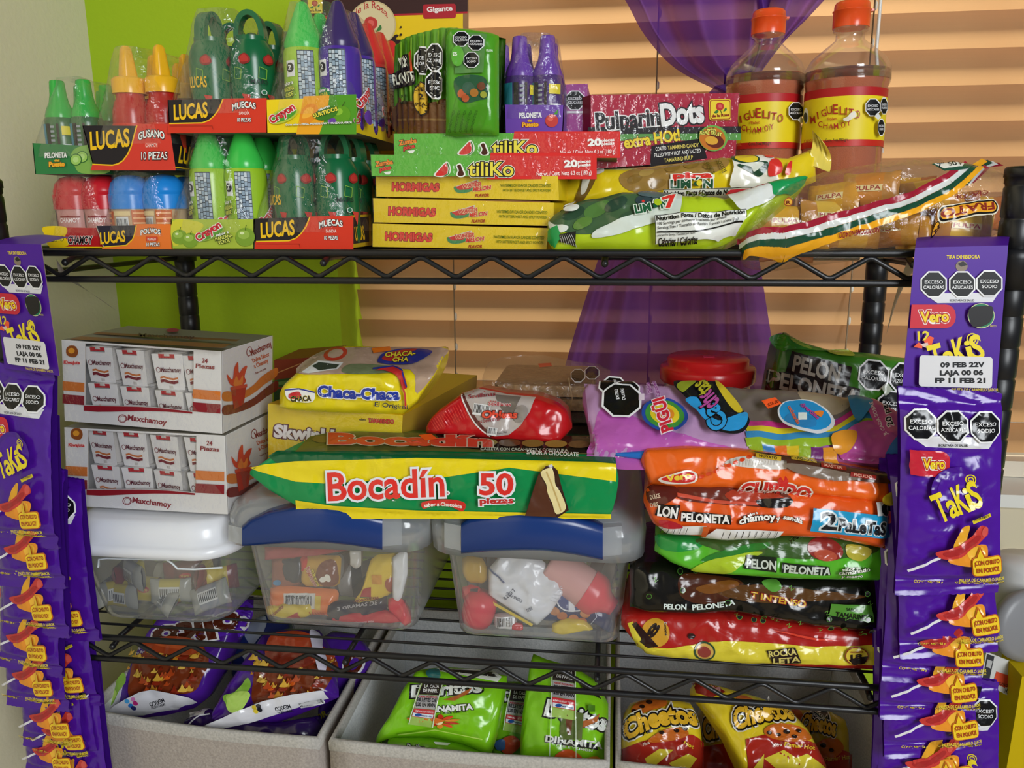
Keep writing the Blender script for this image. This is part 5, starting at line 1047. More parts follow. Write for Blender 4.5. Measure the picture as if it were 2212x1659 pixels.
def maxbox(q, Y0, Y1, d, label, win, lipw, dx, dy, flip):
    s = Slab(q, Y0, Y1, d); r = slabroot(s, 'display_box', label, 'candy box', 'white display boxes of candy cups'); b = MB(); mw = M('#e2e0e0', 'print'); mi = M('#b9b0a6', 'matte'); t = s.ey*.0009
    pm = lambda P: [s.fm(x, y, 0) for x, y in P]
    def plate(P, m=mw):
        A = pm(P); B_ = [p+t for p in A]; n = len(A)
        T = tessellate_polygon([[V((x, y, 0)) for x, y in P]]); b.add(A, T, m); b.add(B_, T, mi)
        for i in range(n): b.quad(A[i], A[(i+1) % n], B_[(i+1) % n], B_[i], mi)
    tl, tr, br, bl = q; wx0, wy0, wx1, wy1 = win    # window left x, left top y, right x, right top y
    ly = lambda x: lerp(bl[1], br[1], (x-bl[0])/(br[0]-bl[0]))
    ty = lambda x: lerp(tl[1], tr[1], (x-tl[0])/(tr[0]-tl[0]))
    plate([tl, (wx0, ty(wx0)), (wx0, ly(wx0)), bl]); plate([(wx1, ty(wx1)), tr, br, (wx1, ly(wx1))])
    plate([(wx0, ty(wx0)), (wx1, ty(wx1)), (wx1, ty(wx1)+4), (wx0, ty(wx0)+4)])
    W_ = [(wx0+(wx1-wx0)*k/8, ly(wx0+(wx1-wx0)*k/8)-lipw[0]+(lipw[0]-lipw[1])*(k/8)+5*math.sin(k/8*math.pi*1.1+2.2)) for k in range(9)]
    plate(W_+[(wx1, ly(wx1)), (wx0, ly(wx0))])
    TL, TR, BR, BL = s.q; tL, tR, bR, bL = s.bq
    b.quad(BR, bR, tR, TR, mw); b.quad(bL, BL, TL, tL, mw); b.quad(bR, bL, tL, tR, mw); b.quad(TL, TR, tR, tL, M('#8f8a7c', 'print')); b.quad(bL, bR, BR, BL, mi)
    e = V((0, 0, -.0008)); b.quad(TL+e, TR+e, tR+e, tL+e, mi); b.quad(BR-s.ex*.001, bR-s.ex*.001, tR-s.ex*.001, TR-s.ex*.001, mi)
    a = s.art(b); D = '#8a1a26'; O = '#d5772c'
    p = lambda x, y: (x+dx, y+dy)
    a.text('Maxchamoy', p(276, 907), p(359, 918), 12, D, .035); a.ell(*p(265, 904), 10, 9, D); a.ell(*p(265, 904), 8, 7.2, '#e2e0e0'); a.ell(*p(266, 904), 7, 6.2, D); a.ell(*p(266, 904), 6, 5.2, '#e2e0e0')
    a.text('24', p(437, 783), p(449, 784), 10, D, .03); a.text('Piezas', p(424, 794), p(464, 797), 9.5, D, .03)
    # stripes on both front panels
    R_ = [(wx1, ly(wx1)-53+8, O, 21), (wx1, ly(wx1)-20, D, 20)]
    for x0, x1 in ((tl[0]+4, wx0), (wx1, tr[0])):
        for off, hgt, c in ((-92, 20, O), (-64, 20, D)):
            if x0 < 200: off += 6
            a.poly([(x0, ly(x0)+off), (x1, ly(x1)+off), (x1, ly(x1)+off+hgt), (x0, ly(x0)+off+hgt)], c)
    a.blob([p(146, 752), p(154, 746), p(166, 748), p(171, 760), p(166, 770), p(154, 770), p(146, 764)], '#8a4a20'); a.ell(*p(157, 757), 7, 6, '#d8922e'); a.text('Kiwajuta', p(141, 785), p(175, 786), 7, '#c2363a', .04, ('#e8c0b8', .08))
    a.poly([(W_[0][0], W_[0][1])]+W_[1:]+[(W_[k][0], W_[k][1]+13-11*abs(k/8-.15)) for k in range(8, -1, -1)], D)
    a = s.side(b)
    a.ell(*p(538, 759), 6, 11, D, 10); a.ell(*p(538, 759), 4.8, 9, '#e2e0e0', 10); a.text('Maxchamoy', p(543, 768), p(587, 747), 13, D, .03); a.text('Dulce Sabor', p(546, 783), p(582, 768), 9, '#cf5f34', .03); a.text('a Chamoy', p(549, 795), p(579, 782), 9, '#cf5f34', .03); a.text('Dulce en pasta', p(551, 808), p(574, 797), 4, D, .02)
    a.blob([p(482, 846), p(520, 846), p(545, 832), p(565, 812), p(596, 794), p(596, 812), p(570, 830), p(548, 848), p(520, 862), p(482, 866)], O); a.blob([p(482, 876), p(520, 872), p(548, 858), p(572, 838), p(597, 822), p(597, 842), p(575, 856), p(550, 874), p(520, 888), p(482, 896)], '#7a1f1c')
    a.blob([p(495, 830), p(488, 808), p(500, 820), p(504, 795), p(512, 782), p(514, 805), p(522, 795), p(532, 790), p(526, 812), p(529, 824), p(515, 836)], '#d8452c'); a.blob([p(502, 832), p(508, 812), p(514, 822), p(522, 810), p(520, 832)], '#e8843a'); a.poly([p(496, 836), p(530, 830), p(524, 872), p(503, 884)], '#a8382a'); a.poly([p(495, 836), p(531, 829), p(531, 836), p(495, 843)], '#c24a34')
    tm = planemap(s.q[0], V((0, 0, 1))); a = Art(b, tm)
    if not flip:
        a.poly([(150, 733), (175, 727), (500, 744), (480, 752)], '#9a6a44'); a.poly([(200, 722), (210, 718), (520, 734), (510, 738)], '#8a5a3c'); a.ell(373, 714, 14, 4, '#b3245a'); a.text('Maxchamoy', (300, 728), (420, 733), 8, '#5a3a38', .02)
    b.build('display_carton', r)
    f = MB()
    for face in ((TL, TR, BR, BL), (TR, tR, bR, BR)):
        n_ = (face[1]-face[0]).cross(face[3]-face[0]).normalized()*-1
        if n_.dot(CAM-face[0]) < 0: n_ = -n_
        f.grid([[face[0].lerp(face[1], i/16).lerp(face[3].lerp(face[2], i/16), j/8)+n_*(.0012+.0012*abs(noise.noise(face[0]*9+V((i*.6, j*.5, 0))))) for i in range(17)] for j in range(9)], M('#f2f2ee', 'film'))
    f.build('shrink_film', r)
    return s
GC = 'white candy cups in the display boxes'
m2 = maxbox([(139, 923), (486, 941), (492, 1111), (146, 1092)], .035, .022, .10, 'white display box of candy cups, lower one resting on the white lid', (190, 927, 424, 938), (42, 40), 10, 178, True)
m1 = maxbox([(133, 734), (478, 759), (480, 937), (140, 909)], .035, .022, .10, 'white display box of candy cups, upper one of the pair at left', (184, 740, 418, 755), (42, 40), 0, 0, False)
for s, w, wh in ((m1, ((205, 748), (276, 755), (353, 763), (420, 768)), 'upper'), (m2, ((212, 930), (278, 934), (350, 941), (424, 946)), 'lower')):
    for row in (0, 1):
        for j, (x, y) in enumerate(w):
            h = .0365; p = s.fm(x, y, 0)+s.ey*.018+V((0, 0, -h-.001-row*.037)); c = dup(CUP, p, math.atan2(s.ex.y, s.ex.x)+random.uniform(-.12, .12), 'white candy cup in red-capped sleeve, %s row, %s from left, in the %s display box' % (('top', 'bottom')[row], ('first', 'second', 'third', 'fourth')[j], wh), group=GC)
    p = s.q[3]
for c in list(CUP.children): bpy.data.objects.remove(c)
bpy.data.objects.remove(CUP)
# ================================================================ bags and boxes resting on the lids
zl = -.238
def skw(a):
    a.blob([(570, 1010), (580, 990), (600, 975), (640, 975), (660, 1000), (650, 1020), (590, 1030)], '#e0862a')
    a.text('Skwinkles', (593, 943), (756, 958), 27, '#e6dfe0', .05, ('#5a1a2c', .11)); a.text('relleno', (776, 908), (791, 908), 5, '#3a2a10', .02); a.text('TAMARINDO', (796, 912), (851, 915), 9, '#d33a2c', .04, ('#7a1c1c', .09))
carton([(579, 872), (870, 897), (866, 985), (580, 1010)], .07, .04, .20, 'candy_box', 'yellow candy box holding up the big yellow bag, behind the long green bag', M('#e6c81c', 'print'), skw, mf={'right': M('#b3902c', 'foil'), 'top': M('#d8b81c', 'print')}, film=True)
def chaca(a):
    a.blob([(640, 806), (690, 762), (760, 752), (950, 752), (958, 775), (900, 850), (884, 800), (760, 808)], '#b59a86'); a.ell(725, 766, 26, 15, '#c23a2c', -15); a.ell(725, 766, 17, 9, '#b8a088', -15)
    a.poly([(652, 806), (688, 782), (742, 786), (730, 800), (668, 808)], '#dfe0dc'); a.poly([(675, 794), (690, 786), (734, 791), (726, 799), (690, 803)], '#3c4638'); a.blob([(760, 790), (850, 795), (860, 806), (780, 810), (740, 806)], '#6f7a58')
    a.poly([(803, 756), (842, 752), (845, 762), (806, 767)], '#f0781f'); a.blob([(815, 785), (830, 766), (880, 757), (930, 762), (920, 775), (890, 790), (850, 792), (828, 790)], '#2c3488'); a.blob([(824, 780), (850, 764), (900, 758), (880, 770), (850, 785)], '#b3302c'); a.text('CHACA-', (832, 777), (896, 773), 10, '#e8d83a', .03, ('#3a2a30', .08), sh=.2); a.text('CHA', (848, 788), (880, 787), 9, '#e8d83a', .03, ('#3a2a30', .08), sh=.2)
    a.blob([(812, 806), (850, 797), (870, 808), (880, 835), (870, 838), (858, 815), (830, 806)], '#c22f30'); a.line([(806, 803), (850, 798), (868, 806), (879, 836)], 3, '#2a348a')
    a.blob([(622, 841), (650, 838), (682, 846), (680, 866), (655, 868), (628, 862)], '#e8e6e0'); a.line([(620, 842), (650, 839), (684, 847)], 3, '#2a348a'); a.blob([(630, 850), (650, 845), (655, 858), (632, 860)], '#c22f30'); a.text('CHACA', (634, 866), (676, 864), 11, '#1a1616', .04, ('#e0c82a', .08))
    a.text('Chaca-Chaca', (692, 854), (863, 861), 23, '#22389c', .05, ('#e6e4da', .11), arc=-2); a.text('El Original', (812, 876), (882, 882), 10, '#2a3048', .012)
    a.line([(868, 820), (876, 850), (878, 880)], 4, '#c22f30')
bagobj('candy_bag', 'yellow bag of tamarind candy with big blue lettering on the yellow box', 'candy bag', [(604, 850), (612, 832), (640, 806), (690, 764), (740, 748), (800, 748), (880, 754), (940, 750), (962, 748)], [(604, 880), (625, 886), (700, 890), (800, 893), (870, 895), (900, 870), (940, 810), (962, 760)], atY(740, 850, .045), chaca, (0, -1, .12), P2=atY(740, 806, .05), N2=(0, -.30, 1), T=.010, back=.06, bd=(0, 1, -.15), mat=M('#e6d21c', 'bag'), seed=9, wr=.003, wl=40, pu=9, pv=5, step=6)
carton([(592, 778), (700, 770), (700, 870), (594, 870)], .22, .22, .08, 'candy_box', 'reddish brown carton behind the yellow tamarind bag, next to the white boxes', M('#8a3a26', 'print'), lambda a: (a.ell(620, 826, 40, 9, '#39582c', -6), a.ell(620, 826, 26, 4, '#6a8a4a', -6), a.line([(600, 805), (650, 785)], 2, '#c9905a'), a.rect(592, 840, 700, 870, '#2f4a2a')))
def bocadin(a):
    Gd, Yw = '#118447', '#ecd51c'
    a.poly([(540, 1010), (575, 1003), (640, 996), (900, 990), (1330, 1000), (1330, 1040), (1100, 1010), (965, 1030), (700, 1044), (640, 1040), (560, 1018)], Yw); a.poly([(640, 1080), (720, 1092), (900, 1102), (1320, 1110), (1320, 1120), (640, 1120)], Yw)
    a.poly([(580, 985), (600, 975), (900, 978), (1330, 990), (1330, 1003), (1260, 998), (900, 990), (640, 996), (600, 1000)], '#0d5a34')
    a.poly([(640, 978), (670, 945), (720, 935), (1320, 945), (1330, 985), (900, 977), (640, 978)], '#5f5f2c'); a.poly([(940, 940), (1320, 945), (1330, 983), (1060, 978), (960, 965)], '#2a2018')
    for k in range(12): a.ell(700+50*k, 952+1.5*k, 24, 8, ('#7a6a30', '#8f7a36', '#5a3f22')[k % 3])
    a.text('Bocadín', (716, 968), (1058, 974), 24, '#c9402a', .05, ('#c9b8a0', .08)); a.poly([(905, 950), (932, 947), (946, 958), (920, 962)], '#f0581f')
    a.text('GALLETA CON CACAHUATE Y COBERTURA', (1038, 983), (1225, 986), 6, '#b9c4b0', .02); a.text('SABOR A CHOCOLATE', (1137, 991), (1248, 996), 8, '#e8ece4', .03)
    a.text('Bocadín', (716, 1077), (962, 1067), 62, '#e2342c', .02, ('#e6e9f0', .075)); a.ell(970, 1061, 4.5, 4.5, '#e6e9f0'); a.text('R', (968, 1063), (972, 1063), 4, '#c2302a', .02)
    a.blob([(914, 1082), (930, 1077), (960, 1074), (990, 1076), (1008, 1084), (1002, 1100), (980, 1091), (958, 1088), (935, 1089), (918, 1094)], '#d02f28'); a.text('sabor a Chocolate', (920, 1091), (1000, 1093), 8, '#f0e8e0', .03, arc=4)
    a.text('50', (1040, 1063), (1108, 1063), 46, '#dc3028', .03, ('#e6e9f0', .10)); a.text('piezas', (1040, 1083), (1110, 1081), 13, '#c42c2a', .04, ('#e6e9f0', .16))
    a.poly([(1135, 1108), (1164, 1018), (1178, 1006), (1192, 1004), (1204, 1012), (1228, 1096), (1205, 1112)], '#3a1f14'); a.poly([(1136, 1108), (1165, 1018), (1180, 1045), (1190, 1080), (1202, 1110)], '#55301e'); a.blob([(1168, 1016), (1190, 1008), (1197, 1020), (1200, 1040), (1212, 1060), (1222, 1092), (1202, 1104), (1193, 1080), (1184, 1060), (1180, 1040)], '#e6d69c')
    a.line([(1180, 1014), (1190, 1036), (1202, 1066), (1212, 1098)], 3, '#c9ac6a')
bagobj('candy_bag', 'long green and yellow wafer bag with red lettering lying across both blue-handled boxes', 'candy bag', [(540, 1018), (580, 990), (640, 960), (680, 942), (760, 934), (1000, 938), (1200, 943), (1300, 950), (1330, 1000), (1336, 1030)], [(540, 1025), (580, 1058), (640, 1092), (700, 1100), (800, 1106), (1000, 1112), (1200, 1116), (1316, 1118), (1328, 1090), (1336, 1040)], atY(930, 1050, -.012), bocadin, (0, -1, .06), P2=atY(930, 986, -.006), N2=(0, -.2, 1), soft=.003, T=.003, back=.05, bd=(0, 1, -.1), mat=M('#128a4a', 'bag'), seed=11, wr=.002, wl=60, pu=14, pv=9, step=6)
def obleas(a):
    a.poly([(1004, 848), (1036, 838), (1100, 850), (1160, 856), (1150, 885), (1130, 915), (1105, 935), (1075, 938), (1050, 920), (1030, 890)], '#b3a8a2'); a.line([(1005, 848), (1020, 880), (1036, 905), (1052, 922), (1070, 937)], 8, '#5a2420'); a.line([(1003, 850), (1017, 884), (1032, 908), (1050, 926), (1066, 938)], 3, '#e3dcd8')
    a.poly([(1075, 850), (1130, 855), (1110, 900), (1090, 880)], '#6f655c'); a.bars(1030, 870, 1066, 894, 12, rot=8); a.ell(1130, 890, 14, 20, '#8f8680', 30); a.text('Sevillanas', (1020, 858), (1076, 852), 8, '#8a3038', .02); a.text('Sevillanas', (1063, 872), (1110, 874), 8, '#a82430', .02, ('#d8ccc8', .08)); a.text('Las', (1068, 866), (1080, 866), 5, '#a82430', .02)
    a.text('Obleas', (1051, 898), (1122, 899), 15, '#d8452c', .04, ('#5a1c1c', .10), sh=.1); a.text('Las Sevillanas', (1040, 910), (1088, 903), 8, '#8a3038', .02); a.bars(1062, 918, 1082, 935, 9, rot=8); a.text('Cont. Net', (1083, 932), (1103, 930), 5, '#333333', .01)
    for k in range(14): a.line([(940+5*k, 905-3*k), (955+5*k, 925-2*k)], 1.2, '#d4352c')
bagobj('candy_bag', 'red wafer bag with clear window, leaning at the center behind the long green bag', 'candy bag', [(920, 930), (935, 900), (955, 880), (1000, 848), (1040, 836), (1090, 846), (1160, 852), (1205, 868), (1226, 885), (1236, 915)], [(920, 935), (1000, 942), (1060, 950), (1100, 957), (1190, 960), (1210, 955), (1236, 925)], atY(1080, 905, .045), obleas, (0, -1, .18), T=.02, back=.06, bd=(0, 1, -.1), mat=M('#b8181c', 'bag'), seed=12, wr=.0022, wl=45, pu=8, pv=6, step=6)
# brown wafers in cellophane
r = root('wafer_pack', 'cellophane pack of brown round-edged wafers standing at the center rear', 'candy pack', atY(1170, 900, .17)); b = MB(); mb1 = M('#4a3222', 'crumb'); mb2 = M('#a8835a', 'crumb')
c0 = atY(1060, 900, .15); c1 = atY(1290, 905, .15); zt = atY(1100, 828, .15).z; zb = c0.z-.02
for k in range(4):
    z0 = lerp(zb, zt, k/4); z1 = lerp(zb, zt, (k+.82)/4); rows = [rrect3(c0.x+.001*k, c1.x-.002*k, .15+.003*(k % 2), .27, z, .01) for z in (z0, z0+.002, z1-.002, z1)]; b.grid(rows, (mb1, mb2)[k >= 2], closed=True); b.add(rows[-1], [tuple(range(len(rows[0])))], (mb1, mb2)[k >= 2])
b.build('wafer_stack', r)
B = Bag([(1042, 815), (1052, 785), (1080, 772), (1130, 766), (1180, 768), (1240, 780), (1290, 785), (1318, 800)], [(1042, 830), (1056, 905), (1150, 912), (1250, 915), (1300, 905), (1318, 840)], atY(1170, 850, .142), (0, -1, .1), P2=atY(1170, 826, .142), N2=(0, -.1, 1), T=.004, back=.02, mat=M('#e9dcc8', 'film'), seed=14, wr=.003, wl=40, pu=10, pv=8)
a = B.art(); a.poly([(1162, 787), (1190, 785), (1192, 792), (1166, 795)], '#d8402a'); a.octo(1248, 813, 14, '', '', sx=1.1); a.octo(1278, 808, 14, '', '', sx=1.1); a.line([(1228, 820), (1236, 860), (1230, 900)], 2, '#b89a74'); B.mb.build('cellophane', r)
# jar with red lid
r = root('candy_jar', 'clear plastic jar with wide red screw lid in front of the purple curtain', 'jar', atY(1528, 1000, .22)); c = atY(1528, 800, .23); b = MB(); k = .050
zl0 = atY(1528, 838, .18).z; b.lathe([(.046, zl0-.11), (.052, zl0-.10), (.052, zl0-.025), (.048, zl0-.008), (.046, zl0)], M('#e8e2dc', 'clear'), 32, (c.x, c.y, 0)); b.build('clear_body', r)
b = MB(); b.lathe([(.052, zl0-.002), (.0535, zl0), (.0535, zl0+.013), (.052, zl0+.0155), (.0455, zl0+.0165), (.0455, zl0+.024), (.0435, zl0+.026), (.0002, zl0+.0265)], M('#cf1f22', 'plastic'), 48, (c.x, c.y, 0), capb=False, capt=False); b.box((c.x-.006, c.y-.012, zl0+.0265), (c.x+.006, c.y-.003, zl0+.0269), M('#d8305a', 'print')); b.build('red_lid', r)
b = MB(); rj = random.Random(3)
for i in range(22): b.ball((c.x+rj.uniform(-.036, .036), c.y+rj.uniform(-.036, .036), zl0-.095+.0045*i*.9), .011, M(('#e0b02a', '#d8702a', '#c23a2a')[i % 3], 'bag'), 8)
o = b.build('jar_sweets', None, org=(c.x, c.y, zl0-.1)); tag(o, 'orange and yellow sweets heaped inside the red-lidded jar', 'candy', kind='stuff')
# green bag at the back right
def pelonback(a):
    a.poly([(1688, 800), (1702, 756), (1830, 790), (1822, 830), (1846, 836), (1840, 880), (1650, 870), (1656, 800)], '#241c18'); a.text('PELON', (1700, 796), (1800, 822), 34, '#b9b3a8', .035, sh=-.1); a.text('PELONETA', (1655, 830), (1838, 872), 34, '#b0a89e', .035, sh=-.1)
    for x, y, w in ((1874, 807, 'CALORÍAS'), (1940, 814, 'AZÚCARES'), (1912, 872, 'SODIO')): a.octo(x, y, 32, 'EXCESO', w, rot=6)
    a.poly([(1888, 832), (1902, 824), (1912, 838), (1896, 850)], '#b9bfae'); a.blob([(1660, 730), (1690, 722), (1740, 744), (1790, 756), (1700, 752), (1680, 756)], '#3f9a2c'); a.blob([(1700, 730), (1730, 736), (1745, 752), (1715, 742)], '#86c43a'); a.blob([(1780, 756), (1830, 755), (1835, 766), (1800, 764)], '#b8c43a')
    a.blob([(1920, 930), (1935, 890), (1950, 885), (1955, 930)], '#e0e8dc')
bagobj('candy_bag', 'large green candy bag with black octagon seals leaning at the back right', 'candy bag', [(1650, 860), (1668, 800), (1682, 728), (1694, 716), (1730, 738), (1790, 756), (1870, 762), (1965, 775)], [(1650, 900), (1700, 930), (1800, 945), (1900, 950), (1965, 950)], atY(1810, 840, .17), pelonback, (0, -1, .12), T=.018, back=.06, bd=(0, 1, -.1), mat=M('#3f7f22', 'bag'), seed=15, wr=.002, wl=60, pu=9, pv=7)
# ---- stack of bags on the right
GB = 'candy bags piled at the right of the middle shelf'
def rocka(a):
    a.poly([(1355, 1340), (1366, 1335), (1392, 1388), (1440, 1390), (1480, 1384), (1560, 1374), (1640, 1378), (1760, 1386), (1840, 1385), (1920, 1378), (1920, 1425), (1840, 1428), (1700, 1424), (1600, 1426), (1480, 1414), (1400, 1410), (1375, 1395)], '#d9c83a')
    a.ell(1414, 1358, 30, 30, '#c9952c', 20); a.text('18', (1396, 1384), (1424, 1346), 17, '#24160f', .05); a.text('Contiene', (1432, 1335), (1434, 1362), 6, '#24160f', .02); a.poly([(1364, 1340), (1374, 1335), (1420, 1385), (1398, 1390)], '#2a130f')
    a.ell(1518, 1397, 23, 21, '#2f4a30', 15); a.ell(1518, 1397, 19, 17, '#c9a050', 15); a.ell(1517, 1398, 14, 12, '#8a3a30', 15); a.ell(1490, 1363, 8, 6, '#2a130f')
    a.poly([(1648, 1394), (1708, 1386), (1722, 1420), (1664, 1426)], '#2a1c18'); a.text('ROCKA', (1654, 1407), (1710, 1400), 13, '#cdbd6a', .03, ('#2a1c18', .08)); a.text('LETA', (1664, 1423), (1718, 1416), 13, '#cdbd6a', .03, ('#2a1c18', .08)); a.ell(1838, 1405, 25, 20, '#8a2a20', 8); a.ell(1838, 1405, 23, 18, '#d0b83a', 8); a.poly([(1820, 1412), (1862, 1404), (1856, 1420), (1832, 1424)], '#241812'); a.text('18', (1826, 1412), (1848, 1410), 11, '#241812', .04); a.text('contiene', (1824, 1397), (1850, 1396), 5, '#8a2a20', .02)
    a.blob([(1660, 1350), (1720, 1360), (1800, 1372), (1730, 1366)], '#d8402c')
kw = dict(P2=None, back=.14, bd=(.02, 1, 0), wr=.0028, wl=55, pu=12, pv=4, step=7)
bagobj('candy_bag', 'red and yellow lollipop bag at the very bottom of the right pile', 'candy bag', [(1342, 1330), (1362, 1318), (1420, 1316), (1560, 1318), (1700, 1335), (1912, 1358)], [(1342, 1350), (1366, 1380), (1395, 1410), (1460, 1420), (1560, 1428), (1640, 1432), (1780, 1442), (1912, 1446)], atY(1640, 1385, .016), rocka, (0, -1, .25), GB, T=.014, mat=M('#a8201a', 'bag'), seed=16, **kw)
def pblack(a):
    a.blob([(1470, 1235), (1540, 1238), (1600, 1252), (1560, 1290), (1500, 1295), (1465, 1275)], '#4a2414'); a.blob([(1540, 1270), (1600, 1255), (1740, 1265), (1860, 1280), (1740, 1290), (1620, 1292)], '#5a3a1a'); a.blob([(1500, 1262), (1570, 1246), (1590, 1256), (1530, 1275)], '#7a4a1c')
    a.blob([(1640, 1250), (1672, 1246), (1680, 1262), (1660, 1270)], '#5a9a3a'); a.text('PELON', (1432, 1307), (1479, 1308), 12, '#d8e4e0', .04, arc=-1); a.text('PELONETA', (1493, 1309), (1582, 1297), 12, '#d8e4e0', .04, arc=-2); a.text('T INTENSO', (1615, 1282), (1730, 1302), 13, '#c9a02a', .03, ('#8a1c1c', .10))
    a.poly([(1784, 1294), (1870, 1298), (1876, 1334), (1781, 1320)], '#4f8a30'); a.text('SABOR A', (1815, 1309), (1850, 1312), 7, '#15200c', .02); a.text('TAMARINDO', (1794, 1322), (1870, 1330), 11, '#15200c', .035)
    rq = random.Random(4)
    for k in range(42):
        x, y = rq.uniform(1375, 1905), rq.uniform(1318, 1360) if k % 3 else rq.uniform(1218, 1310)
        if x < 1560 and y > 1320: continue
        if k % 2: a.line([(x, y), (x+6, y-4), (x+4, y+6), (x+11, y+2)], 1.2, '#5f9a3a')
        else: a.ell(x, y, 6, 6, '#4f8a34', n=12); a.ell(x, y, 4.8, 4.8, '#14140f', n=12)
bagobj('candy_bag', 'black candy bag with green doodles, fourth down in the right pile', 'candy bag', [(1360, 1222), (1372, 1212), (1440, 1214), (1500, 1228), (1600, 1238), (1700, 1244), (1912, 1240)], [(1360, 1310), (1400, 1322), (1500, 1325), (1580, 1320), (1640, 1330), (1760, 1352), (1912, 1368)], atY(1640, 1290, .012), pblack, (0, -1, .25), GB, T=.014, mat=M('#14120f', 'bag'), seed=17, **kw)
def pgreen(a):
    a.blob([(1420, 1152), (1500, 1152), (1512, 1175), (1470, 1185), (1425, 1180)], '#1f8a3a'); a.blob([(1500, 1160), (1600, 1150), (1800, 1150), (1890, 1180), (1800, 1200), (1640, 1195), (1540, 1180)], '#3a5a26'); a.blob([(1510, 1205), (1560, 1180), (1650, 1165), (1640, 1180), (1560, 1200)], '#2f7a2c'); a.blob([(1490, 1228), (1540, 1200), (1640, 1185), (1600, 1210), (1560, 1235)], '#a8c22a')
    a.ell(1772, 1180, 38, 24, '#8a2c26', 10); a.ell(1772, 1192, 24, 12, '#b0503a', 10); a.blob([(1820, 1170), (1870, 1180), (1850, 1205), (1820, 1195)], '#b0a83a'); a.text('y mango', (1700, 1165), (1730, 1150), 9, '#161c10', .03, ('#6a9a4a', .08))
    a.poly([(1606, 1192), (1669, 1196), (1668, 1228), (1600, 1220)], '#1c2416'); a.text('PELON', (1606, 1218), (1666, 1222), 19, '#c3ccc0', .035); a.poly([(1680, 1206), (1780, 1216), (1785, 1236), (1678, 1228)], '#1c2416'); a.text('PELONETA', (1684, 1227), (1782, 1234), 17, '#c3ccc0', .04, arc=-1)
    a.text('sabor a', (1808, 1226), (1842, 1222), 8, '#d5dcc8', .03, ('#1c2416', .09)); a.text('tamarindo', (1802, 1235), (1866, 1225), 9, '#d5dcc8', .02, ('#1c2416', .09)); a.text('y mango', (1808, 1241), (1850, 1238), 7, '#d5dcc8', .02, ('#1c2416', .09))
bagobj('candy_bag', 'bright green candy bag in the middle of the right pile', 'candy bag', [(1414, 1182), (1420, 1150), (1500, 1148), (1700, 1146), (1800, 1150), (1912, 1172)], [(1414, 1190), (1450, 1215), (1500, 1234), (1560, 1240), (1700, 1250), (1912, 1254)], atY(1660, 1200, -.002), pgreen, (0, -1, .25), GB, T=.014, mat=M('#55b028', 'bag'), seed=18, **kw)
def porange(a):
    a.blob([(1460, 1050), (1560, 1042), (1690, 1062), (1680, 1090), (1560, 1085), (1470, 1075)], '#6a2a1c'); a.blob([(1560, 1065), (1600, 1050), (1660, 1058), (1690, 1080), (1600, 1085)], '#a83a22'); a.blob([(1398, 1050), (1440, 1042), (1465, 1060), (1430, 1085), (1400, 1082)], '#5a2018'); a.text('DULCE', (1404, 1075), (1424, 1070), 9, '#d9c0a8', .03); a.text('CHILE', (1404, 1092), (1420, 1088), 9, '#d9c0a8', .03)
    a.poly([(1460, 1060), (1540, 1075), (1690, 1085), (1690, 1090), (1540, 1082), (1460, 1068)], '#c9503a'); a.blob([(1630, 1075), (1700, 1072), (1690, 1090), (1640, 1090)], '#1c1614')
    a.poly([(1420, 1084), (1466, 1086), (1460, 1116), (1412, 1108)], '#18120f'); a.text('LON', (1418, 1108), (1458, 1113), 22, '#ece9e4', .045); a.poly([(1470, 1098), (1570, 1106), (1572, 1126), (1466, 1120)], '#18120f'); a.text('PELONETA', (1468, 1119), (1567, 1123), 18, '#ece9e4', .04, arc=-1)
    a.text('sabor a', (1608, 1110), (1628, 1103), 6, '#f0ece4', .03, ('#18120f', .09)); a.text('chamoy', (1590, 1126), (1664, 1117), 15, '#f0ece4', .035, ('#18120f', .10), arc=4); a.text('y', (1667, 1118), (1674, 1117), 10, '#f0ece4', .03, ('#18120f', .09)); a.text('sandía', (1680, 1114), (1719, 1124), 10, '#f0ece4', .03, ('#18120f', .09), arc=2)
    a.poly([(1744, 1091), (1920, 1110), (1920, 1159), (1738, 1140)], '#1f93c2'); a.text('2', (1761, 1134), (1789, 1136), 36, '#1a1a1c', .03, ('#c9d4d8', .10)); a.text('PaLeTaS', (1795, 1137), (1898, 1149), 26, '#1a1a1c', .04, ('#c9d4d8', .11)); a.rect(1878, 1080, 1894, 1108, '#d8d8d4'); a.octo(1905, 1095, 16, '', '')
    a.poly([(1420, 1132), (1520, 1128), (1516, 1148), (1440, 1150)], '#dcdad6'); a.poly([(1540, 1134), (1682, 1140), (1670, 1158), (1560, 1164), (1510, 1158)], '#dcdad6')
    for k in range(9): a.line([(1556+14*k, 1140), (1552+14*k, 1156)], 1.2, '#2a2a2a')
    for k in range(5): a.line([(1428+13*k, 1132), (1424+13*k, 1146)], 1.2, '#2a2a2a')
    a.blob([(1420, 1116), (1450, 1118), (1470, 1132), (1430, 1132)], '#a8202a'); a.poly([(1512, 1128), (1526, 1128), (1518, 1154), (1508, 1150)], '#c2541c')
bagobj('candy_bag', 'orange candy bag with a blue panel, second down in the right pile', 'candy bag', [(1390, 1070), (1400, 1044), (1480, 1042), (1560, 1040), (1700, 1056), (1912, 1072)], [(1390, 1085), (1408, 1128), (1440, 1150), (1560, 1164), (1640, 1160), (1700, 1158), (1800, 1162), (1912, 1185)], atY(1650, 1105, -.010), porange, (0, -1, .25), GB, T=.016, mat=M('#e0571a', 'bag'), seed=19, **kw)
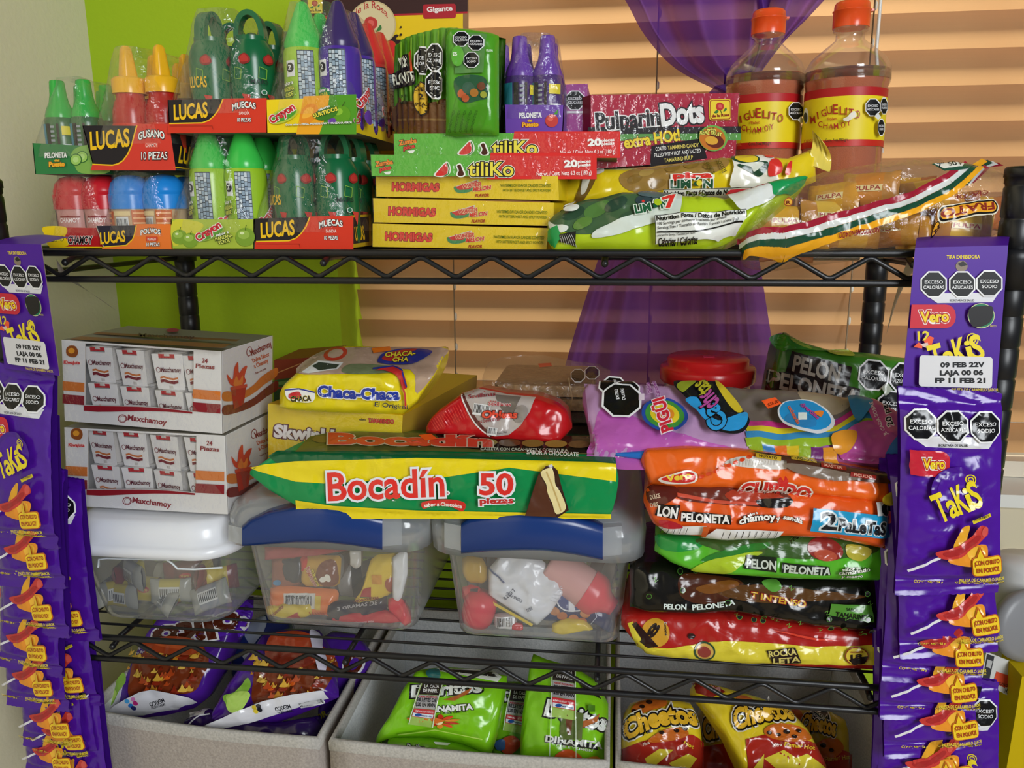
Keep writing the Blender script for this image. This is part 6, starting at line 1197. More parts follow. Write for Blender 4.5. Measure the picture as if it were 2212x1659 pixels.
def vero(a):
    a.blob([(1560, 1000), (1600, 985), (1690, 992), (1690, 1012), (1620, 1010)], '#d9d4cc'); [a.line([(1570+7*k, 1006-k*.2), (1572+7*k, 990+k*.3)], 1, '#b8b2aa') for k in range(15)]
    a.poly([(1610, 972), (1700, 985), (1800, 1000), (1905, 1018), (1915, 1044), (1850, 1038), (1760, 1028), (1690, 1012), (1690, 995)], '#4a2a1c'); a.blob([(1690, 1000), (1760, 1008), (1850, 1030), (1790, 1036), (1710, 1020)], '#7a6a5c')
    for x, y, t in ((1628, 980, 'NOVATO'), (1704, 984, 'APRENDIZ'), (1765, 1000, 'MASTER'), (1825, 1020, 'PICUDO')): a.poly([(x-2, y-2), (x+52, y+6), (x+50, y+15), (x-4, y+7)], ('#c9a52a', '#8a2018')[x > 1750]); a.text(t, (x+4, y+6), (x+42, y+12), 6, ('#241a10', '#d9a08a')[x > 1750], .02)
    a.blob([(1420, 1032), (1450, 1022), (1480, 1014), (1500, 1022), (1496, 1040), (1460, 1044), (1430, 1042)], '#e2d8cc'); a.blob([(1424, 1033), (1452, 1025), (1480, 1018), (1496, 1024), (1492, 1038), (1458, 1041)], '#c92a24'); a.text('Vero', (1438, 1038), (1488, 1030), 13, '#e9c53a', .05)
    for k in range(8): a.ell(1510+14*k, 1028-6*k, 6, 4, '#d23f12', -20)
    a.text('CUPIDO', (1592, 1068), (1740, 1080), 26, '#c92a24', .05, ('#e6dcd0', .13), arc=8); a.blob([(1668, 1040), (1674, 1028), (1680, 1036), (1684, 1026), (1690, 1040), (1680, 1050)], '#c92a24'); a.blob([(1890, 1070), (1920, 1058), (1920, 1090), (1895, 1085)], '#c9b02a')
bagobj('candy_bag', 'plain orange candy bag just under the pink lollipop bag in the right pile', 'candy bag', [(1384, 985), (1396, 968), (1480, 962), (1600, 968), (1700, 982), (1800, 1000), (1922, 1020)], [(1384, 995), (1404, 1046), (1460, 1056), (1560, 1058), (1700, 1064), (1830, 1080), (1922, 1092)], atY(1650, 1025, -.004), vero, (0, -1, .3), GB, T=.014, mat=M('#e8641a', 'bag'), seed=20, **kw)
def pigui(a):
    a.poly([(1262, 830), (1560, 842), (1640, 1000), (1280, 1000)], '#b48cb6'); a.blob([(1285, 935), (1300, 900), (1340, 905), (1420, 940), (1500, 965), (1600, 985), (1590, 1010), (1290, 1010)], '#b45aac')
    a.poly([(1545, 842), (1700, 850), (1830, 865), (1850, 905), (1780, 930), (1640, 935), (1605, 945)], '#6a5f58'); a.blob([(1720, 862), (1800, 868), (1835, 885), (1800, 915), (1740, 900)], '#9a8a72')
    for y, c in ((927, '#b8327a'), (939, '#d2c22a'), (951, '#3a86b8'), (963, '#8fae2a')): a.poly([(1605, y), (1700, y+6), (1800, y), (1860, y-40), (1890, y-40), (1830, y+14), (1700, y+22), (1610, y+16)], c)
    a.poly([(1610, 968), (1660, 972), (1650, 985), (1615, 982)], '#8fae2a')
    for k, c in enumerate(('#8fae2a', '#3a7ab8', '#d8702a', '#d2b82a', '#8fae2a', '#6a2a6a', '#d8902a')): a.poly([(1615+26*k, 976+1.5*k), (1643+26*k, 977+1.5*k), (1655+26*k, 996+2*k), (1625+26*k, 994+2*k)], c)
    a.blob([(1800, 985), (1830, 945), (1880, 930), (1960, 960), (1960, 1005), (1850, 1005)], '#b8509a'); a.blob([(1860, 880), (1900, 890), (1950, 930), (1958, 965), (1900, 950), (1870, 920)], '#c85a9a'); a.blob([(1905, 1005), (1930, 960), (1960, 950), (1960, 1010)], '#3a6ab0'); a.blob([(1790, 960), (1840, 955), (1830, 990), (1795, 990)], '#d8902a'); a.blob([(1822, 880), (1850, 875), (1876, 890), (1850, 930), (1835, 925)], '#3a86c0')
    a.octo(1325, 852, 31, '', '', rot=5); a.octo(1352, 869, 28, '', '', rot=5); a.octo(1342, 890, 36, '', '', rot=3, sx=1.15); a.text('EXCESO', (1337, 889), (1333, 868), 7, '#e6e6e6', .02); a.text('CALORÍAS', (1350, 889), (1346, 866), 7, '#e6e6e6', .02); a.text('SODIO', (1332, 858), (1330, 842), 6, '#e6e6e6', .02); a.rect(1378, 878, 1390, 892, '#d8c8d8')
    a.text('Paleta', (1407, 875), (1400, 850), 9, '#8a3a86', .02, ('#d2b2d2', .08)); a.text('Caramelo', (1424, 884), (1412, 845), 9, '#8a3a86', .02, ('#d2b2d2', .08))
    for q, c in ((50, '#26489c'), (42, '#3f8a3a'), (31, '#d8c22a'), (20, '#d8862a')): a.ell(1433, 925, q, q*.68, c, 12)
    a.text('PIGÜI', (1450, 957), (1430, 890), 25, '#c9283a', .04, ('#ead6e0', .10)); 
    a.blob([(1452, 860), (1470, 846), (1530, 850), (1560, 870), (1600, 920), (1612, 940), (1600, 960), (1570, 965), (1530, 950), (1490, 905)], '#15161c'); a.blob([(1476, 896), (1500, 890), (1520, 920), (1545, 938), (1575, 930), (1606, 922), (1602, 950), (1570, 960), (1528, 944), (1495, 915)], '#2a93d2'); a.blob([(1540, 850), (1556, 866), (1596, 915), (1580, 920), (1548, 880)], '#c9b22c'); a.blob([(1458, 862), (1474, 850), (1500, 852), (1484, 868), (1470, 880)], '#8f9a2c')
    a.text('Ca', (1568, 944), (1540, 902), 42, '#2a93d2', .03, ('#101016', .07)); a.text('che', (1548, 902), (1526, 872), 42, '#b04a96', .03, ('#101016', .07)); a.text('tas', (1532, 872), (1514, 850), 38, '#b0aa2c', .03, ('#101016', .07))
    a.poly([(1636, 900), (1664, 895), (1678, 908), (1650, 917)], '#f05a24'); a.text('$35.00', (1650, 912), (1672, 906), 6, '#5a2010', .02); a.ell(1730, 935, 62, 33, '#c9ccd0', 14); a.ell(1728, 933, 56, 29, '#2286c0', 14); a.ell(1718, 945, 34, 14, '#2a78b0', 14); a.rect(1712, 930, 1730, 946, '#d5dcd8'); a.text('cachetadas', (1690, 918), (1710, 955), 8, '#c9603a', .03); a.text('divertidas', (1716, 915), (1752, 945), 9, '#b03a8a', .03); a.blob([(1745, 930), (1765, 925), (1760, 938)], '#d8782a')
    a.text('JL CADA SOBRE', (1900, 975), (1868, 905), 8, '#e6d0dc', .02); a.text('20 pz', (1912, 955), (1900, 910), 12, '#1c1a20', .02, ('#e6d6e0', .1))
bagobj('candy_bag', 'pink and multicolor lollipop bag lying on top of the right pile', 'candy bag', [(1258, 850), (1272, 834), (1400, 838), (1560, 844), (1700, 852), (1800, 862), (1880, 874), (1930, 900), (1958, 930)], [(1258, 870), (1286, 988), (1400, 984), (1500, 982), (1600, 986), (1700, 990), (1800, 994), (1930, 1005), (1958, 1008)], atY(1600, 925, .03), pigui, (0, -.62, .78), T=.012, back=.012, bd=(0, .3, -1), mat=M('#b06ab0', 'bag'), seed=21, wr=.0022, wl=60, pu=10, pv=6, step=6)
B, r = bagobj('candy_bag', 'blue-edged lollipop bag peeking out under the pink bag', 'candy bag', [(1330, 978), (1400, 974), (1500, 975), (1560, 980), (1620, 985)], [(1330, 985), (1380, 992), (1460, 988), (1560, 986), (1620, 988)], atY(1460, 982, .0), lambda a: None, (0, -1, .2), T=.003, back=.1, bd=(0, 1, .03), mat=M('#2468b8', 'bag'), seed=22, wr=.0005)
# ================================================================ fabric bins and chip bags
ZR = -.487
def fbin(x0, x1, y0, y1, label, bulge=.004, skew=0):
    r = root('fabric_bin', label, 'storage bin', ((x0+x1)/2, (y0+y1)/2, D3), 'grey fabric storage bins on the lowest shelf'); zb = D3+.0005; w = .004; b = MB(); mo, mi = M('#aaa098', 'linen'), M('#eef4f7', 'linen')
    def ring(z, g, k=0):
        P = []; n = 10
        for e in range(4):
            for i in range(n):
                t = i/n; q = bulge*k*math.sin(math.pi*t)
                P.append(V((lerp(x0-g, x1+g, t), y0-g-q, z)) if e == 0 else V((x1+g, lerp(y0-g, y1+g, t), z)) if e == 1 else V((lerp(x1+g, x0-g, t), y1+g, z)) if e == 2 else V((x0-g, lerp(y1+g, y0-g, t), z)))
        return [p+V((0, (x1-p.x)*skew, 0)) for p in P]
    b.grid([ring(zb, -.004), ring(lerp(zb, ZR, .5), .001, .8), ring(ZR-.012, 0, 1)], mo, closed=True); b.add(ring(zb, -.004), [tuple(range(40))[::-1]], mo)
    b.grid([ring(zb+.004, -.008), ring(ZR-.012, -w, 1)], mi, closed=True, flip=True); b.add(ring(zb+.004, -.008), [tuple(range(40))], mi); b.build('fabric_body', r)
    b = MB(); b.grid([ring(ZR-.012, .0005, 1), ring(ZR-.002, .0008, 1), ring(ZR, -.0005, 1), ring(ZR, -w+.0005, 1), ring(ZR-.002, -w-.0008, 1), ring(ZR-.012, -w-.0005, 1)], M('#b7b3ac', 'linen'), closed=True); b.build('rim_binding', r)
    b = MB()
    for sx in (x0+.006, x1-.006): sy = y1-.006+(x1-sx)*skew; b.tube([(sx, sy, ZR-.004), (sx, sy, zb+.01)], .0012, M('#dfe3e4', 'cloth'), 6)
    b.build('corner_seams', r)
    return r
fbin(-.427, -.158, -.002, .275, 'grey fabric bin full of purple chip bags at left', .006, .062)
fbin(-.147, .134, -.002, .275, 'grey fabric bin with lime green chip bags in the middle')
fbin(.141, .418, -.002, .275, 'grey fabric bin holding yellow and red puff bags at right')
NB = (0, -.78, .62); GA, GBB, GC_ = 'purple chip bags in the left fabric bin', 'lime green chip bags in the middle fabric bin', 'yellow and red puff bags in the right fabric bin'
kb = dict(T=.022, back=.02, wr=.0032, wl=45, pu=5, pv=4, step=7)
def takis(dx, dy, s, c0):
    def f(a):
        def p(x, y): return (c0[0]+(x-c0[0])*s+dx, c0[1]+(y-c0[1])*s+dy)
        a.blob([p(308, 1440), p(340, 1410), p(400, 1400), p(450, 1398), p(470, 1430), p(455, 1470), p(430, 1500), p(370, 1505), p(310, 1515), p(300, 1490)], '#7a3418'); rq = random.Random(6)
        for k in range(60):
            x, y = rq.uniform(306, 455), rq.uniform(1408, 1500); q = rq.uniform(4, 12)
            a.blob([p(x-q, y+q*.6), p(x-q*.4, y-q*.2), p(x, y-q), p(x+q*.5, y), p(x+q, y-q*.4), p(x+q*.6, y+q*.6)], rq.choice(('#c98a2c', '#d9a83a', '#b0461c', '#8a2a14', '#d9601f', '#e0b64a')), k=3)
        a.blob([p(340, 1400), p(400, 1385), p(450, 1392), p(470, 1410), p(440, 1425), p(370, 1418)], '#a8441f'); a.blob([p(370, 1402), p(420, 1392), p(455, 1402), p(420, 1412)], '#c25a2c')
        a.blob([p(250, 1500), p(275, 1490), p(300, 1460), p(308, 1480), p(290, 1505), p(272, 1530)], '#7fae3a'); a.blob([p(258, 1500), p(278, 1495), p(288, 1505), p(272, 1524)], '#a9cc5c')
    return f
def bagA1(a):
    a.blob([(330, 1352), (420, 1330), (540, 1300), (535, 1360), (500, 1380), (350, 1392)], '#5a22b4')
    a.text('olito', (528, 1330), (352, 1366), 46, '#54200f', .05, ('#e9e7ea', .10)); a.text('Papitas sabor', (312, 1408), (352, 1402), 7, '#d8d0dc', .02); a.text('Fuego Ardiente', (302, 1420), (350, 1414), 7, '#d8d0dc', .02); takis(0, 0, 1, (0, 0))(a)
    a.poly([(258, 1545), (300, 1520), (335, 1502), (362, 1497), (398, 1504), (432, 1512), (440, 1520), (400, 1535), (330, 1548), (260, 1552)], '#dcdbe0'); a.text('MEXICO', (383, 1514), (352, 1524), 8, '#26262c', .03); a.text('LIMPIEMOS NUESTRO', (384, 1524), (354, 1532), 4.5, '#26262c', .02)
    for x, y, c in ((310, 1521, '#4aa0dc'), (323, 1517, '#d883c0'), (317, 1530, '#2a7ad0'), (327, 1525, '#c02a7a'), (322, 1535, '#22286a')): a.ell(x, y, 5, 4.5, c)
bagobj('chip_bag', 'purple chip bag upside down with brown letters, at the left in the left bin', 'chip bag', [(252, 1538), (280, 1470), (310, 1395), (350, 1335), (420, 1312), (500, 1296), (548, 1288)], [(252, 1552), (300, 1552), (360, 1545), (420, 1530), (452, 1505), (485, 1450), (520, 1370), (548, 1300)], atY(380, 1470, .098), bagA1, NB, GA, mat=M('#4a1c8c', 'bag'), seed=31, **kb)
def bagA2(a):
    takis(262, 12, 1.0, (0, 0))(a); a.blob([(608, 1385), (650, 1372), (690, 1380), (715, 1410), (700, 1440), (640, 1430), (600, 1425)], '#a8401f'); a.blob([(600, 1420), (660, 1410), (700, 1430), (680, 1450), (620, 1445)], '#7a2a18'); a.blob([(520, 1530), (535, 1505), (560, 1500), (570, 1510), (550, 1540), (530, 1545)], '#a9cc5c')
    a.poly([(455, 1578), (520, 1552), (560, 1535), (600, 1520), (650, 1508), (716, 1497), (720, 1512), (640, 1540), (560, 1566), (470, 1584)], '#dcdbe0'); a.text('MEXICO', (648, 1527), (616, 1534), 8, '#26262c', .03); a.text('LIMPIEMOS NUESTRO', (649, 1537), (620, 1543), 4.5, '#26262c', .02); a.bars(664, 1519, 712, 1528, 20, rot=-14)
    for x, y, c in ((578, 1534, '#d8c02a'), (588, 1532, '#33333a'), (580, 1542, '#e0c93a'), (589, 1539, '#22222a')): a.ell(x, y, 5, 4.5, c)
    a.blob([(690, 1372), (705, 1380), (722, 1440), (715, 1470), (700, 1420)], '#d9d4e8')
bagobj('chip_bag', 'purple chip bag upside down with flame print, in the middle of the left bin', 'chip bag', [(448, 1575), (490, 1500), (540, 1420), (575, 1370), (620, 1358), (690, 1360), (715, 1400), (732, 1490)], [(448, 1585), (520, 1582), (600, 1562), (680, 1530), (732, 1506)], atY(600, 1480, .07), bagA2, NB, GA, mat=M('#48198a', 'bag'), seed=32, **kb)
bagobj('chip_bag', 'plain purple chip bag against the right wall of the left bin', 'chip bag', [(690, 1380), (720, 1362), (770, 1368), (798, 1400), (806, 1440)], [(690, 1590), (720, 1592), (750, 1560), (780, 1500), (806, 1450)], atY(745, 1470, .13), lambda a: (a.ell(775, 1440, 22, 30, '#e0dfe6', 20), a.ell(775, 1440, 18, 26, '#54200f', 20), a.ell(777, 1440, 9, 14, '#4a1c8c', 20), a.text('OR', (700, 1560), (722, 1548), 13, '#c9b82a', .04)), NB, GA, mat=M('#4a1c92', 'bag'), seed=33, **kb)
bagobj('chip_bag', 'silver-backed blue chip bag behind the two front purple ones', 'chip bag', [(505, 1420), (540, 1345), (580, 1325), (625, 1330), (640, 1380)], [(505, 1470), (540, 1480), (590, 1470), (640, 1400)], atY(570, 1400, .16), lambda a: (a.blob([(540, 1360), (580, 1335), (590, 1360), (560, 1400)], '#b9c4dc'), a.ell(560, 1420, 20, 16, '#cfd4e4')), NB, GA, mat=M('#2a3a86', 'bag'), seed=34, **kb)
bagobj('chip_bag', 'dark purple chip bag lying low against the front of the left bin', 'chip bag', [(400, 1560), (450, 1530), (600, 1560), (690, 1545), (700, 1570)], [(400, 1575), (460, 1600), (600, 1615), (690, 1610), (700, 1580)], atY(560, 1580, .042), lambda a: (a.line([(420, 1570), (450, 1548), (470, 1545)], 3, '#d8d6de'), a.poly([(410, 1540), (456, 1530), (458, 1545), (412, 1556)], '#b9b6b4')), NB, GA, mat=M('#26104a', 'bag'), seed=35, **kb)
# ---- lime green
LG = M('#7fc41a', 'bag')
def strip_promo(a, P, t):
    (x0, y0), (x1, y1), (x2, y2), (x3, y3) = P; q = lambda u, v: (lerp(lerp(x0, x1, u), lerp(x3, x2, u), v), lerp(lerp(y0, y1, u), lerp(y3, y2, u), v))
    a.poly([q(0, 0), q(1, 0), q(1, 1), q(0, 1)], '#9fbf5c'); a.poly([q(.04, .02), q(.96, .02), q(.96, .30), q(.04, .30)], '#2a211f'); a.text('LA CASA', q(.2, .14), q(.85, .14), 7, '#d8d6d4', .03); a.text('DE PAPEL', q(.2, .24), q(.85, .24), 7, '#d8d6d4', .03)
    a.poly([q(.04, .31), q(.96, .31), q(.96, .62), q(.04, .62)], '#a9a6a8'); a.text('PUEDES ENCONTRAR', q(.1, .37), q(.9, .37), 4, '#b3202a', .03); a.text('BILLETES DE', q(.08, .46), q(.92, .46), 8, '#26242a', .03); a.text('$20 EN MXN', q(.08, .57), q(.92, .57), 8, '#26242a', .03)
    a.poly([q(.04, .63), q(.96, .63), q(.96, .82), q(.04, .82)], '#c22a34'); a.text('6 EMPAQUES DE TODOS', q(.08, .70), q(.9, .70), 3.6, '#ecd0d0', .02); a.poly([q(.06, .73), q(.92, .73), q(.92, .81), q(.06, .81)], '#d9dfe6'); a.ell(*q(.3, .77), 7, 3.5, '#24509a'); a.text('mercado', q(.45, .79), q(.88, .79), 4, '#2a4a8a', .02)
    for u in (.01, .99): a.line([q(u, 0), q(u, 1)], 1.6, '#dfe9d4')
def dB1(a):
    a.text('Doritos', (900, 1510), (1046, 1499), 25, '#dfe3dc', .04, ('#1c1c18', .13), sh=.1); a.poly([(966, 1516), (1000, 1505), (1026, 1490), (1018, 1504), (990, 1518)], '#b0622c'); a.text('DINAMITA', (938, 1543), (1028, 1536), 12, '#eceee8', .05, ('#1c1c18', .12)); a.text('CHILE LIMON', (962, 1547), (1014, 1542), 4.5, '#26351a', .02)
    for k in range(9):
        t = math.radians(200+k*36); a.blob([(960+8*math.cos(t), 1562+4*math.sin(t)), (960+28*math.cos(t+.25), 1562+10*math.sin(t+.25)), (960+44*math.cos(t), 1562+15*math.sin(t)), (960+28*math.cos(t-.25), 1562+10*math.sin(t-.25))], ('#d8481f', '#e08a2c', '#c2301c')[k % 3])
    a.ell(957, 1563, 9, 6, '#f0e2b0'); a.blob([(890, 1556), (930, 1552), (970, 1560), (930, 1568)], '#d8702a'); strip_promo(a, [(922, 1478), (968, 1478), (945, 1575), (895, 1568)], 0)
    a.poly([(950, 1448), (1070, 1452), (1088, 1466), (1080, 1478), (960, 1456)], '#d4d8cc'); a.poly([(956, 1450), (1068, 1455), (1080, 1468), (960, 1454)], '#232320'); a.blob([(930, 1455), (955, 1450), (962, 1470), (940, 1472)], '#2a6a6a'); a.line([(870, 1590), (950, 1580), (1050, 1600)], 2, '#b5dc5a')
bagobj('chip_bag', 'lime green chip bag with a promo strip, front left in the middle bin', 'chip bag', [(812, 1600), (850, 1540), (880, 1480), (905, 1446), (960, 1440), (1040, 1446), (1095, 1460)], [(812, 1612), (860, 1596), (930, 1592), (1000, 1608), (1058, 1636), (1072, 1600), (1095, 1480)], atY(960, 1530, .06), dB1, NB, GBB, mat=LG, seed=36, **kb)
def dB3(a):
    a.text('Doritos', (1180, 1548), (1305, 1580), 34, '#dfe3dc', .05, ('#1c1c18', .13)); a.poly([(1240, 1566), (1280, 1556), (1296, 1545), (1290, 1562), (1258, 1576)], '#b0622c'); a.poly([(1180, 1592), (1290, 1610), (1292, 1622), (1180, 1606)], '#1c1c18'); a.text('DINAMITA', (1182, 1604), (1300, 1619), 14, '#e0e2dc', .04); a.text('CHILE Y LIMON', (1204, 1614), (1280, 1626), 5, '#e0e6d4', .02)
    a.blob([(1200, 1635), (1230, 1620), (1260, 1640), (1240, 1660), (1205, 1655)], '#d85a2a'); a.blob([(1190, 1645), (1210, 1638), (1220, 1655), (1200, 1660)], '#7a2a4a'); a.blob([(1255, 1645), (1290, 1635), (1300, 1655), (1270, 1660)], '#e0922c'); a.poly([(1215, 1535), (1262, 1545), (1258, 1600), (1212, 1600)], '#5a6a34'); a.poly([(1222, 1540), (1240, 1545), (1235, 1590), (1228, 1590)], '#6a3a24')
    strip_promo(a, [(1195, 1440), (1245, 1448), (1246, 1560), (1194, 1552)], 0); a.line([(1194, 1550), (1190, 1650)], 1.6, '#dfe9d4'); a.line([(1246, 1560), (1246, 1655)], 1.6, '#dfe9d4'); a.poly([(1255, 1480), (1290, 1500), (1300, 1515), (1262, 1496)], '#232320'); a.rect(1272, 1528, 1286, 1542, '#4a7a1c')
bagobj('chip_bag', 'lime green chip bag standing upright at the right of the middle bin', 'chip bag', [(1124, 1600), (1132, 1520), (1146, 1430), (1152, 1412), (1180, 1424), (1240, 1440), (1290, 1472), (1314, 1520)], [(1124, 1655), (1180, 1662), (1250, 1666), (1300, 1664), (1314, 1655)], atY(1220, 1550, .065), dB3, NB, GBB, mat=LG, seed=37, **kb)
def dB2(a):
    a.text('D', (1096, 1518), (1110, 1516), 20, '#dfe3dc', .05, ('#1c1c18', .13)); strip_promo(a, [(1108, 1490), (1150, 1492), (1140, 1590), (1092, 1580)], 0); a.blob([(1090, 1600), (1115, 1592), (1130, 1610), (1110, 1630), (1090, 1625)], '#b0402a'); a.blob([(1075, 1605), (1095, 1600), (1096, 1620), (1080, 1622)], '#3a5a8a')
bagobj('chip_bag', 'lime green chip bag squeezed between two others in the middle bin', 'chip bag', [(1060, 1560), (1074, 1500), (1085, 1470), (1130, 1472), (1165, 1480)], [(1060, 1645), (1090, 1655), (1130, 1655), (1165, 1650)], atY(1100, 1560, .095), dB2, NB, GBB, mat=M('#6fae18', 'bag'), seed=38, **kb)
bagobj('chip_bag', 'lime green chip bag lying flat under the front left one in the middle bin', 'chip bag', [(812, 1606), (850, 1590), (930, 1592), (1000, 1606), (1062, 1630)], [(812, 1618), (850, 1640), (930, 1655), (1000, 1662), (1062, 1655)], atY(930, 1620, .035), lambda a: (a.poly([(815, 1604), (848, 1598), (846, 1615), (818, 1618)], '#24241f'), a.poly([(945, 1604), (980, 1606), (975, 1612), (950, 1610)], '#dfe3dc'), a.text('Doritos', (890, 1622), (925, 1625), 14, '#c3c9bc', .04, ('#1c1c18', .13))), NB, GBB, mat=M('#6aa816', 'bag'), seed=39, **kb)
# ---- yellow and red
YB_ = M('#d9c022', 'bag')
def cheet(T0, T1, h, red, spots, arc, words, stripes):
    def f(a):
        a.poly(red, '#a3271c')
        for P in stripes: a.poly(P, '#d8c638')
        for P in spots[0]: a.blob(P, '#c2651f')
        for x, y, q in spots[1]: a.ell(x, y, q*1.4, q, '#2a1810', 10)
        a.text('Cheetos', T0, T1, h, '#e0b02c', .05, ('#18140f', .12), ol2=('#dedcd4', .17), arc=arc)
        for w, p0, p1, hh_, c in words: a.text(w, p0, p1, hh_, c, .02)
    return f
c1 = cheet((1352, 1602), (1500, 1570), 40, [(1340, 1620), (1380, 1606), (1430, 1590), (1490, 1590), (1520, 1605), (1520, 1690), (1340, 1690)], ([[(1362, 1535), (1385, 1515), (1430, 1512), (1435, 1528), (1400, 1540), (1370, 1550)], [(1395, 1605), (1430, 1580), (1470, 1576), (1480, 1592), (1440, 1604)]], [(1400, 1520, 5), (1385, 1530, 4), (1368, 1540, 4), (1425, 1586, 4), (1456, 1582, 4), (1474, 1578, 4)]), 16, [('Xtra', (1386, 1614), (1400, 1610), 7, '#e0d6c8'), ('Hot', (1470, 1610), (1490, 1620), 8, '#e0c22a')], [[(1390, 1640), (1420, 1620), (1450, 1622), (1400, 1665)], [(1440, 1650), (1480, 1630), (1500, 1640), (1470, 1680)], [(1350, 1690), (1380, 1655), (1400, 1665), (1390, 1690)]])
bagobj('puff_bag', 'yellow and red puff bag with arched lettering at the left of the right bin', 'chip bag', [(1340, 1600), (1346, 1545), (1362, 1518), (1400, 1508), (1450, 1506), (1492, 1518), (1510, 1560), (1518, 1620)], [(1340, 1695), (1400, 1700), (1460, 1700), (1518, 1695)], atY(1430, 1600, .075), c1, NB, GC_, mat=YB_, seed=40, **{**kb, 'T': .03})
c2 = cheet((1518, 1600), (1600, 1590), 44, [(1512, 1615), (1600, 1600), (1620, 1690), (1512, 1690)], ([], []), 4, [('Xtra', (1574, 1632), (1590, 1632), 7, '#e0d6c8')], [])
bagobj('puff_bag', 'yellow and red puff bag tucked behind the two front ones in the right bin', 'chip bag', [(1500, 1560), (1512, 1525), (1540, 1512), (1600, 1520), (1640, 1560)], [(1500, 1690), (1560, 1695), (1640, 1695)], atY(1560, 1600, .12), c2, NB, GC_, mat=M('#b8a01c', 'bag'), seed=41, **kb)
c3 = cheet((1580, 1580), (1704, 1556), 42, [(1600, 1600), (1640, 1590), (1720, 1600), (1760, 1610), (1790, 1695), (1610, 1695)], ([[(1640, 1578), (1670, 1566), (1720, 1575), (1740, 1598), (1700, 1605), (1650, 1596)], [(1580, 1510), (1600, 1506), (1620, 1516), (1600, 1524)]], [(1650, 1586, 4), (1670, 1590, 3.5), (1686, 1584, 5), (1702, 1594, 4), (1712, 1582, 4)]), 8, [('Xtra', (1656, 1616), (1676, 1614), 7, '#e6dccc'), ("Flamin' Hot", (1680, 1614), (1744, 1622), 9, '#e6c42a')], [[(1640, 1640), (1680, 1622), (1740, 1660), (1700, 1690)], [(1700, 1640), (1730, 1630), (1775, 1660), (1770, 1690)], [(1618, 1660), (1640, 1630), (1636, 1690), (1620, 1690)]])
def c3b(a):
    a.poly([(1494, 1476), (1540, 1484), (1560, 1500), (1530, 1512), (1500, 1500)], '#8a2018'); a.text('M', (1530, 1498), (1548, 1500), 12, '#d8a09a', .04); c3(a)
bagobj('puff_bag', 'yellow and red puff bag leaning diagonally in the middle of the right bin', 'chip bag', [(1490, 1490), (1500, 1472), (1560, 1484), (1640, 1506), (1700, 1530), (1740, 1575), (1785, 1660)], [(1490, 1502), (1520, 1540), (1560, 1600), (1600, 1690), (1700, 1700), (1785, 1695)], atY(1650, 1590, .07), c3b, NB, GC_, mat=YB_, seed=42, **{**kb, 'T': .028})
c4 = cheet((1720, 1580), (1790, 1592), 34, [(1740, 1640), (1800, 1620), (1840, 1630), (1840, 1695), (1740, 1695)], ([[(1745, 1620), (1765, 1600), (1795, 1598), (1810, 1620), (1780, 1640)], [(1690, 1540), (1720, 1536), (1724, 1560), (1700, 1570)]], [(1766, 1612, 5), (1784, 1622, 4)]), 5, [("Flamin' Hot", (1770, 1646), (1824, 1640), 9, '#c9a83a')], [])
def c4b(a): a.octo(1762, 1550, 22, 'EXCESO', 'SODIO', rot=40); c4(a)
bagobj('puff_bag', 'yellow and red puff bag with octagon seal at the right of the right bin', 'chip bag', [(1684, 1560), (1692, 1530), (1740, 1526), (1790, 1535), (1822, 1552), (1834, 1600)], [(1684, 1690), (1740, 1695), (1800, 1695), (1834, 1690)], atY(1770, 1600, .12), c4b, NB, GC_, mat=M('#c2aa1e', 'bag'), seed=43, **kb)
# ================================================================ hanging lollipop strips
PUR = '#4c1596'; YS = -.030
def seals(a, C, r, rot=0, y2=None):
    x0, x2 = C[0], C[2]
    a.poly([(x0[0]-r*.8, x0[1]+r*.7), (x2[0]+r*.8, x2[1]+r*.7), (x2[0]+r*.3, x2[1]+r*1.45), (x0[0]+r*.3, x0[1]+r*1.45)], '#dcdce2'); a.text('SECRETARÍA DE SALUD', (C[1][0]-r*.95, C[1][1]+r*1.32), (C[1][0]+r*.95, C[1][1]+r*1.32), r*.17, '#2a2a34', .015)
    for (x, y), w in zip(C, ('CALORÍAS', 'AZÚCARES', 'SODIO')): a.octo(x, y, r, 'EXCESO', w, rot)
def swirl(a, x, y, r):
    P = []
    for k in range(40): t = k/39; P.append((x+r*(.15+.85*t)*math.cos(t*13+.4), y+r*(.15+.85*t)*math.sin(t*13+.4)))
    a.line(P, r*.2, '#e8d22a')
def takis_word(a, p0, p1, h):
    L = V((p1[0]-p0[0], p1[1]-p0[1])); n = V((L.y, -L.x)).normalized(); cs = 'TaKiS'; ws = (.24, .20, .22, .08, .20); t = 0
    for ch, w, hh_ in zip(cs, ws, (1.0, .72, 1.0, .78, .95)):
        q = V(p0)+L*t; e = V(p0)+L*(t+w); a.text(ch, tuple(q), tuple(e), h*(hh_ if ch not in 'ai' else (hh_*1.25 if ch == 'a' else hh_*1.1)), '#ecd52a', .025); t += w+.012
def bubble(a, x, y, s, rot=-6):
    a.rrect(x-33*s, y-20*s, x+33*s, y+22*s, 9*s, '#c2611c', rot); a.poly([(x-24*s, y-18*s), (x-16*s, y-42*s), (x-6*s, y-20*s)], '#c2611c'); a.rrect(x-31*s, y-18*s, x+31*s, y+20*s, 8*s, '#f0c92a', rot); a.poly([(x-22*s, y-16*s), (x-16*s, y-36*s), (x-8*s, y-17*s)], '#f0c92a')
    for t, o in (('¡CON CHILITO', -3), ('EN POLVO!', 13)):
        w = 27*s if o < 0 else 24*s; P = a.rot([(x-w, y+o*s), (x+w, y+o*s)], x, y, rot); a.text(t, P[0], P[1], 10*s, '#a8401c', .035)
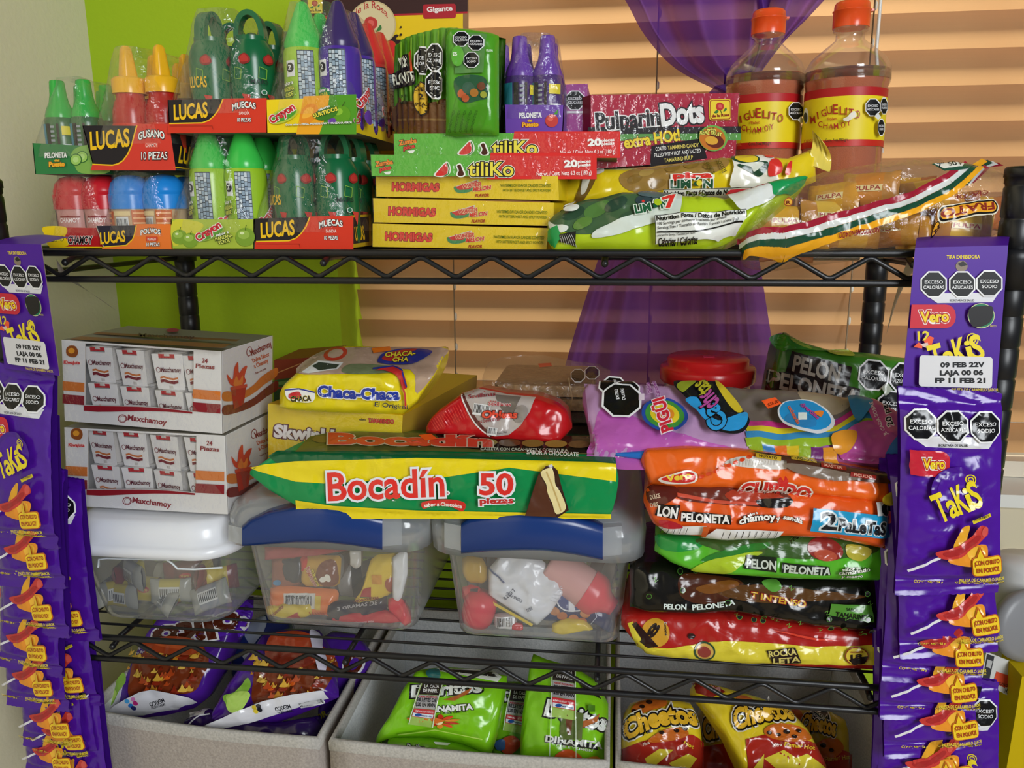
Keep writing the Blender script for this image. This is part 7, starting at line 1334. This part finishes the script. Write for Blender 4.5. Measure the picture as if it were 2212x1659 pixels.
# ---- right card
cardP = atY(2060, 690, YS); cm = planemap(cardP, (0, -1, 0))
def build_card():
    r = root('display_card', 'purple hanging display card with black seals on the right front post', 'display card', atY(2077, 535, YS), 'purple display cards of the lollipop strips'); b = MB(); mt = M(PUR, 'print')
    q = [cm(x, y, 0) for x, y in ((1977, 535), (2178, 530), (2152, 852), (1948, 848))]; e = V((0, .0006, 0)); b.quad(q[3], q[2], q[1], q[0], mt); b.quad(*[p+e for p in q], M('#b9a48c', 'paper'))
    a = Art(b, cm, kind='print'); a.text('TIRA EXHIBIDORA', (2045, 559), (2116, 558), 8, '#e8cf3a', .03, sh=.1); a.ell(2077, 575, 13, 12, '#8a7a6a'); a.poly([(2068, 570), (2080, 564), (2090, 572), (2076, 576)], '#22201e')
    seals(a, [(2016, 614), (2077, 614), (2135, 612)], 28); a.rrect(1975, 657, 2062, 708, 22, '#c8283a'); a.poly([(1967, 657), (2000, 657), (2000, 708), (1963, 708)], '#c8283a'); a.text('Vero', (1987, 695), (2046, 693), 24, '#f0d22a', .03, ('#b8202c', .10), ol2=('#f0ece8', .15))
    a.ell(2116, 681, 29, 27, '#d8d8a0'); a.ell(2116, 681, 27.5, 25.5, '#1f7a54'); a.blob([(2091, 665), (2116, 660), (2140, 662), (2138, 690), (2120, 703), (2098, 704), (2090, 685)], '#1c1a1c'); a.text('PRECIO', (2135, 705), (2148, 705), 4, '#c8b83a', .02)
    a.text('12', (1980, 734), (2004, 733), 20, '#e8d22a', .03); a.poly([(1992, 736), (2004, 724), (2014, 728), (2006, 752), (1998, 745)], '#ee5a30'); a.poly([(1970, 748), (1980, 738), (1990, 742), (1988, 751)], '#ee5a30'); a.poly([(1984, 742), (2000, 738), (2004, 752), (1990, 747)], '#d9c0b8')
    swirl(a, 2095, 731, 14); takis_word(a, (2012, 800), (2124, 770), 58); a.rrect(1981, 767, 2138, 834, 7, '#d9d8dc', 1.5); a.text('09 FEB 22V', (2027, 791), (2120, 790), 10.5, '#1a1a1e', .045); a.text('LAJA 00 06', (2026, 808), (2117, 807), 10.5, '#1a1a1e', .045); a.text('FP 11 FEB 21', (2016, 824), (2122, 824), 10.5, '#1a1a1e', .045)
    a.text('PALETA DE CARAMELO SABOR', (2050, 842), (2150, 842), 6.5, '#d8c03a', .02); b.build('printed_card', r)
    b = MB(); rows = []
    for k in range(9):
        t = k/8; rows.append([atY(lerp(1977, 2178, i/6)+4*t, lerp(535, 530, i/6)-22*math.sin(t*1.5)-(8*math.sin(i)*t*.3), YS+.03*t) for i in range(7)])
    b.grid(rows, mt); b.build('folded_top', r)
    b = MB(); rows = []
    for k in range(9):
        t = k/8; rows.append([atY(lerp(1962, 1915, t)-(20*t*(1-t)), lerp(560, 722, t), .012+.05*t), atY(lerp(1990, 1940, t), lerp(556, 640, t), .03+.06*t)])
    b.grid(rows, M('#b5aaa0', 'paper')); b.build('curled_flap', r); return r
CARD = build_card()
# ---- one packet, drawn on the right strip, then copied
def build_packet():
    c = atY(2050, 1060, YS-.012); N = (0, -1, .06); r = root('lollipop_packet', '', 'lollipop packet', atY(2050, 845, YS-.012), 'purple lollipop packets on the hanging strips')
    top = [(1936, 836), (1990, 838), (2050, 842), (2110, 846), (2166, 850)]; bot = [(1936, 1284), (1990, 1284), (2050, 1283), (2110, 1281), (2166, 1279)]
    B = Bag(top, bot, c, N, T=.0085, back=.004, mat=M(PUR, 'bag'), pu=3, pv=5, wr=.0016, wl=45, seed=50, step=7); mp0 = B.hh
    def hh2(X, Y):
        h = mp0(X, Y); v = (Y-840)/443
        if v < .085 or v > .91: h = .0006+.0007*math.sin(Y*.75)+.0008*noise.noise(V((X*.03, Y*.05, 2)))
        return h
    B.hh = hh2; B.mb = MB(); rows = []; bk = []
    for j in range(71):
        y = lerp(0, 1, j/70); rw = []; rb = []
        for i in range(31):
            x = lerp(1940, 2164, i/30); t = interp(top, x)-(1.5 if i % 2 else 0)*(j == 0); yy = lerp(t, interp(bot, x)+(1.5 if i % 2 else 0)*(j == 70), y); k = (yy-840)/443; w = 1-.045*math.sin(max(0, min(1, k))*math.pi); X = 2052+(x-2052)*w-8*k
            rw.append(B.map(X, yy, 0)); rb.append(onpl(X, yy, B.P, B.N)+V((0, .003, 0)))
        rows.append(rw); bk.append(rb)
    B.mb.grid(rows, M(PUR, 'bag'), flip=True); B.mb.grid(bk, M('#3f1480', 'bag'))
    a = B.art(6); seals(a, [(1981, 912), (2047, 915), (2117, 917)], 33); a.rrect(1955, 966, 2038, 1021, 20, '#c8283a', 2); a.poly([(1955, 965), (1975, 966), (1975, 1020), (1957, 1018)], '#c8283a'); a.text('Vero', (1983, 1004), (2026, 1003), 22, '#f0d22a', .03, ('#b8202c', .10), ol2=('#f0ece8', .15))
    for q in (50, 38): a.ell(2052, 1050, q*1.1, q, '#46148c' if q > 40 else PUR)
    swirl(a, 2079, 1026, 12); takis_word(a, (2016, 1116), (2108, 1078), 62); a.line([(2084, 1116), (2122, 1100)], 8, '#d8c22a'); a.text('PALETA FUEGO', (2087, 1113), (2118, 1104), 5, '#26143a', .02)
    a.line([(1950, 1222), (2020, 1188)], 5.5, '#e2e0e6'); a.blob([(2042, 1168), (2060, 1130), (2076, 1122), (2072, 1145), (2066, 1165)], '#e6a52c'); a.blob([(2030, 1196), (2060, 1170), (2110, 1162), (2112, 1190), (2090, 1208), (2060, 1206)], '#e8922a'); a.blob([(2070, 1175), (2100, 1165), (2108, 1185), (2085, 1200)], '#f0b83c')
    a.blob([(2004, 1180), (2020, 1174), (2050, 1165), (2078, 1145), (2098, 1122), (2112, 1126), (2116, 1140), (2104, 1150), (2080, 1172), (2050, 1190), (2018, 1192)], '#c43a34'); a.blob([(2020, 1180), (2060, 1166), (2090, 1142), (2098, 1148), (2070, 1172), (2036, 1188)], '#a82a2a'); a.ell(2108, 1134, 7, 11, '#d2544a', 15); bubble(a, 2112, 1205, .98)
    a.text('CONT. NET. 24 g', (1960, 1243), (2019, 1244), 7, '#e0c83a', .025, sh=.1); a.text('PALETA DE CARAMELO SABOR', (2053, 1240), (2150, 1236), 7.5, '#e0c83a', .025); a.text('CHAMOY CON CHILE', (2051, 1248), (2120, 1247), 7, '#e0c83a', .025); a.text('EN POLVO', (2122, 1247), (2150, 1245), 7, '#e0c83a', .025)
    B.mb.build('printed_wrapper', r); return r
PK = build_packet(); PK['label'] = 'purple lollipop packet, topmost on the right strip, covering the card bottom'
PK_TOP = V(PK['_b']); PKB = onpl(2046, 1282, atY(2050, 1060, YS-.012), V((0, -1, .06)).normalized())-PK_TOP
def packet(px, py, Y, rx, ry, rz, label):
    """hang a copy so that the middle of its lower seal lands on the given spot"""
    c = dup(PK, None, None, label); c.rotation_euler = tuple(math.radians(q) for q in (rx, ry, rz))
    Rm = c.rotation_euler.to_matrix(); c.location = atY(px, py, Y)-Rm @ PKB; return c
ORDN = ('second', 'third', 'fourth', 'fifth', 'sixth', 'seventh', 'eighth')
for i, (x, y, rz, ry) in enumerate(((2052, 1415, 3, -2), (2014, 1475, -3, 2), (2005, 1552, 2, 1), (2012, 1632, 4, -1), (1995, 1720, 0, 2))):
    packet(x, y, -.041+.005*i, -6, ry, rz, 'purple lollipop packet, %s down from the top on the right strip' % ORDN[i])
packet(2003, 1400, -.021, -2, 0, -6, 'purple lollipop packet peeking out left at the back of the right strip, upper one')
packet(2056, 1835, -.016, -1, 0, 0, 'purple lollipop packet with its seals peeking out right of the right strip')
packet(1985, 1720, -.019, -2, 0, -6, 'purple lollipop packet peeking out left at the back of the right strip, lower one')
# ---- left strip: turned towards the camera's left
LC = dup(CARD, None, None, 'purple hanging display card with black seals on the left front post'); a_ = math.radians(-15)
off = atY(2077, 614, YS)-V(CARD['_b']); LC.rotation_euler = (0, math.radians(1.5), a_); LC.location = atY(46, 598, -.035)-Matrix.Rotation(a_, 3, 'Z') @ off
for ch in list(LC.children):
    if ch.name.startswith('curled'): bpy.data.objects.remove(ch)
fl = MB(); rows = []
for k in range(10):
    t = k/9; x, y = lerp(128, 252, t), lerp(600, 671, t**1.3); rows.append([atY(x, y, .0+.07*t), atY(lerp(122, 252, t), lerp(560, 671, t**.75), .01+.07*t)])
fl.grid(rows, M('#b5aaa0', 'paper')); o = fl.build('curled_flap', None, org=LC.location); o.parent = LC; o.matrix_parent_inverse = LC.matrix_basis.inverted(); 
for i, (x, y, rz, ry) in enumerate(((56, 1180, -10, 2), (72, 1268, -9, 0), (80, 1372, -8, 2), (68, 1452, -10, 5), (84, 1530, -9, 1), (120, 1618, -8, 1), (124, 1688, -9, 2))):
    packet(x, y, -.050+.005*i, -6, ry, rz, 'purple lollipop packet, %s down from the top on the left strip' % (('topmost',)+ORDN)[i] if i else 'purple lollipop packet, topmost on the left strip, under the card')
for x, y, Y, rz, t in ((146, 1382, -.020, -6, 'upper'), (150, 1520, -.016, -6, 'second'), (152, 1640, -.018, -6, 'third'), (182, 1740, -.020, -6, 'lowest')):
    packet(x, y, Y, -2, 0, rz, 'purple lollipop packet peeking out right of the left strip, the %s one' % t)
# ================================================================ odds and ends at the lower right
r = root('desk_fan', 'white appliance with round grey disc at the right edge below the window', 'fan', atY(2210, 1600, .30)); b = MB(); mwp = M('#dcdcda', 'plastic'); c = atY(2216, 1350, .26)
b.lathe([(.001, -.012), (.040, -.010), (.045, 0), (.044, .006), (.036, .010), (.001, .011)], M('#8f8f92', 'metal'), 36, c, Matrix.Rotation(1.45, 4, 'X') @ Matrix.Rotation(.3, 4, 'Y'), capb=False, capt=False); b.build('round_disc', r)
b = MB(); p0, p1 = atY(2222, 1215, .30), atY(2200, 1330, .30); b.lathe([(.001, 0), (.030, .001), (.034, .012), (.036, .08), (.036, .2)], mwp, 24, V((p0.x+.004, .315, p0.z-.2)), Matrix.Translation(V((0, 0, .2))) @ Matrix.Diagonal((1, 1, -1, 1)), True, False); b.build('white_housing', r)
b = MB(); b.obox(atY(2160, 1555, .27), atY(2190, 1565, .27)-atY(2160, 1555, .27), V((0, .03, 0)), atY(2176, 1440, .27)-atY(2160, 1555, .27), M('#cfcfca', 'plastic')); b.build('neck', r)
b = MB(); pl = planemap(atY(2170, 1455, .25), (-.1, -1, .2)); q = [pl(x, y, 0) for x, y in ((2131, 1408), (2212, 1440), (2196, 1512), (2118, 1472))]; b.add(q+[p+V((0, .0008, 0)) for p in q], [(3, 2, 1, 0), (4, 5, 6, 7), (0, 1, 5, 4), (1, 2, 6, 5), (2, 3, 7, 6), (3, 0, 4, 7)], M('#d6d6d2', 'paper'))
a = Art(b, pl); a.poly([(2132, 1412), (2148, 1418), (2136, 1474), (2122, 1468)], '#2c2c30'); a.poly([(2133, 1424), (2144, 1428), (2140, 1444), (2130, 1440)], '#b9b9b6'); a.poly([(2152, 1450), (2188, 1462), (2180, 1490), (2145, 1474)], '#d8481f'); a.poly([(2188, 1462), (2204, 1468), (2198, 1496), (2180, 1490)], '#d8b82a'); a.bars(2168, 1488, 2196, 1503, 9, rot=20); a.line([(2192, 1442), (2206, 1447)], 1.6, '#333333'); a.text('S/50', (2156, 1478), (2176, 1484), 6, '#5a2a14', .02)
tag(b.build('price_card', None, org=q[3]), 'white price card with orange and yellow blocks near the right edge', 'price card')
r = root('tote_bag', 'yellow bag with navy handle standing below the window at the right edge', 'bag', atY(2170, 1659, .30)); b = MB(); A, B_, = atY(2118, 1505, .29), atY(2290, 1490, .33)
rows = [[V((lerp(A.x, B_.x, i/14), lerp(A.y, B_.y, i/14)-.012*math.sin(i*.9)*(1-j/8)-.01*math.sin(j*.7), A.z+.012*math.sin(i*.6)-.26*j/8)) for i in range(15)] for j in range(9)]
b.grid(rows, M('#c9a80f', 'cloth'), flip=True); b.grid([[p+V((.02, .10, 0)) for p in rw] for rw in rows], M('#c9a80f', 'cloth'))
b.grid([[rw[0], rw[0]+V((.02, .10, 0))] for rw in rows], M('#c9a80f', 'cloth')); b.build('cloth_body', r)
b = MB(); P = [(2122, 1500), (2112, 1535), (2128, 1562), (2158, 1578), (2185, 1568), (2202, 1545), (2210, 1505)]; b.tube([atY(x, y, .275) for x, y in P], .0055, M('#1c2130', 'cloth'), 8); b.build('navy_handle', r)
b = MB(); q0, q1 = atY(2196, 1460, .22), atY(2240, 1500, .22); b.obox(V((q0.x, .22, q0.z-.30)), V((.10, .01, 0)), V((0, .05, 0)), V((.006, 0, .30)), M('#d2b40f', 'cloth')); tag(b.build('folder', None, org=(q0.x, .22, q0.z-.3)), 'plain yellow upright folder cut off by the right edge of the photo', 'folder')
for o in list(bpy.data.objects):
    for k in ('_b', '_w'):
        if k in o: del o[k]
